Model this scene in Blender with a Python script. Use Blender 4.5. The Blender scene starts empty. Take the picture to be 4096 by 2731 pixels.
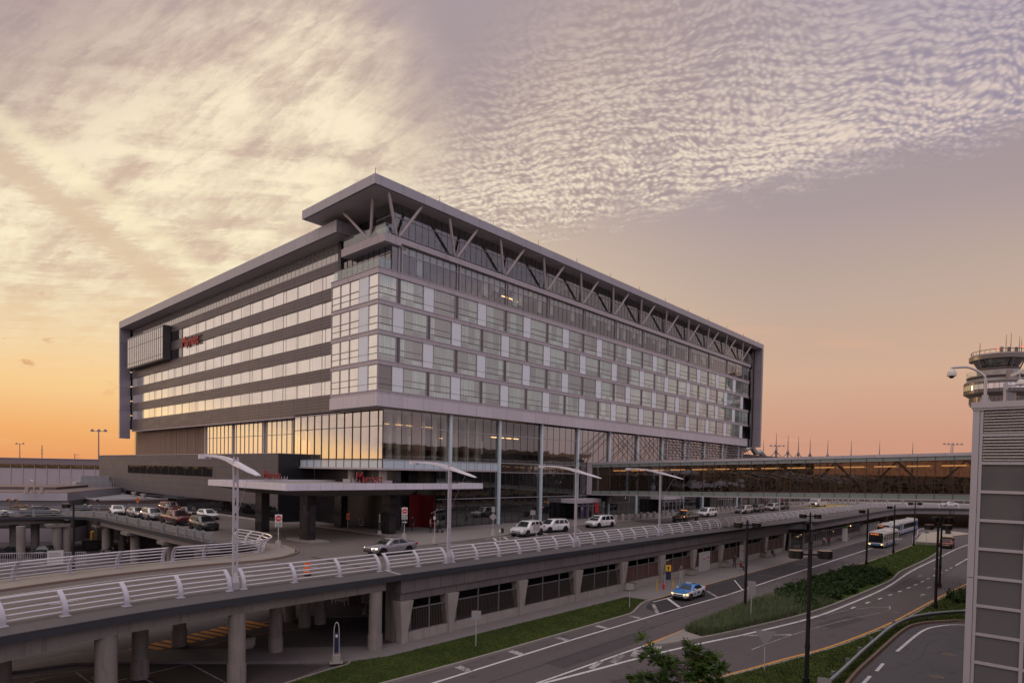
import bpy, bmesh, math, random
from mathutils import Vector, Matrix, Euler
C = bpy.context.scene.collection
R = math.radians; PI = math.pi
rnd = random.Random(7)
# ------------------------------------------------ camera, view, sky, sun
# world axes: +X runs away along the long right facade, +Y away along the left facade, z=0 is the departures deck
FW = Vector((0.7405, 0.6720, 0)); RT = Vector((0.6720, -0.7405, 0))
def setup_camera():
    cam = bpy.data.cameras.new('camera'); o = bpy.data.objects.new('camera', cam); C.objects.link(o)
    yaw, p, r = 0.8343093337710717, -0.026018355975275534, 0.019150609224048674
    base = Matrix(((1,0,0),(0,0,-1),(0,1,0)))
    P = Matrix(((1,0,0),(0,math.cos(p),math.sin(p)),(0,-math.sin(p),math.cos(p))))
    Q = Matrix(((math.cos(r),-math.sin(r),0),(math.sin(r),math.cos(r),0),(0,0,1)))
    W = Q @ P @ base                                   # rows: right, down, forward
    M = Matrix(((math.cos(yaw),math.sin(yaw),0),(-math.sin(yaw),math.cos(yaw),0),(0,0,1)))
    right, up, back = M @ W[0], M @ (-W[1]), M @ (-W[2])
    m = Matrix((right, up, back)).transposed().to_4x4(); m.translation = Vector((0,0,7.3))
    o.matrix_world = m
    cam.sensor_fit = 'HORIZONTAL'; cam.sensor_width = 36; cam.lens = 21.784
    cam.shift_y = 0.1426; cam.clip_start = 0.3; cam.clip_end = 9000
    bpy.context.scene.camera = o
setup_camera()
vs = bpy.context.scene.view_settings
vs.view_transform = 'Standard'; vs.look = 'None'; vs.exposure = 0; vs.gamma = 1; vs.use_curve_mapping = False
bpy.context.scene.display_settings.display_device = 'sRGB'
bpy.context.scene.cycles.max_bounces = 6; bpy.context.scene.cycles.transparent_max_bounces = 12
bpy.context.scene.cycles.diffuse_bounces = 3; bpy.context.scene.cycles.glossy_bounces = 4
bpy.context.scene.cycles.caustics_reflective = False; bpy.context.scene.cycles.caustics_refractive = False
def srgb(*c):
    return tuple((x/255/12.92 if x/255 <= .04045 else ((x/255+.055)/1.055)**2.4) for x in c) + (1,)

class NG:
    """tiny expression builder for shader node trees"""
    def __init__(s, tree): s.t = tree; s.n = tree.nodes; s.l = tree.links
    def link(s, a, b): s.l.new(a, b)
    def put(s, sock, v):
        if isinstance(v, bpy.types.NodeSocket): s.l.new(v, sock)
        else:
            try: sock.default_value = v
            except Exception:
                if isinstance(v, (int, float)): sock.default_value = (v, v, v)
                else: sock.default_value = tuple(v)[:3] if len(v) == 4 else tuple(v) + (1,)
    def m(s, op, *a, clamp=False):
        n = s.n.new('ShaderNodeMath'); n.operation = op; n.use_clamp = clamp
        for i, v in enumerate(a): s.put(n.inputs[i], v)
        return n.outputs[0]
    def add(s, a, b): return s.m('ADD', a, b)
    def sub(s, a, b): return s.m('SUBTRACT', a, b)
    def mul(s, a, b): return s.m('MULTIPLY', a, b)
    def div(s, a, b): return s.m('DIVIDE', a, b)
    def ss(s, x, a, b):                                 # smoothstep 0..1 from a to b
        n = s.n.new('ShaderNodeMapRange'); n.interpolation_type = 'SMOOTHSTEP'
        s.put(n.inputs[0], x); s.put(n.inputs[1], a); s.put(n.inputs[2], b); n.inputs[3].default_value = 0; n.inputs[4].default_value = 1
        return n.outputs[0]
    def vec(s, x, y, z):
        n = s.n.new('ShaderNodeCombineXYZ'); s.put(n.inputs[0], x); s.put(n.inputs[1], y); s.put(n.inputs[2], z); return n.outputs[0]
    def sep(s, v):
        n = s.n.new('ShaderNodeSeparateXYZ'); s.put(n.inputs[0], v); return n.outputs
    def dot(s, a, b):
        n = s.n.new('ShaderNodeVectorMath'); n.operation = 'DOT_PRODUCT'; s.put(n.inputs[0], a); s.put(n.inputs[1], b); return n.outputs['Value']
    def noise(s, v, scale, det=3, rough=.5, dist=0, out=0):
        n = s.n.new('ShaderNodeTexNoise'); n.noise_dimensions = '3D'
        if v is not None: s.put(n.inputs['Vector'], v)
        n.inputs['Scale'].default_value = scale; n.inputs['Detail'].default_value = det
        n.inputs['Roughness'].default_value = rough; n.inputs['Distortion'].default_value = dist
        return n.outputs[out]
    def voro(s, v, scale, feat='F1', rnd_=1, smooth=None):
        n = s.n.new('ShaderNodeTexVoronoi'); n.feature = feat; s.put(n.inputs['Vector'], v)
        n.inputs['Scale'].default_value = scale; n.inputs['Randomness'].default_value = rnd_
        return n.outputs['Distance']
    def wn(s, v):
        n = s.n.new('ShaderNodeTexWhiteNoise'); n.noise_dimensions = '3D'; s.put(n.inputs[0], v); return n.outputs['Value']
    def mix(s, f, a, b, mode='MIX'):
        n = s.n.new('ShaderNodeMix'); n.data_type = 'RGBA'; n.blend_type = mode; n.clamp_factor = True
        s.put(n.inputs[0], f); s.put(n.inputs[6], a); s.put(n.inputs[7], b); return n.outputs[2]
    def ramp(s, x, pts, interp='LINEAR'):
        n = s.n.new('ShaderNodeValToRGB'); n.color_ramp.interpolation = interp; e = n.color_ramp.elements
        while len(e) < len(pts): e.new(.5)
        for i, (p, c) in enumerate(pts): e[i].position = p; e[i].color = c
        s.put(n.inputs[0], x); return n.outputs[0]
    def scale(s, col, f):
        n = s.n.new('ShaderNodeVectorMath'); n.operation = 'SCALE'; s.put(n.inputs[0], col); s.put(n.inputs['Scale'], f); return n.outputs[0]

def make_world():
    w = bpy.data.worlds.new('World'); bpy.context.scene.world = w; w.use_nodes = True
    t = w.node_tree; t.nodes.clear(); g = NG(t)
    tc = t.nodes.new('ShaderNodeTexCoord').outputs['Generated']
    d = tc; x, y, z = g.sep(d)
    fw = g.dot(d, tuple(FW)); rt = g.dot(d, tuple(RT))
    fs = g.m('MAXIMUM', fw, .12)
    a = g.div(rt, fs); b = g.div(z, fs)                 # direction coordinates round the view axis
    zc = g.m('MAXIMUM', z, .035)
    p = g.vec(g.div(rt, zc), g.div(fw, zc), 0)          # position on a flat cloud deck
    el = g.m('MAXIMUM', z, 0)
    # clear sky: sunset side and far side, by elevation
    sunset = g.ramp(el, [(0, srgb(232,154,98)), (.045, srgb(242,176,110)), (.10, srgb(248,204,144)), (.19, srgb(248,218,168)), (.33, srgb(228,202,172)), (.5, srgb(184,164,160)), (.66, srgb(190,180,186)), (.9, srgb(238,232,230))])
    mid = g.ramp(el, [(0, srgb(204,150,128)), (.05, srgb(206,152,128)), (.14, srgb(210,172,146)), (.24, srgb(194,170,154)), (.36, srgb(172,156,156)), (.52, srgb(160,150,164)), (.66, srgb(180,175,195)), (.9, srgb(238,232,230))])
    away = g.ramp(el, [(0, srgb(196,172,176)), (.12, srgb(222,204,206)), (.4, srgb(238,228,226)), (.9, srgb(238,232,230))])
    pale = g.ramp(el, [(0, srgb(240,186,130)), (.06, srgb(248,208,150)), (.16, srgb(250,228,180)), (.33, srgb(228,208,180)), (.66, srgb(190,180,186)), (.9, srgb(238,232,230))])
    sunset = g.mix(g.ss(g.div(rt, g.m('MAXIMUM', g.m('SQRT', g.add(g.mul(rt, rt), g.mul(fw, fw))), .01)), -.72, -.96), sunset, pale)
    hl = g.m('SQRT', g.add(g.mul(rt, rt), g.add(g.mul(fw, fw), 1e-4)))
    sd = RT * math.sin(R(-48)) + FW * math.cos(R(-48))
    ca = g.div(g.dot(d, tuple(sd)), hl)                 # cosine of azimuth from the sunset
    sky = g.mix(g.ss(ca, .28, .99), mid, sunset)
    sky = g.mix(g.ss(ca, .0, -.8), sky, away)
    # left sheet of cirrus
    q = g.noise(p, .55, 3, .55, 0, 1)
    warp = g.n.new('ShaderNodeVectorMath'); warp.operation = 'MULTIPLY_ADD'
    g.link(q, warp.inputs[0]); warp.inputs[1].default_value = (.8,.8,0); g.link(p, warp.inputs[2])
    mp = g.n.new('ShaderNodeMapping'); g.link(warp.outputs[0], mp.inputs[0]); mp.inputs['Rotation'].default_value = (0,0,R(38)); mp.inputs['Scale'].default_value = (1.0,3.0,1)
    n1 = g.noise(mp.outputs[0], 1.3, 8, .64, .25)
    n1b = g.noise(mp.outputs[0], 9, 7, .7, .2)
    edgeL = g.sub(g.add(-.19, g.mul(g.noise(p, 1.3, 4, .6), .22)), g.mul(g.sub(b, .45), .52))   # right limit of the sheet
    mL = g.ss(g.sub(edgeL, a), -.10, .13)
    mL = g.mul(mL, g.ss(b, .12, .36))
    sx_ = g.add(a, .62); streak = g.ss(g.m('ABSOLUTE', g.add(g.sub(b, .335), g.add(g.mul(sx_, .72), g.mul(g.sub(n1b, .5), .10)))), .004, .042)
    streak = g.m('MAXIMUM', streak, g.ss(a, -.50, -.42))
    mL = g.mul(mL, g.add(.3, g.mul(streak, .7)))
    mpf = g.n.new('ShaderNodeMapping'); g.link(g.vec(g.add(a, g.mul(g.sub(n1, .5), .12)), b, .7), mpf.inputs[0]); mpf.vector_type = 'TEXTURE'; mpf.inputs['Rotation'].default_value = (0,0,R(47)); mpf.inputs['Scale'].default_value = (.34,.085,1)
    fib = g.noise(mpf.outputs[0], 1.0, 9, .66, .15)
    mph = g.n.new('ShaderNodeMapping'); g.link(g.vec(g.add(a, g.mul(g.sub(fib, .5), .10)), g.add(b, g.mul(g.sub(n1, .5), .10)), .1), mph.inputs[0]); mph.vector_type = 'TEXTURE'; mph.inputs['Rotation'].default_value = (0,0,R(38)); mph.inputs['Scale'].default_value = (.13,.022,1)
    fib2 = g.noise(mph.outputs[0], 1.0, 7, .7, .1)
    puf = g.noise(g.vec(a, b, .9), 13, 7, .68, .3)
    mpg = g.n.new('ShaderNodeMapping'); g.link(g.vec(a, b, .2), mpg.inputs[0]); mpg.inputs['Rotation'].default_value = (0,0,R(8)); mpg.inputs['Scale'].default_value = (7,30,1)
    rip = g.noise(mpg.outputs[0], 1.0, 6, .6, .5)
    corner = g.ss(g.add(b, g.mul(a, -.55)), 1.22, .80)
    dens = g.ss(g.add(g.mul(fib, .46), g.add(g.mul(fib2, .34), g.add(g.mul(puf, .22), g.add(g.mul(rip, .14), g.mul(g.sub(n1, .5), .55))))), .44, .70)
    dens = g.mul(g.mul(dens, mL), g.add(.25, g.mul(corner, .75)))
    lit = g.mix(corner, srgb(222,200,184), g.mix(g.ss(b, .3, .75), srgb(255,242,206), srgb(252,234,206)))
    under = g.mix(corner, srgb(160,142,146), srgb(206,180,162))
    # gap of smooth grey between the two cloud fields
    gap = g.mul(g.ss(b, .36, .60), g.ss(a, -.62, -.30))
    sky = g.mix(g.mul(gap, .75), sky, srgb(164,148,152))
    sky = g.mix(g.mul(mL, .75), sky, under)
    sky = g.mix(g.mul(dens, .92), sky, lit)
    sky = g.mix(g.mul(g.sub(1, streak), g.mul(.42, g.ss(a, -.44, -.56))), sky, srgb(208,182,156))
    sky = g.mix(g.mul(g.ss(g.m('ABSOLUTE', g.add(g.sub(b, .395), g.add(g.mul(sx_, .72), g.mul(g.sub(n1b, .5), .05)))), .035, .0), g.mul(.5, g.ss(a, -.42, -.55))), sky, srgb(255,240,200))
    # rippled altocumulus field
    pz = g.add(g.m('MAXIMUM', z, 0), .38); p2 = g.vec(g.div(rt, pz), g.div(fw, pz), 0)
    wn_ = g.noise(p2, 4.5, 3, .5, 0, 1)
    wp = g.n.new('ShaderNodeVectorMath'); wp.operation = 'MULTIPLY_ADD'; g.link(wn_, wp.inputs[0]); wp.inputs[1].default_value = (.10,.10,0); g.link(p2, wp.inputs[2])
    mp2 = g.n.new('ShaderNodeMapping'); g.link(wp.outputs[0], mp2.inputs[0]); mp2.inputs['Rotation'].default_value = (0,0,R(16)); mp2.inputs['Scale'].default_value = (1,1.5,1)
    vd = g.n.new('ShaderNodeTexVoronoi'); vd.feature = 'SMOOTH_F1'; g.link(mp2.outputs[0], vd.inputs['Vector']); vd.inputs['Scale'].default_value = 112; vd.inputs['Smoothness'].default_value = .6; vd.inputs['Randomness'].default_value = .9
    puffs = g.sub(1, g.mul(vd.outputs['Distance'], 1.3))
    mx_, my_, mz_ = g.sep(mp2.outputs[0])
    rows = g.add(.5, g.mul(g.m('SINE', g.add(g.mul(my_, 240), g.mul(g.noise(p2, 9, 3, .5), 9))), .5))
    fine = g.noise(wp.outputs[0], 150, 4, .65, 0)
    mid_ = g.noise(mp2.outputs[0], 17, 4, .6, 0)
    big = g.noise(p, 1.7, 4, .6)
    eb = g.add(.375, g.mul(g.m('MAXIMUM', g.sub(a, .08), -.12), .225))
    ragged = g.add(eb, g.mul(g.sub(g.noise(p, 6.5, 5, .65), .5), .14))
    mR = g.mul(g.ss(g.sub(b, ragged), -.01, .06), g.ss(g.sub(a, g.add(-.27, g.mul(g.sub(b, .42), .80))), -.08, .22))
    cov = g.add(g.mul(puffs, .42), g.add(g.mul(rows, .16), g.add(g.mul(fine, .22), g.add(g.mul(mid_, .30), g.mul(g.sub(big, .5), .55)))))
    dR = g.mul(g.ss(cov, .24, .78), mR)
    nearedge = g.ss(g.sub(b, eb), .42, .0)
    right = g.ss(a, .0, .85)
    base2 = g.mix(g.mul(right, .9), srgb(172,152,148), srgb(150,142,164))
    sky = g.mix(g.mul(mR, .8), sky, base2)
    top2 = g.mix(nearedge, g.mix(right, srgb(206,188,178), srgb(182,172,186)), g.mix(right, srgb(255,240,212), srgb(232,210,196)))
    sky = g.mix(g.mul(dR, g.add(.50, g.mul(nearedge, .40))), sky, top2)
    # thin low wisps near the horizon
    mp3 = g.n.new('ShaderNodeMapping'); g.link(g.vec(a, b, 0), mp3.inputs[0]); mp3.inputs['Rotation'].default_value = (0,0,R(-9)); mp3.inputs['Scale'].default_value = (2.2,15,1)
    wis = g.mul(g.ss(g.noise(mp3.outputs[0], 1.0, 5, .6, .4), .56, .78), g.mul(g.ss(b, .36, .2), g.ss(b, .0, .04)))
    sky = g.mix(g.mul(wis, .5), sky, g.mix(g.ss(a, -.5, .2), srgb(255,214,150), srgb(228,176,146)))
    puff = g.mul(g.ss(g.noise(g.vec(g.mul(a, 1), g.mul(b, 2.4), .3), 16, 4, .6), .62, .74), g.mul(g.ss(g.m('ABSOLUTE', g.sub(b, .20)), .12, .03), g.ss(a, -.52, -.62)))
    sky = g.mix(g.mul(puff, .75), sky, srgb(214,156,110))
    ground = srgb(60,52,50)
    boost = g.add(1, g.add(g.mul(g.ss(fw, .15, -.5), 1.1), g.add(g.mul(g.ss(z, .68, .95), .9), g.mul(g.ss(g.div(rt, hl), -.72, -.95), .5))))   # extra unseen sky brightness overhead, behind and far left, added to light facades
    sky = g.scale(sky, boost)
    sky = g.mix(g.ss(z, -.002, -.01), sky, ground)
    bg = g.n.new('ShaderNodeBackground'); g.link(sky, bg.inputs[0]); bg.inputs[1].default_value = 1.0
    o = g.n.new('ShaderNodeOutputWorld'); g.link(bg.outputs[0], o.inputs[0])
make_world()
SUN_AZ = -48
def make_sun():
    l = bpy.data.lights.new('sun', 'SUN'); l.energy = .55; l.angle = R(6); l.color = (1, .62, .32)
    o = bpy.data.objects.new('sun', l); C.objects.link(o)
    el = R(4.0); h = RT * math.sin(R(SUN_AZ)) + FW * math.cos(R(SUN_AZ))
    d = Vector((h.x*math.cos(el), h.y*math.cos(el), math.sin(el)))
    o.rotation_euler = d.to_track_quat('Z', 'Y').to_euler(); o.location = d * 300
make_sun()
# ------------------------------------------------ helpers
class MB:
    def __init__(s): s.v = []; s.f = []; s.mi = []; s.sm = []; s.T = None
    def _add(s, vs, fs, mi=0, smooth=False):
        if s.T is not None: vs = [s.T @ Vector(v) for v in vs]
        b = len(s.v); s.v.extend(tuple(v) for v in vs)
        for f in fs: s.f.append(tuple(b + i for i in f)); s.mi.append(mi); s.sm.append(smooth)
        return s
    def box(s, x0, x1, y0, y1, z0, z1, mi=0):
        return s._add([(x0,y0,z0),(x1,y0,z0),(x1,y1,z0),(x0,y1,z0),(x0,y0,z1),(x1,y0,z1),(x1,y1,z1),(x0,y1,z1)],
                      [(0,3,2,1),(4,5,6,7),(0,1,5,4),(1,2,6,5),(2,3,7,6),(3,0,4,7)], mi)
    def quad(s, a, b, c, d, mi=0): return s._add([a,b,c,d], [(0,1,2,3)], mi)
    def poly(s, pts, z0, z1, mi=0):                      # prism over an outline (counter clockwise)
        n = len(pts); vs = [(p[0],p[1],z0) for p in pts] + [(p[0],p[1],z1) for p in pts]
        fs = [tuple(range(n-1,-1,-1)), tuple(range(n,2*n))] + [(i,(i+1)%n,n+(i+1)%n,n+i) for i in range(n)]
        return s._add(vs, fs, mi)
    def sheet(s, pts, z, mi=0): return s._add([(p[0],p[1],z) for p in pts], [tuple(range(len(pts)))], mi)
    def cyl(s, c, r, z0, z1, n=16, mi=0, r1=None, sm=True, cap=True):
        r1 = r if r1 is None else r1; vs = []
        for k in range(n): t = 2*PI*k/n; vs.append((c[0]+r*math.cos(t), c[1]+r*math.sin(t), z0))
        for k in range(n): t = 2*PI*k/n; vs.append((c[0]+r1*math.cos(t), c[1]+r1*math.sin(t), z1))
        s._add(vs, [(i,(i+1)%n,n+(i+1)%n,n+i) for i in range(n)], mi, sm)
        if cap:
            s._add(vs[:n], [tuple(range(n-1,-1,-1))], mi); s._add(vs[n:], [tuple(range(n))], mi)
        return s
    def lathe(s, c, prof, n=24, mi=0, sm=True):          # prof: (r, z)
        vs = []
        for (r, z) in prof:
            for k in range(n): t = 2*PI*k/n; vs.append((c[0]+r*math.cos(t), c[1]+r*math.sin(t), c[2]+z))
        fs = []
        for j in range(len(prof)-1):
            for i in range(n): fs.append((j*n+i, j*n+(i+1)%n, (j+1)*n+(i+1)%n, (j+1)*n+i))
        return s._add(vs, fs, mi, sm)
    def tube(s, pts, r, n=8, mi=0, sm=True, r1=None, cap=True):
        pts = [Vector(p) for p in pts]; vs = []; N = len(pts); up = Vector((0,0,1))
        for i, p in enumerate(pts):
            t = (pts[min(i+1,N-1)] - pts[max(i-1,0)]).normalized()
            u = up if abs(t.dot(up)) < .95 else Vector((1,0,0))
            a = t.cross(u).normalized(); b = a.cross(t).normalized()
            rr = r if r1 is None else r + (r1-r)*i/(N-1)
            for k in range(n): th = 2*PI*k/n; vs.append(p + a*rr*math.cos(th) + b*rr*math.sin(th))
        fs = [(j*n+i, j*n+(i+1)%n, (j+1)*n+(i+1)%n, (j+1)*n+i) for j in range(N-1) for i in range(n)]
        s._add(vs, fs, mi, sm)
        if cap: s._add(vs[:n], [tuple(range(n-1,-1,-1))], mi); s._add(vs[-n:], [tuple(range(n))], mi)
        return s
    def beam(s, a, b, w, h, mi=0):                       # rectangular bar from a to b
        a = Vector(a); b = Vector(b); t = (b-a).normalized(); u = Vector((0,0,1)) if abs(t.z) < .95 else Vector((1,0,0))
        x = t.cross(u).normalized()*w/2; y = x.cross(t).normalized()*h/2
        vs = [a-x-y,a+x-y,a+x+y,a-x+y,b-x-y,b+x-y,b+x+y,b-x+y]
        return s._add(vs, [(0,3,2,1),(4,5,6,7),(0,1,5,4),(1,2,6,5),(2,3,7,6),(3,0,4,7)], mi)
    def loft(s, secs, mi=0, sm=True, cap=True, closed=True):
        n = len(secs[0]); vs = [v for sec in secs for v in sec]; fs = []
        m = n if closed else n-1
        for j in range(len(secs)-1):
            for i in range(m): fs.append((j*n+i, j*n+(i+1)%n, (j+1)*n+(i+1)%n, (j+1)*n+i))
        s._add(vs, fs, mi, sm)
        if cap: s._add(secs[0], [tuple(range(n-1,-1,-1))], mi); s._add(secs[-1], [tuple(range(n))], mi)
        return s
    def build(s, name, mat, parent=None, fix=True, loc=None, **props):
        me = bpy.data.meshes.new(name); me.from_pydata(s.v, [], s.f)
        for m in (mat if isinstance(mat, (list, tuple)) else [mat]): me.materials.append(m)
        me.polygons.foreach_set('material_index', s.mi); me.polygons.foreach_set('use_smooth', s.sm)
        if fix and len(s.f) < 60000:
            bm = bmesh.new(); bm.from_mesh(me); bmesh.ops.remove_doubles(bm, verts=bm.verts, dist=1e-5)
            bmesh.ops.recalc_face_normals(bm, faces=bm.faces)
            bm.to_mesh(me); bm.free()
        if any(s.sm):
            try: me.set_sharp_from_angle(angle=R(40))
            except Exception: pass
        me.update(); o = bpy.data.objects.new(name, me); C.objects.link(o)
        if parent is not None: o.parent = parent
        if loc is not None: o.location = loc
        for k, v in props.items(): o[k] = v
        return o
def tag(o, label, cat, group=None):
    o['label'] = label; o['category'] = cat
    if group: o['group'] = group
    return o
def thing(name, label, cat, loc=(0,0,0), rz=0, group=None):
    o = bpy.data.objects.new(name, None); C.objects.link(o); o.empty_display_size = .3
    o.location = loc; o.rotation_euler = (0,0,rz); return tag(o, label, cat, group)
def struct(o, kind='structure'): o['kind'] = kind; return o
def kids(o): return [c for c in bpy.data.objects if c.parent == o]
def copy_tree(o, loc=None, rz=None, label=None, parent=None):
    c = o.copy(); C.objects.link(c)
    if parent is not None: c.parent = parent
    if loc is not None: c.location = loc
    if rz is not None: c.rotation_euler = (0,0,rz)
    if label: c['label'] = label
    for ch in o.children: copy_tree(ch, parent=c)
    return c
# ------------------------------------------------ materials
def newmat(name):
    m = bpy.data.materials.new(name); m.use_nodes = True; t = m.node_tree; t.nodes.clear(); g = NG(t)
    out = g.n.new('ShaderNodeOutputMaterial'); return m, g, out
def pbr(g, out, col, rough=.6, metal=0, spec=.5, bump=None, bd=.02, emit=None, es=1, coat=0):
    b = g.n.new('ShaderNodeBsdfPrincipled'); g.put(b.inputs['Base Color'], col); g.put(b.inputs['Roughness'], rough)
    g.put(b.inputs['Metallic'], metal); b.inputs['Specular IOR Level'].default_value = spec
    if coat: b.inputs['Coat Weight'].default_value = coat; b.inputs['Coat Roughness'].default_value = .05
    if emit is not None: g.put(b.inputs['Emission Color'], emit); b.inputs['Emission Strength'].default_value = es
    if bump is not None:
        n = g.n.new('ShaderNodeBump'); n.inputs['Distance'].default_value = bd; n.inputs['Strength'].default_value = 1; g.link(bump, n.inputs['Height']); g.link(n.outputs[0], b.inputs['Normal'])
    g.link(b.outputs[0], out.inputs[0]); return b
MC = {}
def pm(name, col, rough=.6, metal=0, var=.12, sc=.8, bump=0, spec=.5, coat=0, local=False, dirt=0):
    """painted / mineral surface with tone variation"""
    if name in MC: return MC[name]
    m, g, out = newmat(name)
    if local: P = g.n.new('ShaderNodeTexCoord').outputs['Object']
    else: P = g.n.new('ShaderNodeNewGeometry').outputs['Position']
    c = col if len(col) == 4 else tuple(col) + (1,)
    n1 = g.noise(P, sc, 5, .6); n2 = g.noise(P, sc*9, 4, .65)
    f = g.add(1 - var, g.mul(g.add(g.mul(n1, 1.3), g.mul(n2, .7)), var))
    colr = g.scale(c, f)
    if dirt:
        x, y, z = g.sep(P); st = g.noise(g.vec(g.mul(x, 1.4), g.mul(y, 1.4), g.mul(z, .12)), 2.2, 4, .7)
        colr = g.scale(colr, g.sub(1, g.mul(g.ss(st, .52, .75), dirt)))
    h = g.mul(g.noise(P, 30, 3, .6), 1.0) if bump else None
    r = g.add(rough - .08, g.mul(n2, .16))
    pbr(g, out, colr, r, metal, spec, h, bump, coat=coat); MC[name] = m; return m
def emat(name, col, s):
    if name in MC: return MC[name]
    m, g, out = newmat(name); e = g.n.new('ShaderNodeEmission'); e.inputs[0].default_value = col if len(col)==4 else tuple(col)+(1,); e.inputs[1].default_value = s
    g.link(e.outputs[0], out.inputs[0]); MC[name] = m; return m
def gridm(name, col, hp=None, ho=0, zp=None, zo=0, lw=.02, jc=.35, rough=.5, metal=0, var=.1, axis='xy', zlw=None, cellvar=.10, spec=.5, dirt=0):
    """panelled cladding: joints every hp metres along the wall and zp in height"""
    if name in MC: return MC[name]
    m, g, out = newmat(name); P = g.n.new('ShaderNodeNewGeometry').outputs['Position']; x, y, z = g.sep(P)
    h = x if axis == 'x' else y if axis == 'y' else g.add(x, y)
    c = tuple(col) + (1,) if len(col) == 3 else col
    line = 0; cell = [0, 0]
    if hp:
        q = g.div(g.sub(h, ho), hp); fr = g.m('FRACT', q); cell[0] = g.m('FLOOR', q)
        line = g.m('LESS_THAN', fr, lw/hp)
    if zp:
        q = g.div(g.sub(z, zo), zp); fr = g.m('FRACT', q); cell[1] = g.m('FLOOR', q)
        l2 = g.m('LESS_THAN', fr, (zlw or lw)/zp); line = g.m('MAXIMUM', line, l2)
    w = g.wn(g.vec(cell[0], cell[1], 1.5)); n = g.noise(P, .6, 4, .6); n2 = g.noise(P, 9, 3, .6)
    f = g.add(1 - var*.5 - cellvar*.5, g.add(g.mul(w, cellvar), g.mul(g.add(n, g.mul(n2, .3)), var*.8)))
    colr = g.scale(c, f)
    if dirt:
        st = g.noise(g.vec(g.mul(x, 2), g.mul(y, 2), g.mul(z, .15)), 1.6, 4, .7); colr = g.scale(colr, g.sub(1, g.mul(g.ss(st, .5, .8), dirt)))
    colr = g.mix(line, colr, tuple(v*jc for v in c[:3]) + (1,))
    pbr(g, out, colr, g.add(rough-.05, g.mul(w, .1)), metal, spec); MC[name] = m; return m
def glassm(name, tint, refl=.35, wob=.012, rough=.02, trans=0, wsc=.5, body=(.02,.02,.02), rc=(1,1,1), curtain=None, panel=None, axis='x', fk=.9):
    """glazing: mirror-like outer face over a dark, curtained or see-through inside"""
    if name in MC: return MC[name]
    m, g, out = newmat(name); P = g.n.new('ShaderNodeNewGeometry').outputs['Position']; x, y, z = g.sep(P)
    h = g.noise(P, wsc, 2, .5)
    bn = g.n.new('ShaderNodeBump'); bn.inputs['Distance'].default_value = wob; bn.inputs['Strength'].default_value = 1
    g.link(h, bn.inputs['Height'])
    nrm = bn.outputs[0]
    gl = g.n.new('ShaderNodeBsdfGlossy'); gl.inputs['Roughness'].default_value = rough; gl.inputs['Color'].default_value = tuple(rc) + (1,); g.link(nrm, gl.inputs['Normal'])
    if trans:
        ins = g.n.new('ShaderNodeBsdfTransparent'); ins.inputs[0].default_value = tuple(tint) + (1,)
    else:
        ins = g.n.new('ShaderNodeBsdfDiffuse')
        if curtain:
            ax = x if axis == 'x' else y
            oi = g.n.new('ShaderNodeObjectInfo').outputs['Random']
            ph = g.add(g.mul(ax, 24), g.mul(g.noise(g.vec(x, y, 0), 2.5, 2), 8))
            fold = g.add(.74, g.mul(g.m('SINE', ph), .16))
            big = g.noise(g.vec(x, y, g.mul(z, .25)), 1.3, 3, .6)
            tone = g.add(.55, g.mul(big, .7))
            col = g.scale(tuple(curtain) + (1,), g.mul(fold, tone))
            cx = g.m('FRACT', g.div(ax, 1.12)); colr = g.mix(g.mul(g.m('LESS_THAN', cx, .03), .5), col, (.02,.02,.02,1))
            dk = g.m('GREATER_THAN', g.wn(g.vec(g.m('FLOOR', g.div(ax, 1.115)), g.m('FLOOR', g.div(z, 3.33)), 3)), .72)
            dk2 = g.m('GREATER_THAN', g.wn(g.vec(g.m('FLOOR', g.div(ax, 4.45)), g.m('FLOOR', g.div(z, 3.33)), 8)), .80); colr = g.scale(colr, g.add(.72, g.mul(g.wn(g.vec(g.m('FLOOR', g.div(ax, 4.45)), g.m('FLOOR', g.div(z, 3.33)), 5)), .5)))
            colr = g.mix(g.m('MINIMUM', g.add(g.mul(dk, .6 if axis == 'x' else .0), g.mul(dk2, .7 if axis == 'x' else .12)), .92), colr, tuple(body) + (1,)); g.link(colr, ins.inputs[0])
        else: ins.inputs[0].default_value = tuple(body) + (1,)
    inc = g.n.new('ShaderNodeNewGeometry').outputs['Incoming']
    sch = g.m('POWER', g.sub(1, g.m('ABSOLUTE', g.dot(inc, nrm), clamp=True)), 5)   # the same from either side of the pane
    k = g.add(refl, g.mul(sch, max(0, (1 - refl)*fk)))
    mx = g.n.new('ShaderNodeMixShader'); g.link(k, mx.inputs[0]); g.link(ins.outputs[0], mx.inputs[1]); g.link(gl.outputs[0], mx.inputs[2])
    g.link(mx.outputs[0], out.inputs[0]); MC[name] = m; return m
def wloc(o):
    v = Vector((0,0,0))
    while o is not None: v += o.location; o = o.parent
    return v
def W(mb, name, mat, parent, label=None, kind=None):     # mesh given in world coordinates, parented
    o = mb.build(name, mat, parent); o.location = -wloc(parent)
    if label: o['label'] = label
    if kind: o['kind'] = kind
    return o
def bx(*a): return MB().box(*a)
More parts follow.
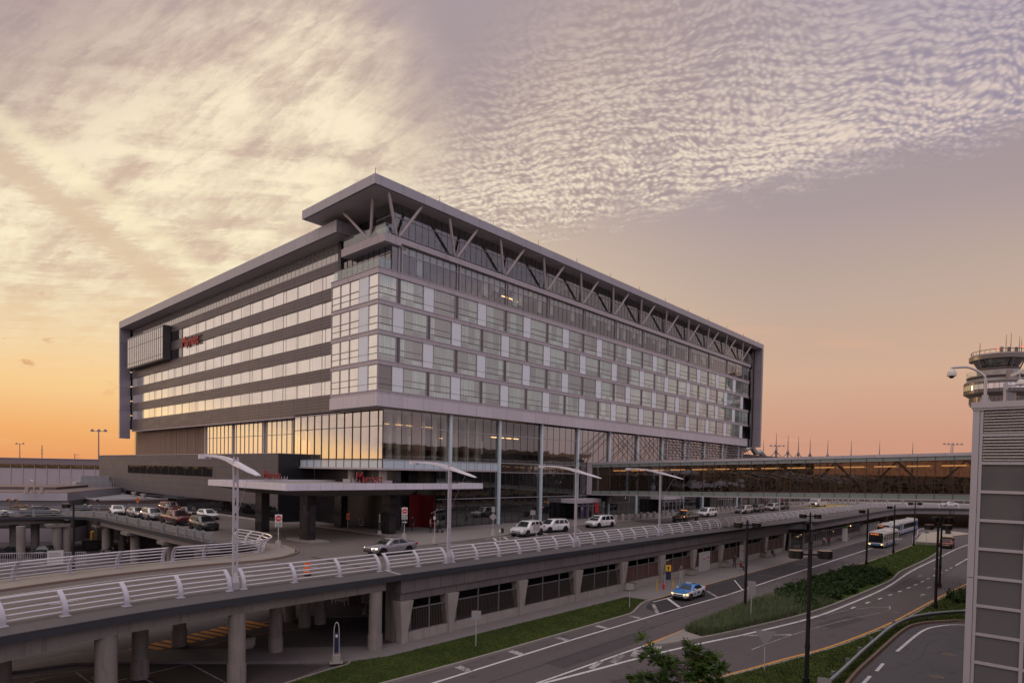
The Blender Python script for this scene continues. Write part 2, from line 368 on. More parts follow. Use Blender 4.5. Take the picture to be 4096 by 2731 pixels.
# ------------------------------------------------ shared materials
M_ROOF = gridm('roof_fascia_metal', (.33,.325,.36), hp=2.93, ho=.8, lw=.045, jc=.35, rough=.38, metal=.35, var=.08, axis='xy')
M_SOFF = gridm('soffit_panels', (.55,.51,.53), hp=2.93, ho=.8, lw=.03, rough=.5, axis='xy')
M_WHITE = gridm('pale_metal_panels', (.50,.47,.51), hp=2.95, ho=1.28, lw=.03, jc=.3, rough=.42, metal=.15, axis='xy', dirt=.18)
M_SILL = pm('pale_sill_metal', (.40,.365,.395), rough=.45, metal=.1, var=.14, sc=1.5, dirt=.35)
M_DARK = gridm('dark_ribbed_cladding', (.122,.103,.110), hp=3.37, ho=1.0, zp=.41, zo=.05, lw=.08, zlw=.06, jc=.16, rough=.42, metal=.2, axis='y')
M_ANNEX = gridm('charcoal_panels', (.088,.080,.088), hp=1.95, ho=.8, zp=.98, zo=.25, lw=.035, jc=.3, rough=.6, metal=0, axis='xy')
M_BLACK = pm('black_panel', (.018,.018,.022), rough=.35, var=.2)
M_FRAME = pm('window_frame_metal', (.36,.34,.36), rough=.4, metal=.3, var=.06)
M_DFRAME = pm('dark_window_frame', (.045,.045,.05), rough=.4, metal=.3, var=.1)
M_PANEL = pm('opal_panel', (.66,.72,.76), rough=.25, var=.07, sc=1.2)
M_PANELW = glassm('lilac_panel', (0,0,0), refl=.55, wob=.002, body=(.50,.46,.46))
M_PANELP = glassm('pale_gloss_panel', (0,0,0), refl=.60, wob=.002, body=(.66,.68,.68))
M_CURT = glassm('curtained_glass', (.5,.55,.5), refl=.27, wob=.008, curtain=(.42,.57,.50), body=(.08,.09,.085), axis='x', wsc=.45)
M_CURTL = glassm('curtained_glass_side', (.5,.55,.5), refl=.70, wob=.003, curtain=(.72,.80,.70), body=(.10,.10,.09), axis='y', wsc=.45)
M_GLASS = glassm('dark_glass', (0,0,0), refl=.22, wob=.012, body=(.012,.013,.014), wsc=.5)
M_OPENW = glassm('uncurtained_glass', (0,0,0), refl=.14, wob=.006, body=(.11,.10,.09))
M_BLK2 = glassm('tinted_black_glass', (0,0,0), refl=.03, fk=.15, wob=.01, body=(.012,.011,.012))
M_GLOW = glassm('clear_glass', (.62,.66,.66), refl=.17, wob=.008, trans=1, wsc=.4)
M_GLUP = glassm('upper_glass', (.66,.70,.70), refl=.22, wob=.004, trans=1, wsc=.4)
M_POD = glassm('podium_glass', (.82,.82,.76), refl=.60, wob=.008, trans=1, wsc=.4)
M_BGLASS = glassm('bridge_glass', (.42,.36,.30), refl=.18, wob=.02, fk=.4, trans=1, wsc=.55)
M_RAILG = glassm('balustrade_glass', (.72,.82,.82), refl=.14, wob=.003, trans=1)
M_SPAN = pm('pale_blue_spandrel', (.50,.60,.66), rough=.16, var=.06, coat=.5)
M_CONC = pm('concrete', (.235,.208,.19), rough=.85, var=.4, sc=.7, bump=.01, dirt=.5)
M_BEAM = gridm('beam_concrete', (.20,.178,.162), hp=3.6, ho=.4, lw=.03, jc=.55, rough=.85, axis='xy', var=.45, cellvar=.12, dirt=.5)
M_CONCL = pm('pale_concrete', (.30,.272,.255), rough=.85, var=.35, sc=.9, bump=.01, dirt=.4)
M_STEEL = pm('grey_painted_steel', (.46,.44,.48), rough=.42, metal=.1, var=.07)
M_STRUT = pm('strut_paint', (.46,.42,.43), rough=.5, var=.15)
M_RED = pm('red_paint', (.13,.006,.009), rough=.35, var=.08, coat=.3)
M_WARM = emat('warm_lamp', (1,.55,.22), 3.2)
M_WARM2 = emat('warm_cove', (1,.62,.30), 1.4)

hotel = thing('hotel', 'long glass and metal hotel with dark striped left side and overhanging roof on slanted struts', 'hotel', (43.2, 59, 0))
Y0, X0 = 57.3, 40.7; XE = 145.5
def hb(mb, name, mat, **k): return W(mb, name, mat, hotel, **k)
# cores behind the glazing
hb(bx(43.9, XE, 59.6, 76, 14.3, 28.9).box(45.5, XE, 62.5, 76, 28.9, 37.2).box(43.5, 62, 67.9, 146.2, 14.2, 35.1).box(46.5,62,67.9,80,35.1,37.2), 'core_wall', pm('dim_interior', (.10,.095,.09), var=.2))
# roofs
rf = hb(bx(38.62, 148.3, 55.2, 70.1, 37.22, 38.25), 'roof', M_ROOF)
W(bx(38.9, 148.0, 55.5, 69.8, 37.19, 37.235).box(40.6, 61.7, 65.5, 146.2, 35.07, 35.115), 'soffit', M_SOFF, rf)
rl = hb(bx(40.3, 62, 65.2, 70.1, 35.1, 36.5).box(40.3, 62, 70.1, 146.5, 35.1, 36.48), 'roof', M_ROOF, label='lower roof along the left wing')
lr = MB()
for k in range(13): lr.cyl((38.8 + 8.9*k, 55.4), .03, 38.2, 38.9, 6)
W(lr, 'lightning_rods', M_DFRAME, rf)
W(MB().cyl((39.2, 68.6), .12, 38.25, 38.6, 8).cyl((39.5, 68.6), .12, 38.25, 38.6, 8), 'beacon', M_RED, rf)
# end slabs that turn down from the roof
hb(bx(147.5, 148.3, 55.2, 56.9, 14.15, 37.22).box(146.9,148.29,56.9,76,14.15,37.2), 'end_slab', gridm('fascia_vertical_metal', (.30,.28,.33), zp=4.6, lw=.05, jc=.4, rough=.4, metal=.35, axis='xy'))
hb(bx(40.3, 42.2, 145.9, 146.5, 12.6, 35.1), 'end_slab', MC['fascia_vertical_metal'])
# pale slab edges of the room storeys
bd = MB(); bd.box(X0, XE, Y0, 59.4, 14.3, 15.62).box(X0, 42.6, 59.4, 66.95, 14.3, 15.62)
hb(bd, 'base_band', M_WHITE)
sb = MB()
for z0, z1, p in ((15.62,16.06,.06),(18.93,19.41,.03),(22.25,22.74,.03),(25.58,26.06,.03),(28.89,29.56,.0)):
    sb.box(X0+p, XE, Y0+p, 59.4, z0, z1).box(X0+p, 42.6, 59.4, 66.9-p, z0, z1)
    sb.box(X0+p-.05, XE, Y0+p-.05, Y0+p, z1-.07, z1).box(X0+p-.05, X0+p, Y0+p, 66.9-p, z1-.07, z1)
sb.box(41.3, 43.6, 57.05, 65.7, 32.45, 33.36).box(43.6, XE, 57.05, 59.0, 32.74, 33.36).box(42.6,44.2,57.6,66.9,29.2,29.52)
hb(sb, 'slab_edge', M_SILL)
hb(bx(41.5, 44.6, 57.3, 65.6, 32.40, 32.449), 'terrace_soffit', M_SOFF)
# window of the room storeys: frame > pane
def win_mesh(w, axis='x', side=1):
    h = 2.85; f = MB(); t = .055
    def b(a0, a1, z0, z1, d0=-.04, d1=.05):
        if axis == 'x': f.box(a0, a1, d0, d1, z0, z1)
        else: f.box(d0, d1, a0, a1, z0, z1)
    b(0, t, 0, h); b(w-t, w, 0, h); b(t, w-t, 0, t); b(t, w-t, h-t, h); b(t, w-t, 1.44, 1.50)
    g_ = MB()
    if axis == 'x': g_.box(t, w-t, .05, .07, .72, .76) ; 
    p = MB()
    if axis == 'x': p.quad((t,.04,t),(w-t,.04,t),(w-t,.04,h-t),(t,.04,h-t))
    else: p.quad((.04,w-t,t),(.04,t,t),(.04,t,h-t),(.04,w-t,h-t))
    bar = MB()
    if axis == 'x': bar.box(t, w-t, -.01, .05, .70, .745)
    else: bar.box(-.01, .05, t, w-t, .70, .745)
    return f, p, bar
protos = {}
def window(w, loc, axis='x', mat=None):
    key = (round(w,2), axis, mat.name if mat else '')
    if key not in protos:
        f, p, bar = win_mesh(w, axis)
        o = f.build('window', M_FRAME, hotel); pn = p.build('pane', mat or (M_CURT if axis == 'x' else M_CURTL), o, fix=False); bar.build('glazing_bar', M_DFRAME, o)
        protos[key] = o
    else:
        o = copy_tree(protos[key], parent=hotel)
    o.location = Vector(loc) - hotel.location
    return o
def wpanel(x0, x1, z):
    w = x1 - x0; key = ('p', round(w, 2))
    if key not in protos:
        protos[key] = MB().box(.03, w-.03, .0, .06, .03, .70).box(.03, w-.03, .0, .06, .74, 2.84).build('wall_panel', M_PANEL, hotel); o = protos[key]
    else: o = copy_tree(protos[key], parent=hotel)
    o.location = Vector((x0, Y0+.10, z)) - hotel.location
BAY = 8.92; ZR = (16.06, 19.41, 22.74, 26.06)
M_MST = pm('dark_mullion', (.10,.085,.095), rough=.5)
class _Strips:
    proto = {}
    def box(s, x0, x1, y0, y1, z0, z1):
        k = round(x1-x0, 2)
        if k not in s.proto: o = MB().box(0, x1-x0, 0, .1, 0, 2.87).build('mullion_strip', M_MST, hotel); s.proto[k] = o
        else: o = s.proto[k].copy(); C.objects.link(o); o.parent = hotel
        o.location = Vector((x0, y0, z0)) - hotel.location
strips = _Strips()
for r, z in enumerate(ZR):
    odd = (r % 2 == 0)
    if odd:
        window(1.95, (40.85, Y0+.12, z), mat=(M_OPENW if r == 0 else None))
        for k in range(12):
            x = 42.8 + BAY*k
            if x + 1.55 > XE: break
            wpanel(x, x+1.56, z)
            if x+5.05 < XE: window(3.46, (x+1.58, Y0+.12, z)); strips.box(x+5.06, x+5.42, Y0+.1, Y0+.2, z, z+2.87)
            if x+8.9 < XE: window(3.46, (x+5.44, Y0+.12, z))
    else:
        window(2.5, (40.85, Y0+.12, z)); strips.box(43.37, 43.78, Y0+.1, Y0+.2, z, z+2.87)
        for k in range(12):
            x = 43.8 + BAY*k
            if x + 3.4 < XE: window(3.40, (x, Y0+.12, z))
            if x + 5 < XE: wpanel(x+3.42, x+4.98, z)
            if x + 8.5 < XE: window(3.46, (x+5.0, Y0+.12, z)); strips.box(x+8.48, x+8.90, Y0+.1, Y0+.2, z, z+2.87)
    # short left side of the corner block
    for a, w in ((Y0+.1, 1.85), (61.05, 1.95), (63.0, 1.95), (64.95, 1.9)): window(w, (X0+.1, a, z), axis='y')
    key = ('py',)
    o = MB().box(.0,.06,.03,1.95,.03,.70).box(0,.06,.03,1.95,.74,2.84).build('wall_panel', M_PANEL, hotel) if key not in protos else copy_tree(protos[key], parent=hotel)
    protos.setdefault(key, o); o.location = Vector((X0+.08, 59.15, z)) - hotel.location
pass
hb(bx(X0+.2, 42.4, 66.6, 66.9, 15.6, 29.2), 'side_wall', M_WHITE)
# club storey and top storey along the right facade
g8 = MB(); g8.quad((42.6,57.45,29.56),(XE,57.45,29.56),(XE,57.45,32.74),(42.6,57.45,32.74))
hb(g8, 'curtain_wall', M_GLUP)
fr = MB(); fr.box(42.6, XE, 57.40, 57.5, 31.8, 31.87).box(42.6, XE, 57.40, 57.5, 29.56, 29.62).box(42.6, XE, 57.40, 57.5, 32.68, 32.74)
for k in range(12):
    x = 43.45 + 8.93*k; fr.box(x, x+.10, 57.28, 57.5, 29.56, 32.74).box(x+.42, x+.52, 57.28, 57.5, 29.56, 32.74)
hb(fr, 'mullion_grid', M_FRAME)
bl = MB()
for k in range(12):
    for j in range(8): bl.box(43.45+8.93*k+.52+j*1.05+.06, 43.45+8.93*k+.52+j*1.05+1.0, 57.62, 57.64, 31.9 if rnd.random()<.6 else rnd.uniform(29.9,31.2), 32.7)
hb(bl, 'roller_blind', pm('blind_cloth', (.62,.66,.63), rough=.8, var=.2), kind='stuff')
dm = MB()
for k in range(12):
    for j in range(1, 9): x = 43.45+8.93*k+.52+j*1.05; dm.box(x-.02, x+.02, 57.425, 57.46, 29.62, 32.7) if x < XE else None
for j in range(105): x = 42.95+.98*j; dm.box(x-.02, x+.02, 57.425, 57.46, 33.4, 37.19)
hb(dm, 'mullion_grid', M_DFRAME, label='dark upright mullions of the two top storeys')
g9 = MB(); g9.quad((42.5,57.45,33.36),(XE+1,57.45,33.36),(XE+1,57.45,37.2),(42.5,57.45,37.2)).quad((44.0,67.9,33.36),(44.0,60.4,33.36),(44.0,60.4,37.2),(44.0,67.9,37.2)).quad((42.5,57.45,33.36),(42.5,60.4,33.36),(42.5,60.4,37.2),(42.5,57.45,37.2))
g9.quad((42.5,67.3,29.56),(42.5,57.45,29.56),(42.5,57.45,32.4),(42.5,67.3,32.4))
hb(g9, 'curtain_wall', M_GLUP)
hb(bx(42.5, XE+1, 57.38, 57.5, 35.66, 35.74).box(42.5, XE+1, 57.34, 57.42, 33.66, 33.72).box(42.46,42.54,57.45,60.4,35.66,35.74).box(43.96,44.04,60.4,67.9,35.4,35.5), 'transom', M_FRAME)
vm = MB()
for j in range(9): vm.box(42.44, 42.52, 57.5+j*1.09, 57.54+j*1.09, 29.6, 32.4)
for j in range(8): vm.box(43.94, 44.02, 60.4+j*1.05, 60.44+j*1.05, 33.4, 37.18)
vm.box(42.44,42.56,57.42,67.3,31.55,31.62)
hb(vm, 'mullion_grid', M_DFRAME)
hb(bx(42.25, 45.5, 67.3, 67.95, 28.5, 35.1), 'side_wall', pm('black_fin', (.03,.03,.035), rough=.4))
hb(bx(61.9,64.8,58.6,58.75,31.15,31.27).box(64.9,66.6,59.4,59.55,31.35,31.45), 'interior_lamp', M_WARM)
# glass balustrades of the two corner terraces
for z, xx, yl in ((29.56, 40.95, 66.6), (33.36, 41.5, 65.5)):
    b_ = MB(); ye = Y0+.15 if z < 30 else 57.25
    b_.box(xx, xx+.02, ye, yl, z+.08, z+1.12).box(xx, 42.5, ye, ye+.02, z+.08, z+1.12)
    o = hb(b_, 'balustrade', M_RAILG)
    h_ = MB(); h_.box(xx-.02, xx+.04, ye-.02, yl, z+1.12, z+1.17).box(xx+.04, 42.5, ye-.02, ye+.04, z+1.12, z+1.17)
    for j in range(7): h_.box(xx+.02, xx+.05, ye+.4+j*1.3, ye+.44+j*1.3, z, z+1.12)
    W(h_, 'handrail', M_FRAME, o)
# slanted roof struts
sp = None
for k in range(12):
    x = 43.1 + 8.8*k
    for sx in (-1, 1):
        if k == 0 and sx == -1: top = Vector((40.75, 55.75, 37.2))
        else: top = Vector((x + sx*2.35, 55.75, 37.2))
        foot = Vector((x + sx*.18, 57.1, 33.4)); m_ = foot.lerp(top, .93)
        t = MB(); t.tube([foot, foot.lerp(top,.06)], .10, 10, r1=.17); t.tube([foot.lerp(top,.06), m_], .17, 12); t.tube([m_, top], .17, 10, r1=.07)
        hb(t, 'roof_strut', M_STRUT)
for a, b in (((41.7, 60.3, 33.4), (40.5, 58.3, 37.2)), ((41.7, 60.6, 33.4), (40.5, 64.2, 37.2))):
    hb(MB().tube([a, Vector(a).lerp(Vector(b), .93)], .16, 12).tube([Vector(a).lerp(Vector(b), .93), b], .16, 10, r1=.07), 'roof_strut', M_STRUT)
# dark left facade, x = 42.3
XL = 42.3; YA, YB = 66.95, 145.2
rows = [(16.55,18.2),(19.88,21.5),(23.2,24.83),(26.53,28.15),(29.85,31.45)]
cl = MB(); zs = 14.05; 
for (a, b) in rows: cl.box(XL, 43.5, YA, YB, zs, a-.06); zs = b+.06
cl.box(XL, 43.5, YA+.4, YB, zs, 32.8)
hb(cl, 'ribbed_cladding', M_DARK)
hb(bx(XL-.05, XL, YA, YB, 14.0, 14.12), 'drip_edge', M_SILL)
for ri, (a, b) in enumerate([(a-.06, b+.06) for a, b in rows]):
    pz = MB(); pz.quad((XL+.14,YB,a),(XL+.14,YA,a),(XL+.14,YA,b),(XL+.14,YB,b))
    o = hb(pz, 'ribbon_window', M_CURTL)
    mu = MB(); pn = MB(); off = 0 if ri % 2 == 0 else 0
    k = -1
    while True:
        y = 71.65 + 10.1*k + off; k += 1
        if y > YB: break
        for q in (0, 2.25, 3.0, 6.1, 6.4, 9.35):
            yy = y + q
            if YA < yy < YB: mu.box(XL+.115, XL+.16, yy-.025, yy+.025, a, b)
        for (q0, q1) in ((.04, 2.21),):
            y0, y1 = max(YA, y+q0), min(YB, y+q1)
            if y1 > y0: pn.box(XL+.10, XL+.15, y0, y1, a+.03, b-.03)
    mu.box(XL+.10, XL+.14, YA, YB, a, a+.05)
    W(mu, 'mullions', M_SILL, o)
    for q in range(0, len(pn.v), 8):
        vv = pn.v[q:q+8]; W(MB().box(vv[0][0],vv[1][0],vv[0][1],vv[2][1],vv[0][2],vv[4][2]), 'opaque_panel', M_PANELW if (ri + q//8) % 2 == 0 else M_PANELP, o)
# tall pane strip under the left roof
ug = MB(); ug.quad((XL+.12,145.2,32.8),(XL+.12,68.0,32.8),(XL+.12,68.0,35.1),(XL+.12,145.2,35.1))
ug = hb(ug, 'curtain_wall', glassm('side_upper_glass', (.4,.4,.4), refl=.34, wob=.008, body=(.20,.21,.20), wsc=.4))
um = MB(); um.box(XL+.02, XL+.14, 68, 145.2, 32.8, 32.88).box(XL+.06, XL+.14, 68, 145.2, 34.5, 34.55)
y = 68.7
while y < 145: um.box(XL+.10, XL+.13, y-.022, y+.022, 32.88, 35.08); y += 1.10
W(um, 'mullions', M_FRAME, ug)
# projecting glazed box with dark reveal
bxo = hb(bx(41.0, 42.2, 123.35, 143.6, 26.5, 32.75), 'projecting_box', pm('dark_reveal', (.06,.055,.058), rough=.4, metal=.2))
pb = MB(); pb.quad((40.96,143.35,26.75),(40.96,123.55,26.75),(40.96,123.55,32.5),(40.96,143.35,32.5))
W(pb, 'pane', glassm('box_glass', (0,0,0), refl=.40, wob=.006, body=(.30,.31,.27), wsc=.4), bxo)
pm_ = MB()
for j in range(19): pm_.box(40.9, 40.95, 123.55+1.1*j-.03, 123.55+1.1*j+.03, 26.75, 32.5)
pm_.box(40.9,40.95,123.5,143.4,26.7,26.8).box(40.9,40.95,123.5,143.4,32.45,32.55).box(40.9,40.95,123.5,143.4,27.5,27.56).box(40.9,40.95,123.5,143.4,30.6,30.66)
W(pm_, 'mullions', M_FRAME, bxo)
dk = MB()
for a, b in rows[3:]: dk.box(XL+.02, XL+.10, 118.3, 123.3, a, b)
hb(dk, 'window', M_GLASS, label='dark windows beside the projecting box')
# podium: glazed corner box, recessed glass, louvres
pg = MB(); pg.quad((42.3,78.3,8.45),(42.3,58.3,8.45),(42.3,58.3,14.1),(42.3,78.3,14.1))
pg = hb(pg, 'podium_glazing', M_POD)
m1 = MB(); m2 = MB()
for j in range(12): yy = 59.18 + 1.735*j; m1.box(42.22, 42.32, yy-.025, yy+.025, 7.4, 14.1)
m1.box(42.2, 42.3, 58.3, 78.3, 12.2, 12.27).box(42.18,42.34,58.25,78.35,8.38,8.48).box(42.18,42.34,78.25,78.35,7.3,14.1).box(42.24,42.34,58.26,58.34,7.3,14.1)
W(m1, 'mullions', M_DFRAME, pg)
sl = hb(bx(42.28, 42.9, 58.3, 78.3, 7.43, 8.38).box(42.9, 61.6, 58.28, 58.9, 7.43, 8.38), 'spandrel_band', M_SPAN)
sj = MB()
for j in range(12): yy = 59.18+1.735*j; sj.box(42.262, 42.28, yy-.015, yy+.015, 7.43, 8.38)
for j in range(13): xx = 43.88+1.497*j; sj.box(xx-.015, xx+.015, 58.262, 58.28, 7.43, 8.38) if xx < 61.5 else None
W(sj, 'joints', M_DFRAME, sl)
hb(bx(42.15, 61.5, 58.15, 62, 7.2, 7.43).box(42.15, 43.4, 62, 78.4, 7.2, 7.43).box(43.4,52,62,78,7.2,7.43), 'soffit', M_SILL)
hb(bx(42.3, 48, 58.4, 78.2, 13.95, 14.3).box(48,60,58.4,76,13.95,14.3), 'ceiling', pm('pale_ceiling', (.5,.45,.40), var=.05))
hb(bx(43.3, 60, 58.9, 76, 8.38, 8.5), 'floor', pm('lobby_floor', (.16,.12,.10)))
iw = MB(); iw.box(48.0, 48.2, 58.6, 78, 8.5, 13.9)
iw.box(43.6, 60.1, 76.0, 76.2, 8.5, 13.95).box(60.0,60.2,60.5,76,8.5,13.95)
hb(iw, 'interior_wall', pm('terracotta_wall', (.62,.42,.32), rough=.7, var=.05))
ic = MB()
for j in range(11): ic.box(44.6, 45.0, 60.2+1.735*j, 60.85+1.735*j, 8.5, 13.95)
for j in range(8): ic.box(46+1.9*j, 46.6+1.9*j, 60.6, 61.0, 8.5, 13.95)
hb(ic, 'interior_pier', pm('cream_pier', (.68,.62,.50), rough=.7, var=.05))
ib = MB()
for j in range(11): ib.box(43.0, 43.04, 59.3+1.735*j, 60.2+1.735*j, 10.9, 13.9)
hb(ib, 'roller_blind', pm('cream_blind', (.72,.68,.52), rough=.8, var=.05))
hb(bx(43,44,59.2,59.25,13.0,13.05), 'shelf', M_DFRAME)
il = MB()
for k in range(4): il.box(62.3+1.55*k, 63.3+1.55*k, 60.5, 60.7, 12.0, 12.12)
for k in range(5): il.box(44+1.55*k, 45.1+1.55*k, 60.3, 60.36, 12.62, 12.66)
il.box(53.3,54.0,61,61.2,11.4,11.46).box(54.8,55.2,61,61.2,11.5,11.56)
hb(il, 'interior_lamp', M_WARM)
ls = MB()
for x_ in (44.2, 47.1, 51.3, 59.5): ls.cyl((x_, 59.6), .18, 9.6, 11.3, 12)
hb(ls, 'lamp_shade', pm('paper_shade', (.75,.72,.62), var=.03))
rg = MB(); rg.quad((43.5,110.6,9.2),(43.5,79,9.2),(43.5,79,14.1),(43.5,110.6,14.1))
rg = hb(rg, 'podium_glazing', glassm('recess_glass', (0,0,0), refl=.60, wob=.006, body=(.42,.40,.30), wsc=.4), label='gold lit recessed glazing of the left wing')
m3 = MB()
for j in range(22): m3.box(43.42, 43.49, 79.6+1.47*j-.02, 79.6+1.47*j+.02, 9.2, 14.1)
m3.box(43.4,43.49,79,110.6,11.9,11.97)
for yy in (89.2, 99.8, 110.5): m3.box(43.3, 43.49, yy-.18, yy+.18, 9.0, 14.1)
W(m3, 'mullions', M_FRAME, rg)
lb = hb(bx(43.6, 43.9, 110.7, 146.4, 9.0, 14.05), 'louvre_wall', pm('louvre_backing', (.035,.03,.03)))
lv = MB()
for j in range(72): yy = 111.0 + .49*j + rnd.uniform(-.08,.08); lv.box(43.48, 43.6, yy-.065, yy+.065, 9.0, 14.03)
W(lv, 'fins', pm('brown_fins', (.34,.24,.19), rough=.5, metal=.2, var=.2), lb)
hb(bx(43.5,44.5,146.4,147.4,8.5,14.1), 'corner_glazing', M_GLASS)
# left end side of the wing with dark glazed reveal
eg = MB()
for k in range(7): eg.box(42.2, 43.4, 145.85, 146.0, 14.5+3.0*k, 17.3+3.0*k)
hb(eg, 'end_glazing', M_GLASS)
# tall entrance hall glazing on the right facade, y = 58.3
G1, G2 = 50.4, 146.0
tg = MB(); tg.quad((G1,58.3,0.1),(G2,58.3,0.1),(G2,58.3,7.2),(G1,58.3,7.2))
hb(tg, 'curtain_wall', M_GLASS, label='tall dark street glazing under the pale band')
t2 = MB(); t2.quad((42.3,58.3,8.45),(70.2,58.3,8.45),(70.2,58.3,14.1),(42.3,58.3,14.1))
hb(t2, 'curtain_wall', M_GLOW)
t3 = MB(); t3.quad((61.6,58.3,7.2),(70.2,58.3,7.2),(70.2,58.3,8.45),(61.6,58.3,8.45)).quad((70.2,58.3,7.2),(G2,58.3,7.2),(G2,58.3,14.1),(70.2,58.3,14.1))
hb(t3, 'curtain_wall', glassm('brown_glass', (0,0,0), refl=.30, wob=.012, body=(.055,.045,.035), wsc=.45))
hb(bx(60.2, G2, 62, 63, 0, 14.2).box(50.4,60.2,60,63,0,7.2), 'core_wall', pm('dim_interior', (.1,.1,.1)))
mg = MB()
for k in range(12):
    xb = 43.44 + 8.98*k
    for j in range(1, 6):
        x_ = xb + 1.497*j
        if x_ < G2: mg.box(x_-.022, x_+.022, 58.265, 58.32, 0.1 if x_ > G1 else 8.45, 14.1)
W_ = hb(mg, 'mullion_grid', M_DFRAME)
tr = MB(); tr.box(G1, G2, 58.18, 58.3, 3.62, 3.72).box(42.3, G2, 58.2, 58.3, 12.2, 12.28).box(61.6, G2, 58.2, 58.3, 8.4, 8.5).box(61.6, G2, 58.2, 58.3, 7.1, 7.2).box(G1, G2, 58.2, 58.4, 0, .12).box(42.25,61.6,58.2,58.3,8.38,8.46)
hb(tr, 'transom', M_FRAME)
for k in range(11):
    x_ = 52.42 + 8.98*k
    if x_ < G2: hb(bx(x_-.20, x_+.20, 57.95, 58.25, 0, 14.25), 'facade_post', M_SPAN)
# lattice of pipes and stay rods beneath the far end
la = MB()
for j in range(7): la.tube([(107.5, 57.9, 10.4+.55*j), (144.5, 57.9, 10.4+.55*j)], .07, 6)
for k in range(5): la.box(107.5+9*k, 107.8+9*k, 57.75, 58.0, 9, 14.2)
hb(la, 'pipe_lattice', M_FRAME)
st = MB()
for k in range(7):
    xt = 88.2 + 8.93*k
    for o_ in (-1.2, .2): st.tube([(xt+o_, 57.6, 14.25), (xt-8.2+o_*1.6, 57.2, 9.0)], .05, 5); st.tube([(xt+1.1-o_, 57.6, 14.25), (xt+9.3-o_*1.6, 57.2, 9.0)], .05, 5)
hb(st, 'stay_rods', M_DFRAME)
hb(bx(146.0, 147.4, 56.9, 58.2, 14.2, 37.1), 'end_glazing', M_GLASS)
# ------------------------------------------------ low charcoal wing at the left
ann = thing('low_charcoal_wing', 'low charcoal panelled wing with one strip window in front of the hotel', 'building', (39.24, 76.7, 0))
W(bx(39.24, 43.2, 76.7, 156, 2.15, 9.05), 'wall', M_ANNEX, ann); W(bx(39.2,43.2,76.66,156.04,9.05,9.12), 'coping', M_SILL, ann)
so = W(bx(39.20, 39.235, 97.3, 136.75, 5.65, 7.15), 'strip_window', M_BLK2, ann)
sm_ = MB()
for j in range(1, 11): sm_.box(39.17, 39.2, 97.3+3.59*j-.03, 97.3+3.59*j+.03, 5.65, 7.15)
W(sm_, 'mullions', M_DFRAME, so)
W(bx(39.75, 42, 76.9, 156, 0, 2.15), 'base_glazing', glassm('black_glass', (0,0,0), refl=.10, wob=.03, body=(.008,.008,.01), wsc=.8), ann)
W(bx(39.3, 44.4, 76.62, 76.69, 0, 9.04), 'side_wall', M_BLACK, ann)
# ------------------------------------------------ arrival forecourt: entrance walls, canopy, letters
ent = thing('entrance_lobby', 'dark stone entrance lobby with bright red wall and glass door under the canopy', 'entrance', (46, 62, 0))
W(bx(44.4, 45.4, 58.9, 76.6, 0, 7.2), 'stone_wall', gridm('dark_stone', (.028,.024,.026), hp=.9, zp=.45, lw=.02, jc=.5, rough=.35, axis='xy', cellvar=.35), ent)
W(bx(45.4, 50.3, 62.0, 62.3, 0, 7.2), 'back_wall', M_BLACK, ent)
W(bx(48.3, 50.0, 60.9, 61.0, 0, 4.2).box(50.0,50.12,58.4,61.0,0,4.2), 'red_wall', M_RED, ent)
W(bx(50.15,50.25,58.3,60.8,0,4.2), 'side_wall', pm('dark_red', (.10,.012,.015), rough=.4), ent)
d_ = W(bx(46.2, 46.3, 61.85, 61.98, 0, 2.5).box(47.9, 48.0, 61.85, 61.98, 0, 2.5).box(47.05,47.13,61.85,61.98,0,2.5).box(46.3,47.9,61.85,61.98,2.4,2.5), 'door', pm('door_frame', (.55,.52,.45)), ent)
W(bx(46.3, 47.9, 61.9, 61.93, .02, 2.4), 'pane', M_GLASS, d_)
W(bx(46.5, 49.6, 61.6, 61.7, 4.7, 4.78), 'lamp', emat('cove_light', (.9,.8,.35), 2.2), ent)
W(bx(45.4, 50.3, 61.9, 61.99, 5.8, 7.2), 'clerestory', M_GLASS, ent)
can = thing('entrance_canopy', 'white edged flat entrance canopy on square black stone piers', 'canopy', (36, 60, 0))
M_CF = gridm('canopy_fascia', (.66,.64,.72), hp=1.28, ho=.2, lw=.022, jc=.3, rough=.35, metal=.1, axis='xy', cellvar=.05)
W(bx(28.4, 54.2, 54.0, 54.3, 5.12, 5.78).box(28.4, 28.7, 54.3, 71.5, 5.12, 5.78).box(53.9, 54.2, 54.3, 58.1, 5.12, 5.78).box(28.7, 44.3, 71.2, 71.5, 5.12, 5.78), 'fascia', M_CF, can)
W(bx(28.7, 44.3, 54.3, 71.2, 5.42, 5.60).box(44.3, 53.9, 54.3, 58.1, 5.42, 5.60), 'roof_slab', pm('roof_membrane', (.26,.24,.23), rough=.9, var=.25), can)
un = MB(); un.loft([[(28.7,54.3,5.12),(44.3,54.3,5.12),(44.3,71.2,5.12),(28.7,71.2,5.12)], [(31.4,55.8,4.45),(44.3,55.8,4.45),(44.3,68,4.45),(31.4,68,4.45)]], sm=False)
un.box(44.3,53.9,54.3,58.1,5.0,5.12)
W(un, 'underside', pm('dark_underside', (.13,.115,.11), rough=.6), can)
M_STONE = gridm('black_granite', (.022,.019,.021), hp=.55, ho=.1, zp=.5, lw=.015, jc=2.2, rough=.18, axis='xy', cellvar=.6)
for (px, py) in ((32.0, 66.0), (32.0, 56.4), (42.0, 66.2), (42.0, 56.6)):
    W(bx(px-.45, px+.45, py-.75, py+.75, 0.1, 4.5), 'pier', M_STONE, can)
for y_ in (59.6, 66.0):
    c_ = W(MB().cyl((43.35, y_), .48, 6.0, 7.2, 24), 'round_column', M_CONCL, can); W(bx(42.6, 44.1, y_-.8, y_+.8, 5.6, 6.0), 'plinth', M_SILL, c_)
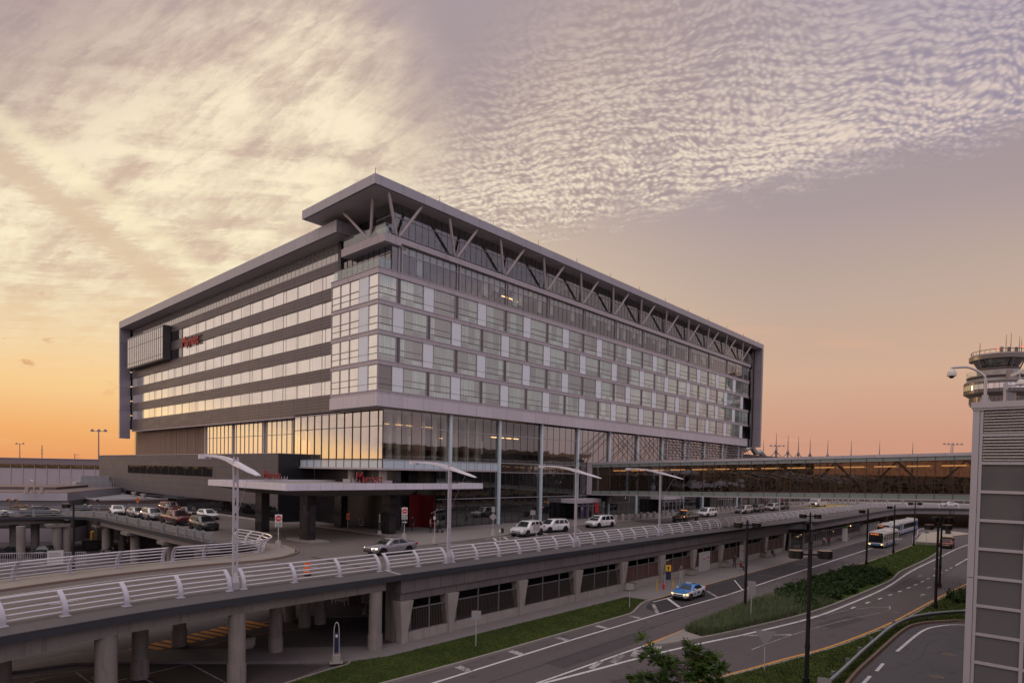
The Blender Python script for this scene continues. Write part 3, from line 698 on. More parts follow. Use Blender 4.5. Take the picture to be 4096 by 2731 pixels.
# letter signs
def font_mesh(txt, size, depth, shear=0, sx=1, bold=0):
    cu = bpy.data.curves.new('t', 'FONT'); cu.body = txt; cu.size = size; cu.extrude = depth/2; cu.shear = shear; cu.offset = bold; cu.resolution_u = 3
    ob = bpy.data.objects.new('t', cu); C.objects.link(ob); dg = bpy.context.evaluated_depsgraph_get(); dg.update()
    me = bpy.data.meshes.new_from_object(ob.evaluated_get(dg)); bpy.data.objects.remove(ob)
    for v in me.vertices: v.co.x *= sx
    return me
def word(parent, txt, size, mat, origin, xdir, zdir=(0,0,1), depth=.1, sx=1, shear=0, bold=.01, name='letter', gap=.02, caps=None, mirror=False):
    """separate letters standing along xdir; returns total width"""
    xd = Vector(xdir).normalized(); zd = Vector(zdir); nd = xd.cross(zd)
    pos = 0
    for i, ch in enumerate(txt):
        if ch == ' ': pos += size*.28*sx; continue
        s_ = size * (caps if (caps and i == 0) else 1)
        me = font_mesh(ch, s_, depth, shear, sx, bold)
        xs = [v.co.x for v in me.vertices]; x0, x1 = min(xs), max(xs)
        for v in me.vertices:
            c = v.co.copy(); p = xd*(c.x - x0) + zd*c.y - nd*c.z
            v.co = p
        me.materials.append(mat); o = bpy.data.objects.new(name, me); C.objects.link(o); o.parent = parent
        o.location = Vector(origin) + xd*pos - wloc(parent)
        pos += (x1-x0) + size*gap
    return pos
M_LET = pm('red_letter', (.19,.008,.012), rough=.35, var=.06, coat=.3)
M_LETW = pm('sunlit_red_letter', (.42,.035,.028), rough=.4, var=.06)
s3 = thing('rooftop_letters', 'big red MARRIOTT word sign standing high on the dark striped wall', 'sign')
s3['label'] = 'big red word sign high on the dark striped wall beside the projecting box'
s3.location = (42.0, 117.2, 27.9)
word(s3, 'Marriott', 2.35, M_LETW, (42.05, 117.3, 28.0), (0,-1,0), depth=.14, sx=.82, bold=.02, gap=.06, caps=1.12, name='letter')
W(bx(42.12, 42.29, 109.3, 117.2, 28.35, 28.43).box(42.12,42.29,109.3,117.2,29.2,29.28), 'rail', M_DFRAME, s3)
s2 = thing('canopy_letters', 'red word sign on the canopy facing the road, in front of the right round column', 'sign', (40.2, 58.5, 5.6))
word(s2, 'Marriott', 1.25, M_LET, (38.9, 58.3, 5.78), (1,0,0), depth=.10, sx=.72, bold=.012, gap=.05, caps=1.35)
s1 = thing('canopy_letters', 'red word sign seen from behind on its white lattice frame at the canopy left edge', 'sign', (33.5, 68, 5.6))
word(s1, 'Marriott', 1.15, M_LET, (34.6, 71.0, 5.95), (.12,-1,0), depth=.10, sx=.76, bold=.012, gap=.06, caps=1.2)
for s_, a, b in ((s2, (38.6, 58.55), (42.2, 58.55)), (s1, (34.8, 71.2), (35.5, 67.2))):
    f_ = MB(); A_, B_ = Vector((a[0], a[1], 5.65)), Vector((b[0], b[1], 5.65))
    for z_ in (.02, .28): f_.beam(A_+Vector((0,0,z_)), B_+Vector((0,0,z_)), .05, .05)
    for j in range(9):
        p_ = A_.lerp(B_, j/8); f_.beam(p_, p_+Vector((0,0,.6)), .05, .05)
        if j < 8: f_.beam(p_+Vector((0,0,.02)), A_.lerp(B_, (j+1)/8)+Vector((0,0,.28)), .035, .035)
    W(f_, 'support_frame', M_STEEL, s_)
# ------------------------------------------------ ground and road surfaces
def asphalt(name, col, var=.30, patch=.25):
    m, g, out = newmat(name); P = g.n.new('ShaderNodeNewGeometry').outputs['Position']
    n1 = g.noise(P, .25, 5, .6); n2 = g.noise(P, 3.5, 4, .7); n3 = g.noise(P, 45, 2, .6)
    cr = g.voro(g.vec(*[g.add(c_, g.mul(g.sub(n2, .5), .5)) for c_ in g.sep(P)]), .16, 'DISTANCE_TO_EDGE')
    crack = g.mul(g.m('LESS_THAN', cr, .004), g.ss(n1, .45, .6))
    x, y, z = g.sep(P); tr = g.noise(g.vec(g.mul(x, .05), g.mul(y, 1.3), 0), 1.0, 3, .5); oil = g.ss(g.noise(P, .9, 4, .6), .60, .72)
    f = g.add(1 - var, g.mul(g.add(g.mul(n1, .8), g.add(g.mul(n2, .5), g.add(g.mul(n3, .35), g.mul(tr, 1.0)))), var))
    c = g.scale(tuple(col) + (1,), g.mul(f, g.sub(1, g.add(g.mul(crack, .5), g.mul(oil, .28)))))
    pbr(g, out, c, g.add(.72, g.mul(n2, .2)), 0, .22, n3, .006); return m
A_LOW = asphalt('worn_asphalt', (.082,.070,.072)); A_NEW = asphalt('dark_asphalt', (.036,.033,.037)); A_UP = asphalt('deck_asphalt', (.112,.097,.092)); A_RAMP = asphalt('ramp_asphalt', (.070,.067,.075))
PAVE = gridm('paving_concrete', (.155,.138,.135), hp=1.8, zp=None, lw=.03, jc=.6, rough=.9, axis='x', var=.3, cellvar=.08)
KERB = pm('kerb_concrete', (.21,.19,.175), rough=.9, var=.3, sc=1.5)
KERBD = pm('rusty_kerb', (.16,.11,.085), rough=.9, var=.35, sc=1.5)
def paintm(name, col, wear=.5):
    m, g, out = newmat(name); P = g.n.new('ShaderNodeNewGeometry').outputs['Position']
    n = g.noise(P, 7, 5, .75); n2 = g.noise(P, .5, 3, .6)
    a = g.ss(g.add(n, g.mul(g.sub(n2, .5), .5)), wear-.22, wear-.02)
    c = g.scale(tuple(col)+(1,), g.add(.8, g.mul(n, .35)))
    c = g.mix(g.mul(a, .92), (.11,.098,.10,1), c); pbr(g, out, c, .7, 0, .3); return m
P_WH = paintm('white_road_paint', (.55,.53,.54), .5); P_WO = paintm('worn_white_paint', (.42,.40,.41), .64); P_YE = paintm('yellow_road_paint', (.55,.27,.05), .5); P_OR = paintm('orange_crossing_paint', (.70,.29,.04), .5)
LZ = -5.0
def S(mb, name, mat, kind='structure'): return struct(mb.build(name, mat), kind)
S(MB().sheet([(-2500,-2500),(4000,-2500),(4000,4000),(-2500,4000)], LZ-.02), 'ground', A_LOW)
S(MB().poly([(6,45.6),(10,44.9),(12.8,42.5),(17.6,37.8),(21.2,34.4),(22.1,33.6),(24.5,32.8),(53,32.5),(53.6,30.1),(86,29.9),(170,30),(178,33.5),(160,36.6),(110,36.5),(108,34.95),(27.2,34.95),(24.9,35.5),(19.9,39.8),(15.1,43.8),(12.8,46.1),(10.5,47.3),(7,46.5),(-4,44),(-4,42.6)], LZ-.02, LZ+.13), 'pavement', PAVE)
S(MB().poly([(24.9,50.5),(26,46.4),(31.5,42),(31.5,60),(24.9,60)], LZ-.02, LZ+.12), 'pavement', PAVE)
S(MB().poly([(138.8,18.6),(160,20.0),(176,17),(180,22),(168,25.5),(137.5,22)], LZ-.02, LZ+.13), 'pavement', pm('plaza_concrete', (.33,.29,.24), rough=.9, var=.2))
S(MB().sheet([(49.5,26.35),(100,26.5),(100,29.7),(55,29.75),(53.3,29.9),(51.5,29.4),(50.2,28.6)], LZ-.012), 'asphalt_patch', A_NEW)
S(MB().sheet([(100,26.5),(160,26.6),(160,29.9),(100,29.7)], LZ-.012), 'asphalt_patch', asphalt('mid_asphalt', (.05,.046,.05)))
S(MB().sheet([(6.5,43),(12.6,42.3),(17.4,37.6),(20.8,34.3),(17,32.8),(5,30),(-6,34)], LZ-.012), 'asphalt_patch', asphalt('bay_asphalt', (.05,.042,.040)))
S(MB().sheet([(30,-6),(30,8.4),(41,9.4),(58.9,9.6),(62.5,8.8),(64.6,7.5),(66,6.2),(67.5,2),(68,-6)], LZ-.012), 'ramp_road', A_RAMP)
PA = asphalt('patch_asphalt_dark', (.058,.050,.053)); PB_ = asphalt('patch_asphalt_light', (.098,.086,.088)); TAR = pm('tar_seam', (.025,.022,.022), rough=.6)
for (q, mt) in (([(31,23.4),(42,23.3),(42,24.9),(31,25.0)],PA),([(60,23.3),(74,23.3),(74,25.1),(60,25.1)],PB_),([(84,24.2),(101,24.1),(101,26.0),(84,26.0)],PA),([(55,14.2),(61,13.1),(61.4,14.6),(55.6,15.8)],PA),([(78,13.9),(90,13.3),(90,14.8),(78,15.1)],PA),([(96,9.6),(112,9.2),(112,11.8),(96,12)],PB_),([(30,17.4),(37,16.2),(37.5,18.8),(31,20)],PA),([(40,3.5),(52,3.2),(52,5.6),(40,6.2)],PB_),([(112,23),(121,23),(121,25.9),(112,25.9)],PA)):
    S(MB().sheet(q, LZ-.016), 'asphalt_patch', mt)
def strip(mb, path, w, z, closed=False):
    P = [Vector((p[0], p[1], 0)) for p in path]; L_, R_ = [], []
    for i, p in enumerate(P):
        t = (P[min(i+1,len(P)-1)] - P[max(i-1,0)]).normalized(); n = Vector((-t.y, t.x, 0))*w/2
        L_.append(p+n); R_.append(p-n)
    for i in range(len(P)-1): mb.quad((R_[i].x,R_[i].y,z),(R_[i+1].x,R_[i+1].y,z),(L_[i+1].x,L_[i+1].y,z),(L_[i].x,L_[i].y,z))
    return mb
def smooth(path, n=4):
    out = []
    P = [Vector(p) for p in path]
    for i in range(len(P)-1):
        p0, p1, p2, p3 = P[max(i-1,0)], P[i], P[i+1], P[min(i+2,len(P)-1)]
        for k in range(n):
            t = k/n; out.append(.5*((2*p1)+(p2-p0)*t+(2*p0-5*p1+4*p2-p3)*t*t+(3*p1-p0-3*p2+p3)*t**3))
    out.append(P[-1]); return [tuple(v) for v in out]
def kerb(path, z0, h, w=.18, mat=None, name='kerb'):
    P = [Vector((p[0], p[1], 0)) for p in path]; secs = []
    for i, p in enumerate(P):
        t = (P[min(i+1,len(P)-1)] - P[max(i-1,0)]).normalized(); n = Vector((-t.y, t.x, 0))*w/2
        secs.append([p-n+Vector((0,0,z0)), p-n*.8+Vector((0,0,z0+h)), p+n*.8+Vector((0,0,z0+h)), p+n+Vector((0,0,z0))])
    return S(MB().loft(secs, sm=False), name, mat or KERB)
sm_ = MB()
for pth in ([(24,24.9),(60,24.6),(110,24.3),(150,24.4)],[(60,26.0),(61,23.2)],[(82,26.1),(82.6,22.9)],[(46,19.6),(58,16.0),(70,14.4),(90,14.3)],[(72,12.4),(74,11.4),(80,11.0),(100,10.6)],[(62,15.9),(63.2,11.6)],[(44,9.3),(50,7.5),(57,7.6),(60,4)],[(48,8.9),(49,2)],[(8,38.5),(13,36.0),(18,36.4)]): strip(sm_, smooth(pth,5), .05, LZ-.009)
S(sm_, 'tar_seams', TAR)
du = MB()
for pth in ([(-6,35.8),(5,39.2),(16,41.6),(30,41.2),(60,40.6),(100,40.6)],[(30,38.6),(60,38.5),(120,38.4)],[(33,58),(33.6,44.5)],[(27.5,62),(27.2,90),(27.4,104)]): strip(du, smooth(pth,5), .05, .004)
S(du, 'tar_seams', TAR)
# painted lines on the lower roads
ln = MB()
strip(ln, [(20,27.1),(35.2,27.1),(48.9,26.8),(62,26.2),(90,26.2),(150,26.1)], .20, LZ-.006)
strip(ln, [(14,23.4),(29.2,22.8),(39.3,22.5)], .18, LZ-.006)
W3 = smooth([(14,25.2),(29.1,22.4),(37.1,21.1),(42.7,19.9),(48.4,18.5),(57.6,16.7),(66.7,15.95),(80.3,15.4),(97.7,15.8),(115.5,15.5),(143,14.9),(175,12)])
strip(ln, W3, .24, LZ-.006)
for (u, v) in ((65.4,15.2),(69.2,14.8),(72.5,14.4),(75.7,14.1),(78.9,13.8),(82.3,13.55),(85.3,13.35),(88.6,13.2),(91.9,13.1),(95.5,12.9),(98.9,12.7),(102.4,12.5),(105.6,12.4)):
    strip(ln, [(u-.55,v+.05),(u+.55,v-.05)], .22, LZ-.006)
strip(ln, [(109,12.3),(140,11.6)], .2, LZ-.006)
strip(ln, [(56.1,29.7),(53.1,26.8)], .32, LZ-.004); strip(ln, [(71.9,29.4),(66.5,26.3)], .14, LZ-.006); strip(ln, [(53.4,29.72),(57,29.6)], .14, LZ-.006)
S(ln, 'road_markings', P_WH)
lo = MB()
for u in (21.5, 26.5, 31.4, 36.5, 41.6, 46.6): strip(lo, [(u,28.35),(u-.1,27.1)], .55, LZ-.004)
strip(lo, [(52.6,29.3),(49.2,26.9)], .34, LZ-.004); strip(lo, [(62.8,28.6),(60.4,26.4)], .3, LZ-.004)
for (a, b, w) in (((34.2,21.9),(36.2,22.4),.5),((36.4,21.6),(38,22.2),.6),((38.2,21.2),(40.3,22.1),.9),((32.2,22.2),(34,22.6),.35)): strip(lo, [a, b], w, LZ-.005)
strip(lo, [(47.3,18.6),(50.6,15.9)], .35, LZ-.005); strip(lo, smooth([(44,16.6),(50.6,15.9),(58,14.6),(66,12.6),(69,12.9)]), .1, LZ-.005); strip(lo, smooth([(58,17.0),(60.5,16.2),(66.5,14.2),(68.3,12.6)]), .09, LZ-.005)
for u in (117,120,123,126,129): strip(lo, [(u,18.0),(u+2.2,15.6)], .16, LZ-.005)
for u in (78, 92, 108): strip(lo, [(u,29.0),(u+.6,26.4)], .12, LZ-.004)
for p in (((7.5,43),(9.7,43.5)),((9.7,43.5),(9.8,40.4)),((9.8,40.4),(10.0,37)),((9.9,39.9),(12.1,40)),((12.1,40),(15,40.35)),((12.1,40),(12.2,38.0)),((12.2,38),(12.4,34)),((15,40.3),(15.1,35.2)),((7.5,43),(8.3,40)),((6.6,44.6),(10.8,43.2))): strip(lo, p, .13, LZ-.004)
for (u, v) in ((93,14.2),(103,13.9),(84,11.9),(78,11.6)): lo.box(u-.9,u+.5,v-.08,v+.08,LZ-.008,LZ-.006).poly([(u+.5,v-.3),(u+1.3,v),(u+.5,v+.3)],LZ-.008,LZ-.006)
S(lo, 'road_markings', P_WO)
ye = MB(); strip(ye, [(39.3,22.5),(45,22.6),(60,22.95),(79,23.0),(91.5,22.55),(114.8,22.0),(137,22.05)], .2, LZ-.006)
strip(ye, smooth([(24,18.8),(32,16.9),(39.5,15.0),(43.5,14.1),(48,13),(54.4,12.0),(62.7,11.1),(76.8,10.2),(89.5,9.2),(112,7.6)]), .2, LZ-.006)
strip(ye, [(53.9,30.02),(86,29.88),(106,30.0),(142,30.0)], .16, LZ+.134)
S(ye, 'road_markings', P_YE)
orr = MB()
for k in range(13):
    t = k/12; a = Vector((13.5,46.4,0)).lerp(Vector((22.2,48.6,0)), t); b = Vector((13.9,44.7,0)).lerp(Vector((22.6,45.9,0)), t)
    strip(orr, [(a.x, a.y), (b.x+.25, b.y)], .46, LZ-.005)
strip(orr, [(22.6,46.6),(24.4,47.0)], .2, LZ+.13); strip(orr, smooth([(17,43.8),(20,44.2),(24,43.6)]), .07, LZ-.005)
S(orr, 'pedestrian_crossing', P_OR)
wr = MB(); strip(wr, smooth([(51.2,9.0),(59.2,8.8),(62.7,8.1),(65.0,6.4),(66,2)]), .2, LZ-.006)
for u in (38.3, 41.4, 45.0): strip(wr, [(u,9.0),(u+2.2,9.05)], .2, LZ-.006)
strip(wr, [(52.5,4.2),(57,5.0)], .16, LZ-.006); strip(wr, [(52.5,4.2),(53,2.2)], .16, LZ-.006); strip(wr, [(52.5,4.2),(54.5,3.4)], .16, LZ-.006)
S(wr, 'road_markings', P_WH)
kerb(smooth([(10,31.2),(17.6,32.7),(20.4,33.1),(21.6,33.2),(22.1,33.6)]), LZ-.02, .16)
kerb(smooth([(8,29.6),(21.6,28.8),(30.7,28.5),(44.8,28.35),(47.4,28.45),(50.1,29.4),(52.1,30.0),(53.6,30.1)]), LZ-.02, .17, .24)
kerb([(53.6,30.08),(86,29.9),(106,30),(170,30)], LZ-.02, .155, .14)
MED = smooth([(39.8,22.0),(45,22.3),(60,22.6),(79,22.75),(91.5,22.25),(114.8,21.75),(137.3,21.75)], 3)
MEDR = smooth([(138.4,18.6),(137.3,18.2),(130,17.0),(116.4,16.4),(102.6,16.5),(94.4,16.6),(86.8,16.0),(80.6,16.1),(68.9,16.6),(59.5,17.3),(49.6,19.1),(44,20.4),(41,21.35),(39.8,22.0)], 3)
kerb(MED, LZ-.02, .16, .2); kerb(MEDR, LZ-.02, .17, .3)
kerb([(137.3,21.75),(138.4,18.6)], LZ-.02, .6, .3)
RGU = smooth([(24,18.5),(32,16.6),(39.2,14.7),(48.3,12.55),(53.8,11.7),(63,10.6),(75.6,9.9),(87.4,8.8),(112,7.2)]); RGL = smooth([(30,8.4),(40.9,9.65),(48.6,9.85),(58.9,9.85),(62.7,9.1),(65,7.7),(66.3,6.6),(68,2)])
kerb(RGU, LZ-.02, .12, .2); kerb(RGL, LZ-.02, .2, .22, KERBD)
def grassm(name, a, b, c=None):
    m, g, out = newmat(name); P = g.n.new('ShaderNodeNewGeometry').outputs['Position']
    n1 = g.noise(P, .5, 5, .65); n2 = g.noise(P, 6, 4, .75); n3 = g.noise(P, 40, 2, .7)
    col = g.mix(g.ss(n1, .35, .65), tuple(a)+(1,), tuple(b)+(1,))
    if c: col = g.mix(g.mul(g.ss(n2, .56, .70), .7), col, tuple(c)+(1,))
    col = g.scale(col, g.add(.5, g.add(g.mul(n2, .5), g.mul(n3, .5)))); pbr(g, out, col, .95, 0, .1, g.add(n3, n2), .06); return m
G_A = grassm('lawn_grass', (.036,.056,.013), (.062,.088,.019), (.10,.075,.035)); G_B = grassm('bright_lawn', (.040,.068,.012), (.060,.088,.016), (.075,.07,.03))
S(MB().poly([(8,29.8),(21.6,29.0),(30.7,28.7),(44.8,28.5),(47.3,28.65),(50,29.6),(52,30.2),(53.2,30.6),(53,32.5),(24.5,32.8),(22,33.5),(20.4,33.0),(17.6,32.6),(10,31.1)], LZ-.02, LZ+.10), 'grass_ground', G_A)
S(MB().poly([(44.9,22.25)] + [p for p in MED if p[0] > 45.5][:-1] + [(137.2,21.65),(138.2,18.7)] + [(p[0],p[1]+.15) for p in MEDR[2:] if p[0] > 44.2], LZ-.02, LZ+.09), 'grass_ground', G_B)
S(MB().poly([(40,21.98),(44.9,22.25),(44.2,20.4),(41,21.4)], LZ-.02, LZ+.13), 'pavement', KERB)
S(MB().poly([(p[0],p[1]-.1) for p in RGU[::-1]] + [(p[0],p[1]+.1) for p in RGL] + [(112,2)], LZ-.02, LZ+.08), 'grass_ground', G_A)
# ------------------------------------------------ upper deck surfaces
EDGE = smooth([(-14,24.6),(-8,28.0),(-3,30.2),(2,32.0),(5,32.9),(7.4,33.3),(10.6,33.8),(15.8,34.05),(20,34.1)], 3)[:-1] + [(30,34.15),(60,34.2),(108.2,34.2),(109.8,31.3),(150,31.6)] + smooth([(165,31.7),(176,31.2),(183,29.0),(188,25.6),(193.6,20.2),(197.5,13),(199.5,4),(200,-10)], 3)
NOSE = [(-14,40.5),(-8,42.5),(-3,44.6),(1,46.0),(4.5,47.4),(7.5,48.3),(10.5,49.0),(13.4,49.6),(16.4,49.9),(21,49.95),(23.6,50.5),(25.3,52.2),(26.1,54.8),(26.2,59.5),(24.1,60.3),(24.1,96.0),(23.2,99.6),(21,102.3),(17.5,103.3),(8,103.5),(-30,103.0)]
OUT = [(-30,114.5),(16.5,114.2),(30,112.5),(39.6,110.5),(39.6,76),(44,76),(44,63),(60,63),(150,63),(185,62),(212,56),(232,42),(240,20),(240,-10)]
DECK = EDGE[::-1] + NOSE + OUT; DECK = DECK[::-1] if False else DECK
# outline runs: edge (far to near, reversed) -> nose -> outer side
S(MB().sheet(DECK, 0.0), 'departures_road', A_UP)
via = thing('elevated_roadway', 'long concrete viaduct carrying the departures road in front of the hotel', 'viaduct', (20, 36, -5))
dk_ = MB(); n_ = len(DECK)
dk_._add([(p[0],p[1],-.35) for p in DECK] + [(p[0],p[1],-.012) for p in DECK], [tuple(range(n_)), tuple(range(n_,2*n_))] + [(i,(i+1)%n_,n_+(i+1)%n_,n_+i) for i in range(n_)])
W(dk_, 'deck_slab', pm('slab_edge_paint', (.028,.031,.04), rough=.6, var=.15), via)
def offs(path, d):
    P = [Vector((p[0],p[1])) for p in path]; out = []
    for i, p in enumerate(P):
        t = (P[min(i+1,len(P)-1)] - P[max(i-1,0)]).normalized(); out.append((p.x - t.y*d, p.y + t.x*d))
    return out
# beams under the open left part
E1 = [p for p in EDGE if p[0] < 25.5] + [(25.6,34.12)]
b1 = offs(E1, .55); b2 = offs(E1, 1.3); secs = []
for i, (p, q) in enumerate(zip(b1, b2)):
    zb = -1.0 if p[0] > 9 else -1.0 - (9-p[0])*.05
    secs.append([(p[0],p[1],-.35),(p[0],p[1],zb),(q[0],q[1],zb),(q[0],q[1],-.35)])
W(MB().loft(secs, sm=False), 'edge_beam', M_BEAM, via)
E2 = [(p[0],p[1]) for p in NOSE[:13]]; b1 = offs(E2, -.4); b2 = offs(E2, -1.2); secs = [[(p[0],p[1],-.35),(p[0],p[1],-1.0),(q[0],q[1],-1.0),(q[0],q[1],-.35)] for p, q in zip(b1, b2)]
W(MB().loft(secs, sm=False), 'edge_beam', M_BEAM, via)
W(bx(24.3,25.1,60.4,96,-.95,-.35).box(-30,22,104,104.9,-1.0,-.35).box(24.0,25.6,72,74,-1.3,-.95).box(24.0,25.6,84,86.5,-1.3,-.95).box(24,25.8,97,99,-1.3,-.95).box(19.5,21.7,100.5,104.8,-1.3,-.95), 'edge_beam', M_BEAM, via)
for (u, v, r_) in ((24.8,34.75,.44),(15.5,34.9,.46),(9.0,34.6,.48),(3.9,33.9,.50),(19.8,38.8,.42),(12.0,39.6,.42),(5.6,38.6,.42),(24.7,43.8,.40),(26.1,43.9,.40),(24.8,46.3,.40),(16.0,44.9,.42),
      (16.6,100.5,.5),(17.0,107.5,.5),(19.3,107.2,.5),(20.6,101.2,.55),(21.7,101.4,.55),(22.6,106,.5),(25.4,97.5,.55),(26.6,100.8,.5),(28.2,100.8,.5),(25.3,85.3,.55),(27.2,92,.5),(25.2,73,.5),(29,86,.5),(12.5,100.9,.5),(13.5,107,.5),(25.4,66,.45)):
    c_ = MB().cyl((u,v), r_, LZ-.02, -.95, 20)
    if v < 60: c_.cyl((u,v), r_+.05, LZ-.02, -3.9, 20)
    c_.cyl((u,v), r_*1.02, -1.75, -1.72, 20)
    W(c_, 'round_column', M_CONC, via)
# panelled front of the garage under the deck
M_FASC = gridm('fascia_slabs', (.135,.118,.118), hp=1.22, ho=.2, zp=20, zo=-30, lw=.035, jc=.3, rough=.7, var=.3, cellvar=.16, dirt=.3)
W(bx(26.7, 106, 34.5, 35.2, -1.34, -.36).box(26.68,106,34.46,34.5,-1.34,-1.30), 'fascia', M_FASC, via)
W(bx(26.75, 106, 34.58, 35.4, -1.92, -1.34), 'fascia', gridm('lower_fascia_slabs', (.12,.105,.105), hp=1.22, ho=.75, lw=.035, jc=.3, rough=.7, var=.3, cellvar=.16), via)
fc = [(106,34.5)] + smooth([(107.5,34.3),(109,33.3),(110.2,32.3),(111.5,31.9),(150,31.9),(166,32.0),(176,31.6),(183,29.5),(188,26.1),(193.6,20.7),(197.5,13.5)], 3)
W(MB().loft([[(p[0],p[1],-.36),(p[0],p[1],-1.35),(p[0]-.2,p[1]+.6,-1.35),(p[0]-.2,p[1]+.6,-.36)] for p in fc], sm=False), 'fascia', gridm('curved_fascia_panels', (.20,.185,.195), hp=1.5, lw=.03, rough=.6, axis='xy'), via)
gar = thing('garage_front', 'grey garage wall under the viaduct with tapered concrete piers and barred openings', 'garage wall', (27, 34.8, -5))
vb = None; 
def vcol(u):
    m_ = MB(); f0, f1 = .26, .60
    m_.loft([[(u-f0-.05,34.45,LZ),(u+f0-.05,34.45,LZ),(u+f0-.05,35.1,LZ),(u-f0-.05,35.1,LZ)],[(u-f0-.05,34.45,LZ+.75),(u+f0-.05,34.45,LZ+.75),(u+f0-.05,35.1,LZ+.75),(u-f0-.05,35.1,LZ+.75)],[(u-.55,34.35,-1.93),(u+f1,34.35,-1.93),(u+f1,35.3,-1.93),(u-.55,35.3,-1.93)]], sm=False)
    return m_
US = [27.15] + [31.55 + 8.05*k for k in range(10)]
for u in US: W(vcol(u), 'tapered_pier', M_CONCL, gar)
for u in (118, 150, 178): W(vcol(u), 'tapered_pier', M_CONCL, gar)
M_BAR = pm('dark_bars', (.085,.068,.062), rough=.6, var=.2); M_BROWN = gridm('brown_panels', (.085,.045,.038), hp=2.0, lw=.05, jc=2.2, rough=.6, axis='x')
spans = list(zip(US[:-1], US[1:]))
for i, (a, b) in enumerate(spans):
    a2, b2 = a+.30, b-.30
    W(bx(a2-.05, b2+.05, 34.62, 34.95, LZ, -4.22), 'kick_wall', M_CONCL, gar)
    if i in (5, 7): doors = ((73.4, 76.5),) if i == 5 else ((86.2, 87.7),)
    else: doors = ()
    x1 = b2; fr_ = MB(); fr_.box(a2, b2, 34.68, 34.76, -2.62, -2.54).box(a2, b2, 34.68, 34.76, -4.24, -4.16)
    n = 3 if i else 2
    for j in range(n+1): xx = a2 + .3 + (b2-a2-.3)*j/n; fr_.box(xx-.04, xx+.04, 34.68, 34.76, -4.2, -1.92)
    gr = W(fr_, 'grille_frame', pm('grille_frame_paint', (.15,.14,.14), rough=.5), gar)
    if i < 4:
        bb = MB(); x_ = a2+.1
        while x_ < b2: bb.box(x_, x_+.035, 34.71, 34.74, -4.18, -2.6); x_ += .155
        W(bb, 'bars', M_BAR, gr)
    else: W(bx(a2, b2, 34.78, 34.84, -4.2, -2.6), 'panel', M_BROWN, gr)
    for (d0, d1) in doors: W(bx(d0, d1, 34.55, 34.66, LZ+.13, -2.45), 'service_door', pm('pale_door', (.42,.40,.40), rough=.5, dirt=.3), gar)
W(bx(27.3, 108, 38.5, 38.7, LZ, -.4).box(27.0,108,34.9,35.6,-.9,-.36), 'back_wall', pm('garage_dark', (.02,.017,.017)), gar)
W(bx(31.5, 31.8, 35.6, 110, LZ, -.36), 'side_wall', pm('brown_brick', (.065,.045,.042), rough=.9, var=.3), gar)
W(bx(26.9, 27.2, 34.9, 36.5, LZ, -.36), 'side_wall', M_CONC, gar)
# glazed arrivals hall and entrance further along the lower pavement
arr = thing('arrivals_hall', 'glazed arrivals hall with white mullions under the far end of the viaduct', 'hall', (112, 36, -5))
W(bx(107.3, 168, 37.2, 37.6, LZ, -.4), 'back_wall', pm('hall_dark', (.07,.055,.05)), arr)
W(bx(112, 150, 34.0, 34.3, LZ+.13, -4.1).box(150,168,34.0,34.3,LZ+.1,-3.0), 'kick_wall', M_CONCL, arr)
gh = MB(); gh.quad((112,34.1,-4.1),(150,34.1,-4.1),(150,34.1,-2.2),(112,34.1,-2.2)).quad((107.4,34.8,-4.8),(112,34.1,-4.8),(112,34.1,-2.2),(107.4,34.8,-2.2))
gh = W(gh, 'glazing', M_GLOW, arr)
mm = MB()
for j in range(27): mm.box(112+1.45*j-.05, 112+1.45*j+.05, 33.95, 34.1, -4.1, -2.15)
mm.box(107.3,107.5,34.6,34.9,LZ,-2).box(111.8,112.1,33.9,34.2,LZ,-2).box(107.4,150,33.95,34.12,-2.6,-2.48)
W(mm, 'mullions', M_FRAME, gh)
W(bx(113,113.3,35,35.1,-2.9,-2.75).box(114,114.3,35,35.1,-2.8,-2.7).box(141,141.2,33.7,33.8,-2.6,-2.4), 'lamp', M_WARM, arr)
for k in range(5): W(bx(152+3.2*k,154.6+3.2*k,33.9,34.0,LZ+.13,-2.8), 'panel', pm('pale_door', (.4,.4,.4)), arr)
# raised pavements and kerbs on the deck
SW = NOSE[:13]
S(MB().poly([(-14,37.6),(-6,40.2),(0,42.3),(6.4,44.6),(9.9,45.7),(14,46.5),(18.3,46.7),(22.5,46.4),(24.6,47.1),(26.3,48.4),(27.5,50.5),(28.1,53.2),(27.8,56.5),(26.6,59.6),(26.2,59.5),(26.1,54.8),(25.3,52.2),(23.6,50.5),(21,49.95),(16.4,49.9),(13.4,49.6),(10.5,49.0),(7.5,48.3),(4.5,47.4),(1,46.0),(-3,44.6),(-8,42.5),(-14,40.5)], .0, .13), 'pavement', pm('deck_pavement', (.21,.185,.165), rough=.9, var=.3, sc=.6))
kerb(smooth([(-14,37.5),(-6,40.1),(0,42.2),(6.4,44.5),(9.9,45.6),(14,46.4),(18.3,46.6),(22.5,46.3),(24.7,47.0),(26.4,48.3),(27.6,50.4),(28.2,53.2),(27.9,56.5),(26.6,59.7)]), 0, .14, .16, KERBD)
S(MB().poly([(39.6,110),(39.2,100),(39.1,79),(39.9,74),(40.7,70),(40.7,57),(39.0,50),(37.3,47.2),(37.8,46.3),(41,46.3),(46.6,46.9),(51.7,47.8),(56.2,49.6),(60,49.9),(185,49.9),(196,46),(210,36),(222,16),(240,16),(240,42),(212,56),(185,62),(60,62.5),(44,62.5),(44,76),(39.6,76.4)], .0, .12), 'pavement', pm('forecourt_pavement', (.20,.18,.17), rough=.9, var=.3, sc=.6))
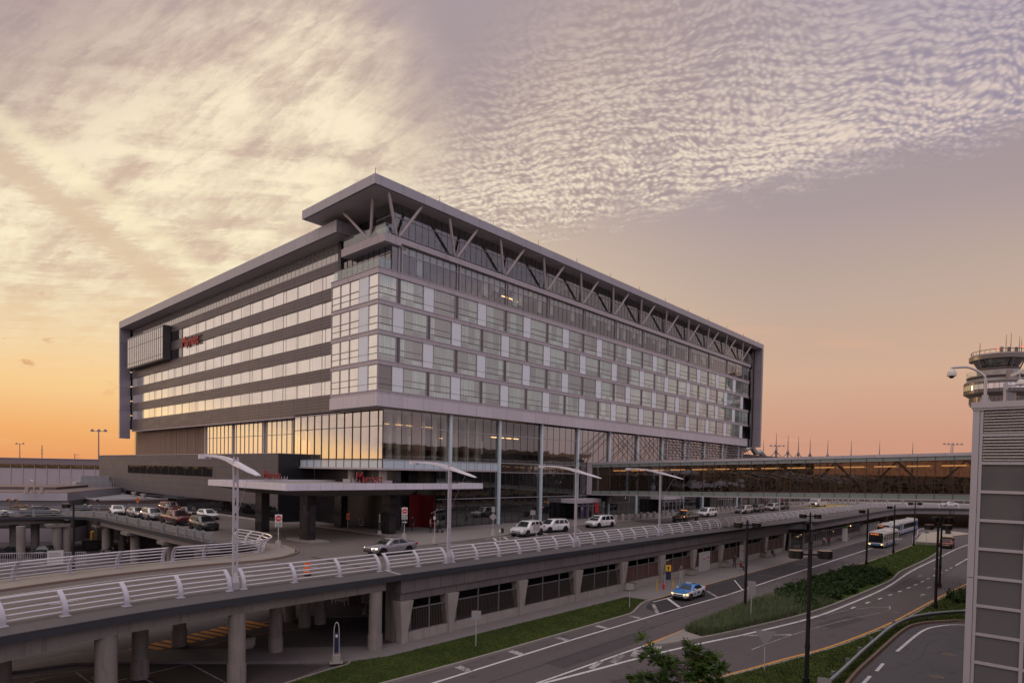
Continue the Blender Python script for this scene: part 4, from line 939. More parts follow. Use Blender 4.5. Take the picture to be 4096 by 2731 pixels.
kerb([(39.1,110),(39.05,79)], 0, .22, .2, M_CONCL); kerb(smooth([(39.9,74),(40.6,70),(40.6,57),(38.9,50),(37.2,47.2),(37.7,46.2),(41,46.2),(46.6,46.8),(51.7,47.7),(56.2,49.5),(60,49.8)]), 0, .13, .16)
for (u, v) in ((32.0, 66.0), (32.0, 56.4)): S(MB().poly([(u-.9,v-2.6),(u+.9,v-2.6),(u+1.1,v),(u+.9,v+2.6),(u-.9,v+2.6),(u-1.1,v)], 0, .16), 'kerb_island', KERB)
um_ = MB()
strip(um_, [(-14,36.0),(-5,39.0),(0,40.8),(6.2,42.8),(9.5,43.8),(13.4,44.8),(17.4,45.0),(23.1,45.6)], .13, .006)
for (a, b) in (((3.3,37.2),(4.8,37.9)),((7.6,38.8),(9.3,39.3)),((12.5,40.2),(14.2,40.4)),((17.4,40.8),(19.2,40.9)),((22.6,41.2),(24.2,41.2))): strip(um_, [a, b], .12, .006)
strip(um_, [(26.8,36.6),(26.5,34.3)], .12, .056); strip(um_, [(40,46.0),(44,44.0)], .2, .006); strip(um_, [(37,43.6),(52,43.9),(70,44.3),(110,43.9)], .12, .006); strip(um_, [(62,44.5),(66,48.4)], .12,.006); strip(um_, [(47,46.5),(60,48.5),(82,48.9)], .1, .006)
for k in range(6): strip(um_, [(47.2+1.9*k,44.9+.15*k),(48.6+1.9*k,46.6+.25*k)], .3, .006)
S(um_, 'road_markings', P_WH)
jt = MB(); strip(jt, [(26.5,36.3),(26.5,46)], .3, .005); strip(jt, [(24.5,42),(33,44),(31,37)], .18, .006)
S(jt, 'expansion_joint', A_NEW)
S(MB().sheet([(160,44.3),(186,43.8),(186,49.6),(160,49.6)], .006), 'road_markings', pm('ochre_paint', (.28,.19,.05), rough=.8, var=.3))
EI = offs(EDGE, 2.45)
lg = MB(); lg.loft([[(p[0],p[1],.0),(p[0],p[1],.05),(q[0],q[1],.05),(q[0],q[1],.0)] for p, q in zip(EDGE, EI) if not (108.1 < p[0] < 111)], sm=False)
S(lg, 'deck_ledge', pm('ledge_concrete', (.070,.062,.066), rough=.85, var=.25, sc=.8, dirt=.2))
# ------------------------------------------------ white tube railings
POSTM = pm('white_rail_paint', (.43,.42,.47), rough=.4, var=.08); TUBEM = pm('white_tube_paint', (.54,.52,.56), rough=.38, var=.06)
PROF = [(0,.0),(.30,.0),(.60,.10),(.90,.32),(1.18,.68)]; TUBES = [(.20,.10,.044),(.44,.13,.044),(.68,.24,.044),(.92,.44,.044),(1.14,.68,.052)]
def post_mesh(w=.11):
    m_ = MB(); secs = []
    pr = smooth([(b, a) for a, b in PROF], 3)
    for (d, z) in pr: secs.append([(-w, d, z), (w, d, z), (w, d+.13, z), (-w, d+.13, z)])
    m_.loft(secs, sm=False); m_.box(-.2,.2,-.08,.30,0,.025)
    for a in (-.15,.15): m_.cyl((a,.0),.025,.02,.06,6); m_.cyl((a,.24),.025,.02,.06,6)
    return m_
post_proto = None
def rail_section(path, side, label, n=None, lat=0, z=.05, sc=1):
    """curved white railing; posts at the path points, leaning to `side` (+1: left of travel)"""
    global post_proto
    P = [Vector((p[0], p[1], z)) for p in path]; c = P[len(P)//2]
    t_ = thing('railing', label, 'railing', tuple(c), 0, 'white tube railings along the viaduct')
    nr = []
    for i, p in enumerate(P):
        t = (P[min(i+1,len(P)-1)] - P[max(i-1,0)]).normalized(); nr.append((t, Vector((-t.y, t.x, 0))*side))
    for p, (t, nn) in zip(P, nr):
        if post_proto is None: o = post_mesh().build('post', POSTM, t_); post_proto = o
        else: o = post_proto.copy(); C.objects.link(o); o.parent = t_
        o.location = p - c; a = math.atan2(nn.y, nn.x) - PI/2; o.rotation_euler = (0,0,a)
    for (h, d, r_) in TUBES:
        pts = [p + nn*(d+.05) + Vector((0,0,h)) for p, (t, nn) in zip(P, nr)]
        if len(pts) > 2: pts = [Vector(q) for q in smooth([tuple(q) for q in pts], 3)]
        W(MB().tube(pts, r_, 8), 'rail_tube', TUBEM, t_)
    return t_
def lin(a, b, n): return [(a[0]+(b[0]-a[0])*k/(n-1), a[1]+(b[1]-a[1])*k/(n-1)) for k in range(n)]
rail_section([(-11,27.6),(-8.2,29.4),(-5.4,31.1),(-2.7,32.3)], 1, 'white tube railing at the lower left edge of the photo', )
rail_section([(-2.2,32.5),(.2,33.1),(2.6,33.8),(5.1,34.6),(7.5,35.15),(10.2,35.6),(12.9,35.95),(15.6,36.05)], 1, 'nearest white tube railing on the near deck edge left of the first tall lamp')
names = ['between the first tall lamp and the deck joint', 'between the deck joint and the second tall lamp', 'between the second and third tall lamps', 'between the third and fourth tall lamps', 'just right of the fourth tall lamp', 'below the left half of the footbridge', 'below the middle of the footbridge', 'beyond the footbridge middle, in front of the silver minivan', 'beyond the footbridge, in front of the shuttle bus', 'far along the straight edge past the shuttle bus', 'at the start of the far bend', 'on the far bend beneath the footbridge right end']
segs = [((16.45,36.1),(26.15,36.15),4),((26.9,36.15),(32.4,36.15),3),((33.15,36.15),(49.1,36.15),7),((50.0,36.15),(65.9,36.15),7),((66.7,36.15),(82.6,36.15),7),((83.4,36.15),(99.3,36.15),7),((100.1,36.15),(116,36.15),7),((116.8,36.15),(132.7,36.15),7),((133.5,36.15),(149.4,36.15),7),((150.2,36.15),(166,36.15),7)]
for (a, b, n), nm in zip(segs, names): rail_section(lin(a, b, n), 1, 'white tube railing section ' + nm)
rail_section([(167,36.1),(170.5,36.0),(173.8,35.6),(177,34.9)], 1, 'white tube railing section ' + names[10])
rail_section([(178,34.6),(181,33.4),(184.3,31.2),(187.4,28.5),(190.3,25.2),(193,21.5),(195.4,17.5)], 1, 'white tube railing section ' + names[11])
rail_section([(-9,41.6),(-5.6,43.0),(-2.2,44.3),(1.2,45.6),(4.4,46.7),(7.5,47.75),(10.5,48.5),(13.4,49.05),(16.4,49.35)], -1, 'white tube railing on the far side of the near road, beside the open gap', z=.13)
rail_section([(17.1,49.4),(19.3,49.4),(21.6,49.4),(24.1,50.3),(25.2,51.9),(25.75,54.2),(25.8,56.6),(25.6,58.8)], -1, 'white tube railing curving round the rounded pavement nose', z=.13)
# galvanised box rails round the upper left ramp
GALV = pm('galvanised_steel', (.30,.33,.36), rough=.42, metal=.5, var=.2)
def galv(path, label, step=4.2):
    c = Vector((path[0][0], path[0][1], 0)); t_ = thing('guard_rail', label, 'guard rail', tuple(c), 0, 'galvanised guard rails on the upper ramp')
    P = [Vector((p[0], p[1], 0)) for p in path]
    for zz, hh in ((.32,.10),(.56,.10),(.80,.12)):
        for i in range(1):
            m_ = MB(); secs = []
            for j, p in enumerate(P):
                t = (P[min(j+1,len(P)-1)] - P[max(j-1,0)]).normalized(); n = Vector((-t.y, t.x, 0))*.05
                secs.append([p-n+Vector((0,0,zz-hh/2)), p+n+Vector((0,0,zz-hh/2)), p+n+Vector((0,0,zz+hh/2)), p-n+Vector((0,0,zz+hh/2))])
            m_.loft(secs, sm=False); W(m_, 'rail', GALV, t_)
    first = None; d = 0; acc = 0; last = P[0]; pts = [P[0]]
    for p in P[1:]:
        while (p-last).length >= step - acc:
            q = last + (p-last).normalized()*(step-acc); pts.append(q); last = q; acc = 0
        acc += (p-last).length; last = p
    for q in pts[:60]:
        if first is None: first = MB().box(-.13,.13,-.10,.10,0,1.0).box(-.16,.16,-.16,.16,0,.02).build('post', GALV, t_); o = first
        else: o = first.copy(); C.objects.link(o); o.parent = t_
        o.location = q - c
galv([(24.45,60.6),(24.45,68.9)], 'galvanised rail end next to the rounded white railing', 2.1)
galv([(24.45,69.2),(24.45,94)] + smooth([(24.45,95.5),(23.8,98.3),(22.2,101),(20,102.9),(17.5,103.7)])[1:] + [(8,103.9),(-25,103.4)], 'galvanised rail along the near edge of the upper ramp beside the parked cars', 4.1)
galv([(-25,114),(16.5,113.8),(30,112.2),(39,110.4)], 'galvanised rail along the far side of the upper ramp behind the black sedan', 4.1)
galv([(48.5,50.6),(56,51.0)], 'short low metal rail at the kerb by the hotel glazing corner', 2.5) if False else None
# ------------------------------------------------ tall white street lamps
def tall_lamp(u, label):
    t_ = thing('street_lamp', label, 'street lamp', (u, 36.35, .05), 0, 'tall white street lamps on the deck edge')
    m_ = MB()
    for s in (-1, 1): m_.box(s*.115-.045, s*.115+.045, -.05, .05, 0, 7.7); m_.cyl((s*.115,0), .055, 7.7, 7.78, 10)
    for k in range(8): m_.box(-.075, .075, -.03, .03, .9+.9*k, 1.35+.9*k)
    m_.build('pole', M_STEEL, t_)
    MB().loft([[(-.2,-.1,0),(.2,-.1,0),(.2,.12,0),(-.2,.12,0)],[(-.2,-.16,.45),(.2,-.16,.45),(.2,.12,.45),(-.2,.12,.45)],[(-.10,-.05,1.0),(.10,-.05,1.0),(.10,.1,1.0),(-.10,.1,1.0)]], sm=False).build('base_cover', M_STEEL, t_)
    ar = MB(); secs = []
    for y, z, w, h in ((4.0,7.86,.10,.12),(3.2,7.86,.11,.14),(2.2,7.80,.13,.16),(1.1,7.66,.15,.20),(0,7.42,.17,.26),(-1.0,7.20,.24,.14),(-2.0,6.98,.26,.10),(-2.9,6.76,.14,.05)): secs.append([(-w,y,z-h/2),(w,y,z-h/2),(w*.8,y,z+h/2),(-w*.8,y,z+h/2)])
    ar.loft(secs, sm=False); ar.build('arm', pm('lamp_arm_paint', (.55,.54,.60), rough=.4, var=.05), t_)
    hd = MB().cyl((0,4.45), .36, 7.68, 7.96, 24).box(-.12,.12,4.0,4.2,7.76,7.92); hd.build('lamp_head', MC['lamp_arm_paint'], t_)
    MB().tube([(0,-1.8,6.95),(0,0,4.0)], .012, 4).build('stay_wire', M_STEEL, t_)
    return t_
tl = tall_lamp(16.0, 'nearest tall white street lamp with curved arm, left of the forecourt')
for u, lb in ((32.8,'tall white street lamp with curved arm in front of the entrance canopy'),(49.55,'tall white street lamp beside the two parked white cars'),(66.3,'tall white street lamp overlapping the left end of the footbridge'),(90.6,'first pale lamp pole rising behind the footbridge, nearest one'),(106.8,'second pale lamp pole seen beneath the footbridge'),(123.2,'third pale lamp pole seen beneath the footbridge'),(139.5,'fourth pale lamp pole beneath the footbridge near the shuttle bus'),(155.5,'fifth pale lamp pole beneath the footbridge'),(171.3,'sixth pale lamp pole beneath the footbridge, farthest on the straight')):
    copy_tree(tl, loc=(u, 36.35, .05), label=lb)
# ------------------------------------------------ black lamps on the lower level
M_BLK = pm('black_pole_paint', (.012,.011,.012), rough=.35, var=.2)
def low_lamp(loc, label, heads=2, rz=0, h=8.1):
    t_ = thing('lamp_post', label, 'lamp post', loc, rz, 'black lamp posts on the lower level')
    MB().cyl((0,0), .19, 0, .5, 16).cyl((0,0), .13, .5, h-.5, 16, r1=.095).cyl((0,0), .10, h-.5, h, 12).cyl((0,0),.05,h,h+.15,8).box(-.22,.22,-.22,.22,0,.05).cyl((0,0),.145,2.2,2.5,12).build('pole', M_BLK, t_)
    for s in ((-1,1) if heads == 2 else (-1,)):
        MB().cyl((s*.85,0), .40, h-.55, h-.15, 24).cyl((s*.85,0), .36, h-.60, h-.55, 24).box(min(s*.1,s*.5), max(s*.1,s*.5), -.05, .05, h-.42, h-.32).build('lamp_head', M_BLK, t_)
        MB().cyl((s*.85,0), .385, h-.15, h-.135, 24).build('lamp_lid', pm('tan_lid', (.20,.13,.09), rough=.5), t_)
    return t_
VR = math.atan2(RT.y, RT.x)
ll = low_lamp((38.4,11.25,LZ+.08), 'nearest black double lamp post rising in front of the lawn, lower right', 2, VR)
for (u, v), lb in (((56.4,22.0),'black double lamp post in the tall grass right of the taxi'),((76.0,22.4),'black double lamp post standing in the shrubs of the median'),((70.6,9.4),'black double lamp post on the verge by the guard rail, next to the grey tower'),((85,11.0),'second black lamp post behind the verge one, partly hidden')):
    copy_tree(ll, loc=(u, v, LZ+.08), label=lb)
l1 = low_lamp((98.5,21.4,LZ+.08), 'black single lamp post on the lawn, left of the buses', 1, VR, 7.9)
copy_tree(l1, loc=(117.2,21.6,LZ+.08), label='black single lamp post on the lawn, just right of the front bus')
copy_tree(ll, loc=(134.1,21.5,LZ+.08), label='black double lamp post at the far end of the lawn behind the buses')
copy_tree(l1, loc=(18.3,82.5,LZ), rz=VR, label='black single lamp post in the open gap before the upper ramp')
# ------------------------------------------------ glazed footbridge
br = thing('footbridge', 'long glazed footbridge with warm lights crossing the departures road to the grey tower', 'footbridge', (82.14, 57, 3.8))
BX0, BX1 = 82.14, 86.6
def bz(y, z): return z + (57.3 - y)*.0265
def bslab(m_, x0, x1, z0, z1, y0=57.4, y1=-2.0):
    return m_.loft([[(x0,y,bz(y,z0)),(x1,y,bz(y,z0)),(x1,y,bz(y,z1)),(x0,y,bz(y,z1))] for y in (y0, y1)], sm=False)
W(bslab(MB(), BX0-.12, BX1+.12, 8.66, 9.0), 'roof', gridm('bridge_fascia', (.42,.40,.43), hp=3.4, ho=.3, lw=.04, rough=.4, metal=.2, axis='y'), br)
W(bslab(MB(), BX0+.3, BX1-.3, 8.60, 8.655), 'ceiling', pm('bridge_ceiling', (.42,.36,.30), rough=.6), br)
W(bslab(bslab(MB(), BX0-.10, BX1+.1, 3.76, 3.93), BX0+.1, BX1-.1, 3.94, 4.45), 'floor_beam', pm('bridge_flange', (.40,.37,.38), rough=.45, metal=.2), br)
for x_ in (BX0, BX1):
    g_ = MB(); g_.quad((x_,57.4,bz(57.4,4.45)),(x_,-2,bz(-2,4.45)),(x_,-2,bz(-2,8.25)),(x_,57.4,bz(57.4,8.25))); W(g_, 'glazing', M_BGLASS, br)
    for a, b in ((3.95,4.45),(8.25,8.64)):
        g_ = MB(); g_.quad((x_-.02,57.4,bz(57.4,a)),(x_-.02,-2,bz(-2,a)),(x_-.02,-2,bz(-2,b)),(x_-.02,57.4,bz(57.4,b))); W(g_, 'fritted_band', pm('fritted_glass', (.22,.27,.25), rough=.2, coat=.3, var=.08), br)
mu = MB(); j = 0
while 57.1 - 1.7*j > -2:
    y = 57.12 - 1.693*j; j += 1
    mu.loft([[(BX0-.07,y-.03,bz(y,z)),(BX0+.04,y-.03,bz(y,z)),(BX0+.04,y+.03,bz(y,z)),(BX0-.07,y+.03,bz(y,z))] for z in (3.93, 8.66)], sm=False)
W(mu, 'mullions', M_DFRAME, br)
W(bslab(bslab(MB(), BX0-.06, BX0+.03, 4.42, 4.48), BX0-.05, BX0+.04, 8.22, 8.28), 'rails', M_FRAME, br)
tz = MB()
for k in range(9):
    y0 = 56.5 - 6.78*k; y1 = y0 - 6.78; ym = (y0+y1)/2
    for (a, za, b, zb) in ((y0,8.3,ym,4.6),(ym,4.6,y1,8.3)):
        for x_ in (BX1-.45,): tz.beam((x_,a,bz(a,za)), (x_,b,bz(b,zb)),   .12, .22)
W(tz, 'truss', pm('truss_paint', (.14,.12,.10), rough=.5), br)
W(bslab(MB(), BX0+.1, BX1-.1, 4.45, 4.55), 'deck', pm('bridge_carpet', (.05,.04,.04)), br)
lt = MB(); y = 55.5
while y > 0: bslab(lt, BX1-1.0, BX1-.9, 7.62, 7.76, y, y-2.3); y -= 3.4
W(lt, 'ceiling_lamp', emat('bridge_lamp', (1,.52,.20), 1.5), br, kind='stuff')
W(bx(BX0-.05, BX1+.05, 57.15, 58.2, 3.8, 9.0), 'end_frame', M_WHITE, br)
# ------------------------------------------------ grey tower of the car park, right foreground
tw = thing('stair_tower', 'grey metal and glass stair tower with two louvred bays filling the right edge', 'tower', (31, 0, -5))
TX = 30.78; TV = 3.08
M_TP = pm('tower_frame_paint', (.40,.38,.40), rough=.42, metal=.2, var=.06, dirt=.12)
W(bx(TX+.1, 36, -8, TV-.1, LZ, 10.1), 'core_wall', pm('tower_inner', (.10,.09,.085), var=.1), tw)
W(bx(TX-.12, 36.1, -8, TV+.06, 10.17, 10.40).box(TX-.08, 36, -8, TV+.02, 10.08, 10.17), 'coping', M_TP, tw)
W(bx(TX-.05, TX+.12, TV-.22, TV, LZ, 3.40).box(TX-.05, TX+.12, TV-.22, TV, 3.43, 10.08).box(TX-.02,TX+.1,TV-.34,TV-.235,LZ,10.08).box(TX+.12,36,TV-.1,TV,LZ,10.08), 'corner_post', M_TP, tw)
rr = MB()
for k in range(13): z = 7.99 - 1.135*k; rr.box(TX-.03, TX+.1, -8, TV-.34, z-.055, z+.055)
rr.box(TX-.03, TX+.1, -8, TV-.34, 9.04, 9.15)
for vv in (1.30, -.45, -2.2, -3.95): rr.box(TX-.035, TX+.1, vv-.06, vv+.06, LZ, 7.95)
W(rr, 'rails', M_TP, tw)
for k in range(12):
    z = 7.99 - 1.135*k
    if z-1.1 < LZ: break
    W(bx(TX+.03, TX+.06, -8, TV-.34, z-1.08, z-.055), 'panel', glassm('tower_pane', (0,0,0), refl=.07, wob=.01, body=(.115,.112,.115), wsc=.6), tw)
lv = MB()
for zb, zt in ((8.07, 9.03), (9.16, 10.07)):
    n = 8
    for j in range(n):
        z = zb + (zt-zb)*(j+.5)/n; lv._add([(TX-.05,-8,z-.05),(TX+.08,-8,z+.05),(TX+.08,TV-.36,z+.05),(TX-.05,TV-.36,z-.05),(TX-.05,-8,z-.03),(TX+.08,-8,z+.07),(TX+.08,TV-.36,z+.07),(TX-.05,TV-.36,z-.03)], [(0,1,2,3),(7,6,5,4),(0,3,7,4),(1,5,6,2),(3,2,6,7),(0,4,5,1)])
W(lv, 'louvres', pm('louvre_paint', (.42,.39,.37), rough=.4, metal=.3), tw)
# cameras on its roof
CX = TX - .05
ca = thing('dome_camera', 'white dome security camera hanging from a curved arm on the tower roof', 'camera', (CX+.1, 2.72, 10.4))
MB().box(-.16,.16,-.12,.12,0,.03).cyl((0,0),.055,.03,.95,14).box(-.1,.1,-.1,.1,.0,.28).build('mount', M_TP, ca)
MB()._add([(-.02,-.20,0),(.02,-.20,0),(.02,.20,0),(-.02,.20,0),(-.02,-.06,.30),(.02,-.06,.30),(.02,.06,.30),(-.02,.06,.30)], [(0,3,2,1),(4,5,6,7),(0,1,5,4),(1,2,6,5),(2,3,7,6),(3,0,4,7)]).build('gusset', M_TP, ca)
MB().tube(smooth([(0,0,.8),(0,.03,1.0),(0,.18,1.18),(0,.42,1.36),(0,.6,1.44),(0,.75,1.46),(0,1.16,1.47)],3), .045, 12).build('arm', M_TP, ca)
MB().lathe((0,1.12,1.47), [(.0,.0),(.05,.0),(.055,-.06),(.12,-.10),(.155,-.20),(.17,-.30),(.16,-.34),(0,-.34)], 24).build('housing', pm('camera_white', (.55,.52,.48), rough=.35), ca)
MB().lathe((0,1.12,1.13), [(.10,0),(.095,-.04),(.06,-.08),(0,-.095)], 20).build('dome', pm('smoked_dome', (.02,.015,.01), rough=.05), ca)
cb = thing('security_camera', 'white bullet and dome cameras on a short post at the tower roof edge', 'camera', (CX+.1, 2.12, 10.4))
MB().cyl((0,0),.05,0,.7,12).box(-.06,.06,-.09,.02,.45,.72).build('post', M_TP, cb)
MB().tube([(0,-.05,.62),(0,-.25,.60),(0,-.42,.62)], .035, 10).build('arm', M_TP, cb)
MB().lathe((0,-.48,.66), [(0,.15),(.08,.14),(.13,.05),(.14,-.04),(.12,-.05),(.0,-.12)], 20).build('dome', MC['camera_white'], cb)
q_ = MB(); q_.loft([[(-.06,-.16,.93),(.06,-.16,.93),(.06,-.16,1.03),(-.06,-.16,1.03)],[(-.06,-.62,1.10),(.06,-.62,1.10),(.06,-.62,1.22),(-.06,-.62,1.22)]], sm=False); q_.build('camera_body', MC['camera_white'], cb)
MB().tube([(0,-.45,.75),(0,-.42,1.05)], .03, 8).build('bracket', M_TP, cb)
# multi storey car park behind it (outside the frame, seen in reflections)
cp = thing('parking_garage', 'open concrete multi storey car park to the right', 'garage', (90, -20, -5))
m_ = MB()
for k in range(6): m_.box(38, 170, -45, -2.5, -2.2+2.9*k, -1.1+2.9*k)
W(m_, 'floor_slabs', pm('garage_slab', (.24,.17,.12), rough=.9), cp); W(bx(39, 169, -44, -4, LZ, 12), 'inner_wall', pm('garage_inside', (.035,.03,.028)), cp)
wg = thing('office_block', 'beige office block with rows of windows behind the camera to the left', 'building', (-70, 20, -5))
W(bx(-90, -62, -60, 150, LZ, 19), 'wall', pm('beige_wall', (.33,.24,.16), rough=.9, var=.2), wg)
m_ = MB()
for j in range(6):
    for k in range(43): m_.box(-62.0, -61.9, -56+4.7*k, -53.8+4.7*k, -3.2+3.3*j, -1.3+3.3*j)
W(m_, 'windows', pm('block_windows', (.03,.025,.02), rough=.3), wg, kind='stuff')
# ------------------------------------------------ control tower
def vw(px_, D, z=0):                                     # world point at D metres along the view axis, X metres across
    p = RT*((px_-1176)/1423.2*D) + FW*D; return Vector((p.x, p.y, z))
c0 = vw(2281, 190); ct = thing('control_tower', 'round airport control tower with flared glass cab and rooftop antennas', 'tower', tuple(c0))
M_CT = gridm('tower_cladding', (.17,.15,.145), zp=1.2, zo=.2, lw=.08, jc=.5, rough=.40, metal=.3, axis='xy')
def ringm(name, mat, prof, n=40, **k): return MB().lathe((0,0,0), prof, n).build(name, mat, ct)
ringm('shaft', M_CT, [(5.5,0),(5.5,30),(8.2,30.2),(8.3,32.7)])
ringm('lower_ring', M_CT, [(8.3,32.6),(10.0,33.6),(10.2,37.0),(8.9,38.5),(8.6,38.6)])
wr = MB()
for k in range(40):
    t = 2*PI*k/40; 
    for (r_, z0, z1) in ((10.22,33.7,36.9),(8.4,30.6,32.5)): wr.beam((r_*math.cos(t),r_*math.sin(t),z0),(r_*math.cos(t),r_*math.sin(t),z1),.12,.12)
for z_ in (33.7, 36.9): wr.lathe((0,0,0), [(10.15,z_),(10.3,z_),(10.3,z_+.12),(10.15,z_+.12)], 40)
wr.build('ribs', pm('tower_ribs', (.10,.09,.09), rough=.5), ct)
ringm('window_band', glassm('tower_glass', (0,0,0), refl=.45, wob=.003, body=(.03,.03,.03)), [(10.15,34.6),(10.27,34.7),(10.27,36.2),(10.15,36.3)])
ringm('balcony', M_CT, [(6.0,38.5),(9.5,38.4),(9.6,38.7),(9.5,38.9),(6.0,38.9)])
ringm('balcony_rail', M_RAILG, [(9.5,38.9),(9.5,40.1)]); ringm('handrail', M_FRAME, [(9.45,40.1),(9.55,40.1),(9.55,40.2),(9.45,40.2)])
ringm('cab_base', M_CT, [(6.2,38.9),(6.4,41.2),(6.6,41.5)]); ringm('cab_glass', glassm('cab_glass', (0,0,0), refl=.30, wob=.002, body=(.02,.02,.02)), [(6.2,41.5),(8.0,43.9)], 16)
ringm('roof', M_CT, [(8.0,43.6),(8.9,43.8),(9.0,45.0),(8.6,45.4),(0,45.6)])
rl_ = MB()
for k in range(30): t = 2*PI*k/30; rl_.beam((8.3*math.cos(t),8.3*math.sin(t),45.3),(8.3*math.cos(t),8.3*math.sin(t),46.4),.1,.1)
rl_.lathe((0,0,46.35), [(8.3,0),(8.42,0),(8.42,.16),(8.3,.16),(8.3,0)], 40); rl_.build('roof_rail', M_DFRAME, ct)
for (a, b, h) in ((-7,0,3.4),(-6.2,1,4),(-1,-5,5.6),(0,-6,6.0),(1.6,-4,6.2),(4,-5,5.2),(6.4,-3,4.6),(-3,-6,1.6)):
    p = RT*a + FW*b; MB().cyl((p.x,p.y), .13, 45.4, 45.4+h, 8, r1=.05).build('antenna', M_DFRAME, ct)
for a in (-4.2,-1.4,1.3): p = RT*a - FW*7; MB().cyl((p.x,p.y),.55,45.4,46.9,12).build('equipment_drum', M_CT, ct)
p = RT*(-4.2) - FW*7.6; 
for (a,h) in ((-5.6,46.3),(3.4,47.2)): p = RT*a - FW*7; MB().lathe((p.x,p.y,h), [(0,.25),(.2,.15),(.25,0),(.2,-.15),(0,-.25)], 12).build('beacon', emat('red_beacon', (1,.08,.05), 2.5), ct)
for a in (-8.6, 8.2, -.6): q0 = RT*a*1.02 - FW*(2 if abs(a) > 3 else 8.7); MB().beam((q0.x,q0.y,43.7),(q0.x*.83,q0.y*.83,41),.35,.35).build('brace', pm('tower_brace', (.13,.12,.13)), ct)
q0 = -FW*8.9 - RT*1.6; m_ = MB(); m_.T = Matrix.Translation(q0) @ Matrix.Rotation(math.atan2(RT.y,RT.x),4,'Z'); m_.box(-2.0,1.6,-.5,2.5,28,39.9); m_.build('stair_shaft', pm('tower_concrete', (.25,.20,.18), rough=.8), ct)
m_ = MB(); m_.T = Matrix.Translation(q0) @ Matrix.Rotation(math.atan2(RT.y,RT.x),4,'Z'); m_.box(-1.3,.7,-.56,-.5,31,37.2); m_.build('shaft_window', pm('shaft_pane', (.16,.16,.17), rough=.4), ct)
ct.scale = (.80,.80,1)
# ------------------------------------------------ masts of the terminal roof
M_MAST = pm('mast_paint', (.16,.15,.17), rough=.5)
tops = ((1748.8,1010),(1777.5,994),(1804.7,998.4),(1828.8,1002.2),(1855.7,1006.1),(1896.1,1009),(1950,1011.6),(2015.1,1013.7),(2091,1015.1),(2178.9,1016.5))
nm = ['leftmost roof mast beside the hotel end slab','second roof mast from the hotel, the tallest looking','third roof mast from the hotel','fourth roof mast from the hotel','fifth roof mast from the hotel','sixth roof mast from the hotel','seventh roof mast, standing alone above the footbridge','eighth roof mast, above the middle right of the footbridge','ninth roof mast, right part of the footbridge','rightmost roof mast near the grey stair tower']
for (x_, y_), lb in zip(tops, nm):
    hz = 1082.3 + (x_-1176)*.0191; D = (21.5-7.3)*1423.2/(hz-y_); p = vw(x_+3, D)
    t_ = thing('roof_mast', lb, 'mast', tuple(p), 0, 'masts above the terminal roof')
    MB().cyl((0,0), .28, 0, 14.8, 10).cyl((0,0), .30, 14.8, 15.6, 10, r1=.5).cyl((0,0), .5, 15.6, 16.2, 10, r1=.2).cyl((0,0), .18, 16.2, 21.5, 8, r1=.05).build('pole', M_MAST, t_)
    c_ = MB()
    for s in (-1, 1):
        for e in (3.4, 4.6): q = RT*s*e; c_.tube([(0,0,15.5),(q.x,q.y,11.6)], .07, 4)
    c_.build('stay_cables', M_MAST, t_)
def flood(x_, ytop, D, label, n=2, hw=1.6):
    hz = 1082.3 + (x_-1176)*.0191; zt = 7.3 + (hz-ytop)/1423.2*D; p = vw(x_, D, -5)
    t_ = thing('floodlight_mast', label, 'light mast', tuple(p), 0, 'distant apron floodlights'); zt += 5
    MB().cyl((0,0), .28, 0, zt, 8, r1=.16).build('pole', M_MAST, t_)
    m_ = MB(); a = RT*hw; m_.beam((-a.x,-a.y,zt-.3),(a.x,a.y,zt-.3),.15,.15)
    for k in range(n): 
        q = RT*(hw*(-1+2*k/(n-1))); m_.loft([[(q.x-.55,q.y-.55,zt-.45),(q.x+.55,q.y-.55,zt-.45),(q.x+.55,q.y+.55,zt-.45),(q.x-.55,q.y+.55,zt-.45)],[(q.x-.25,q.y-.25,zt+.35),(q.x+.25,q.y-.25,zt+.35),(q.x+.25,q.y+.25,zt+.35),(q.x-.25,q.y+.25,zt+.35)]], sm=False)
    m_.build('floodlights', M_MAST, t_)
flood(227, 988, 210, 'tall apron floodlight mast just left of the hotel with three lamps', 3, 2.2)
flood(46, 1018, 330, 'small far floodlight mast at the left edge above the terminal roof', 2, 1.8)
flood(1783, 1023, 330, 'far floodlight cluster just right of the hotel between the masts', 4, 3.4)
flood(2186, 1019, 300, 'far floodlight cluster left of the grey stair tower', 5, 4.2)
p = vw(97,300,-5); t_ = thing('radio_mast', 'thin radio mast above the left terminal roof', 'mast', tuple(p)); MB().cyl((0,0),.18,0,20.5,6).box(-.7,.7,-.1,.1,18,18.15).box(-.5,.5,-.1,.1,16.5,16.65).build('pole', M_MAST, t_)
p = vw(172,260,-5); t_ = thing('radio_mast', 'short bracketed antenna on the left terminal roof', 'mast', tuple(p)); MB().cyl((0,0),.12,0,16.2,6).box(0,1.6,-.1,.1,15.8,15.95).box(0,1.6,-.1,.1,14.6,14.75).build('pole', M_MAST, t_)
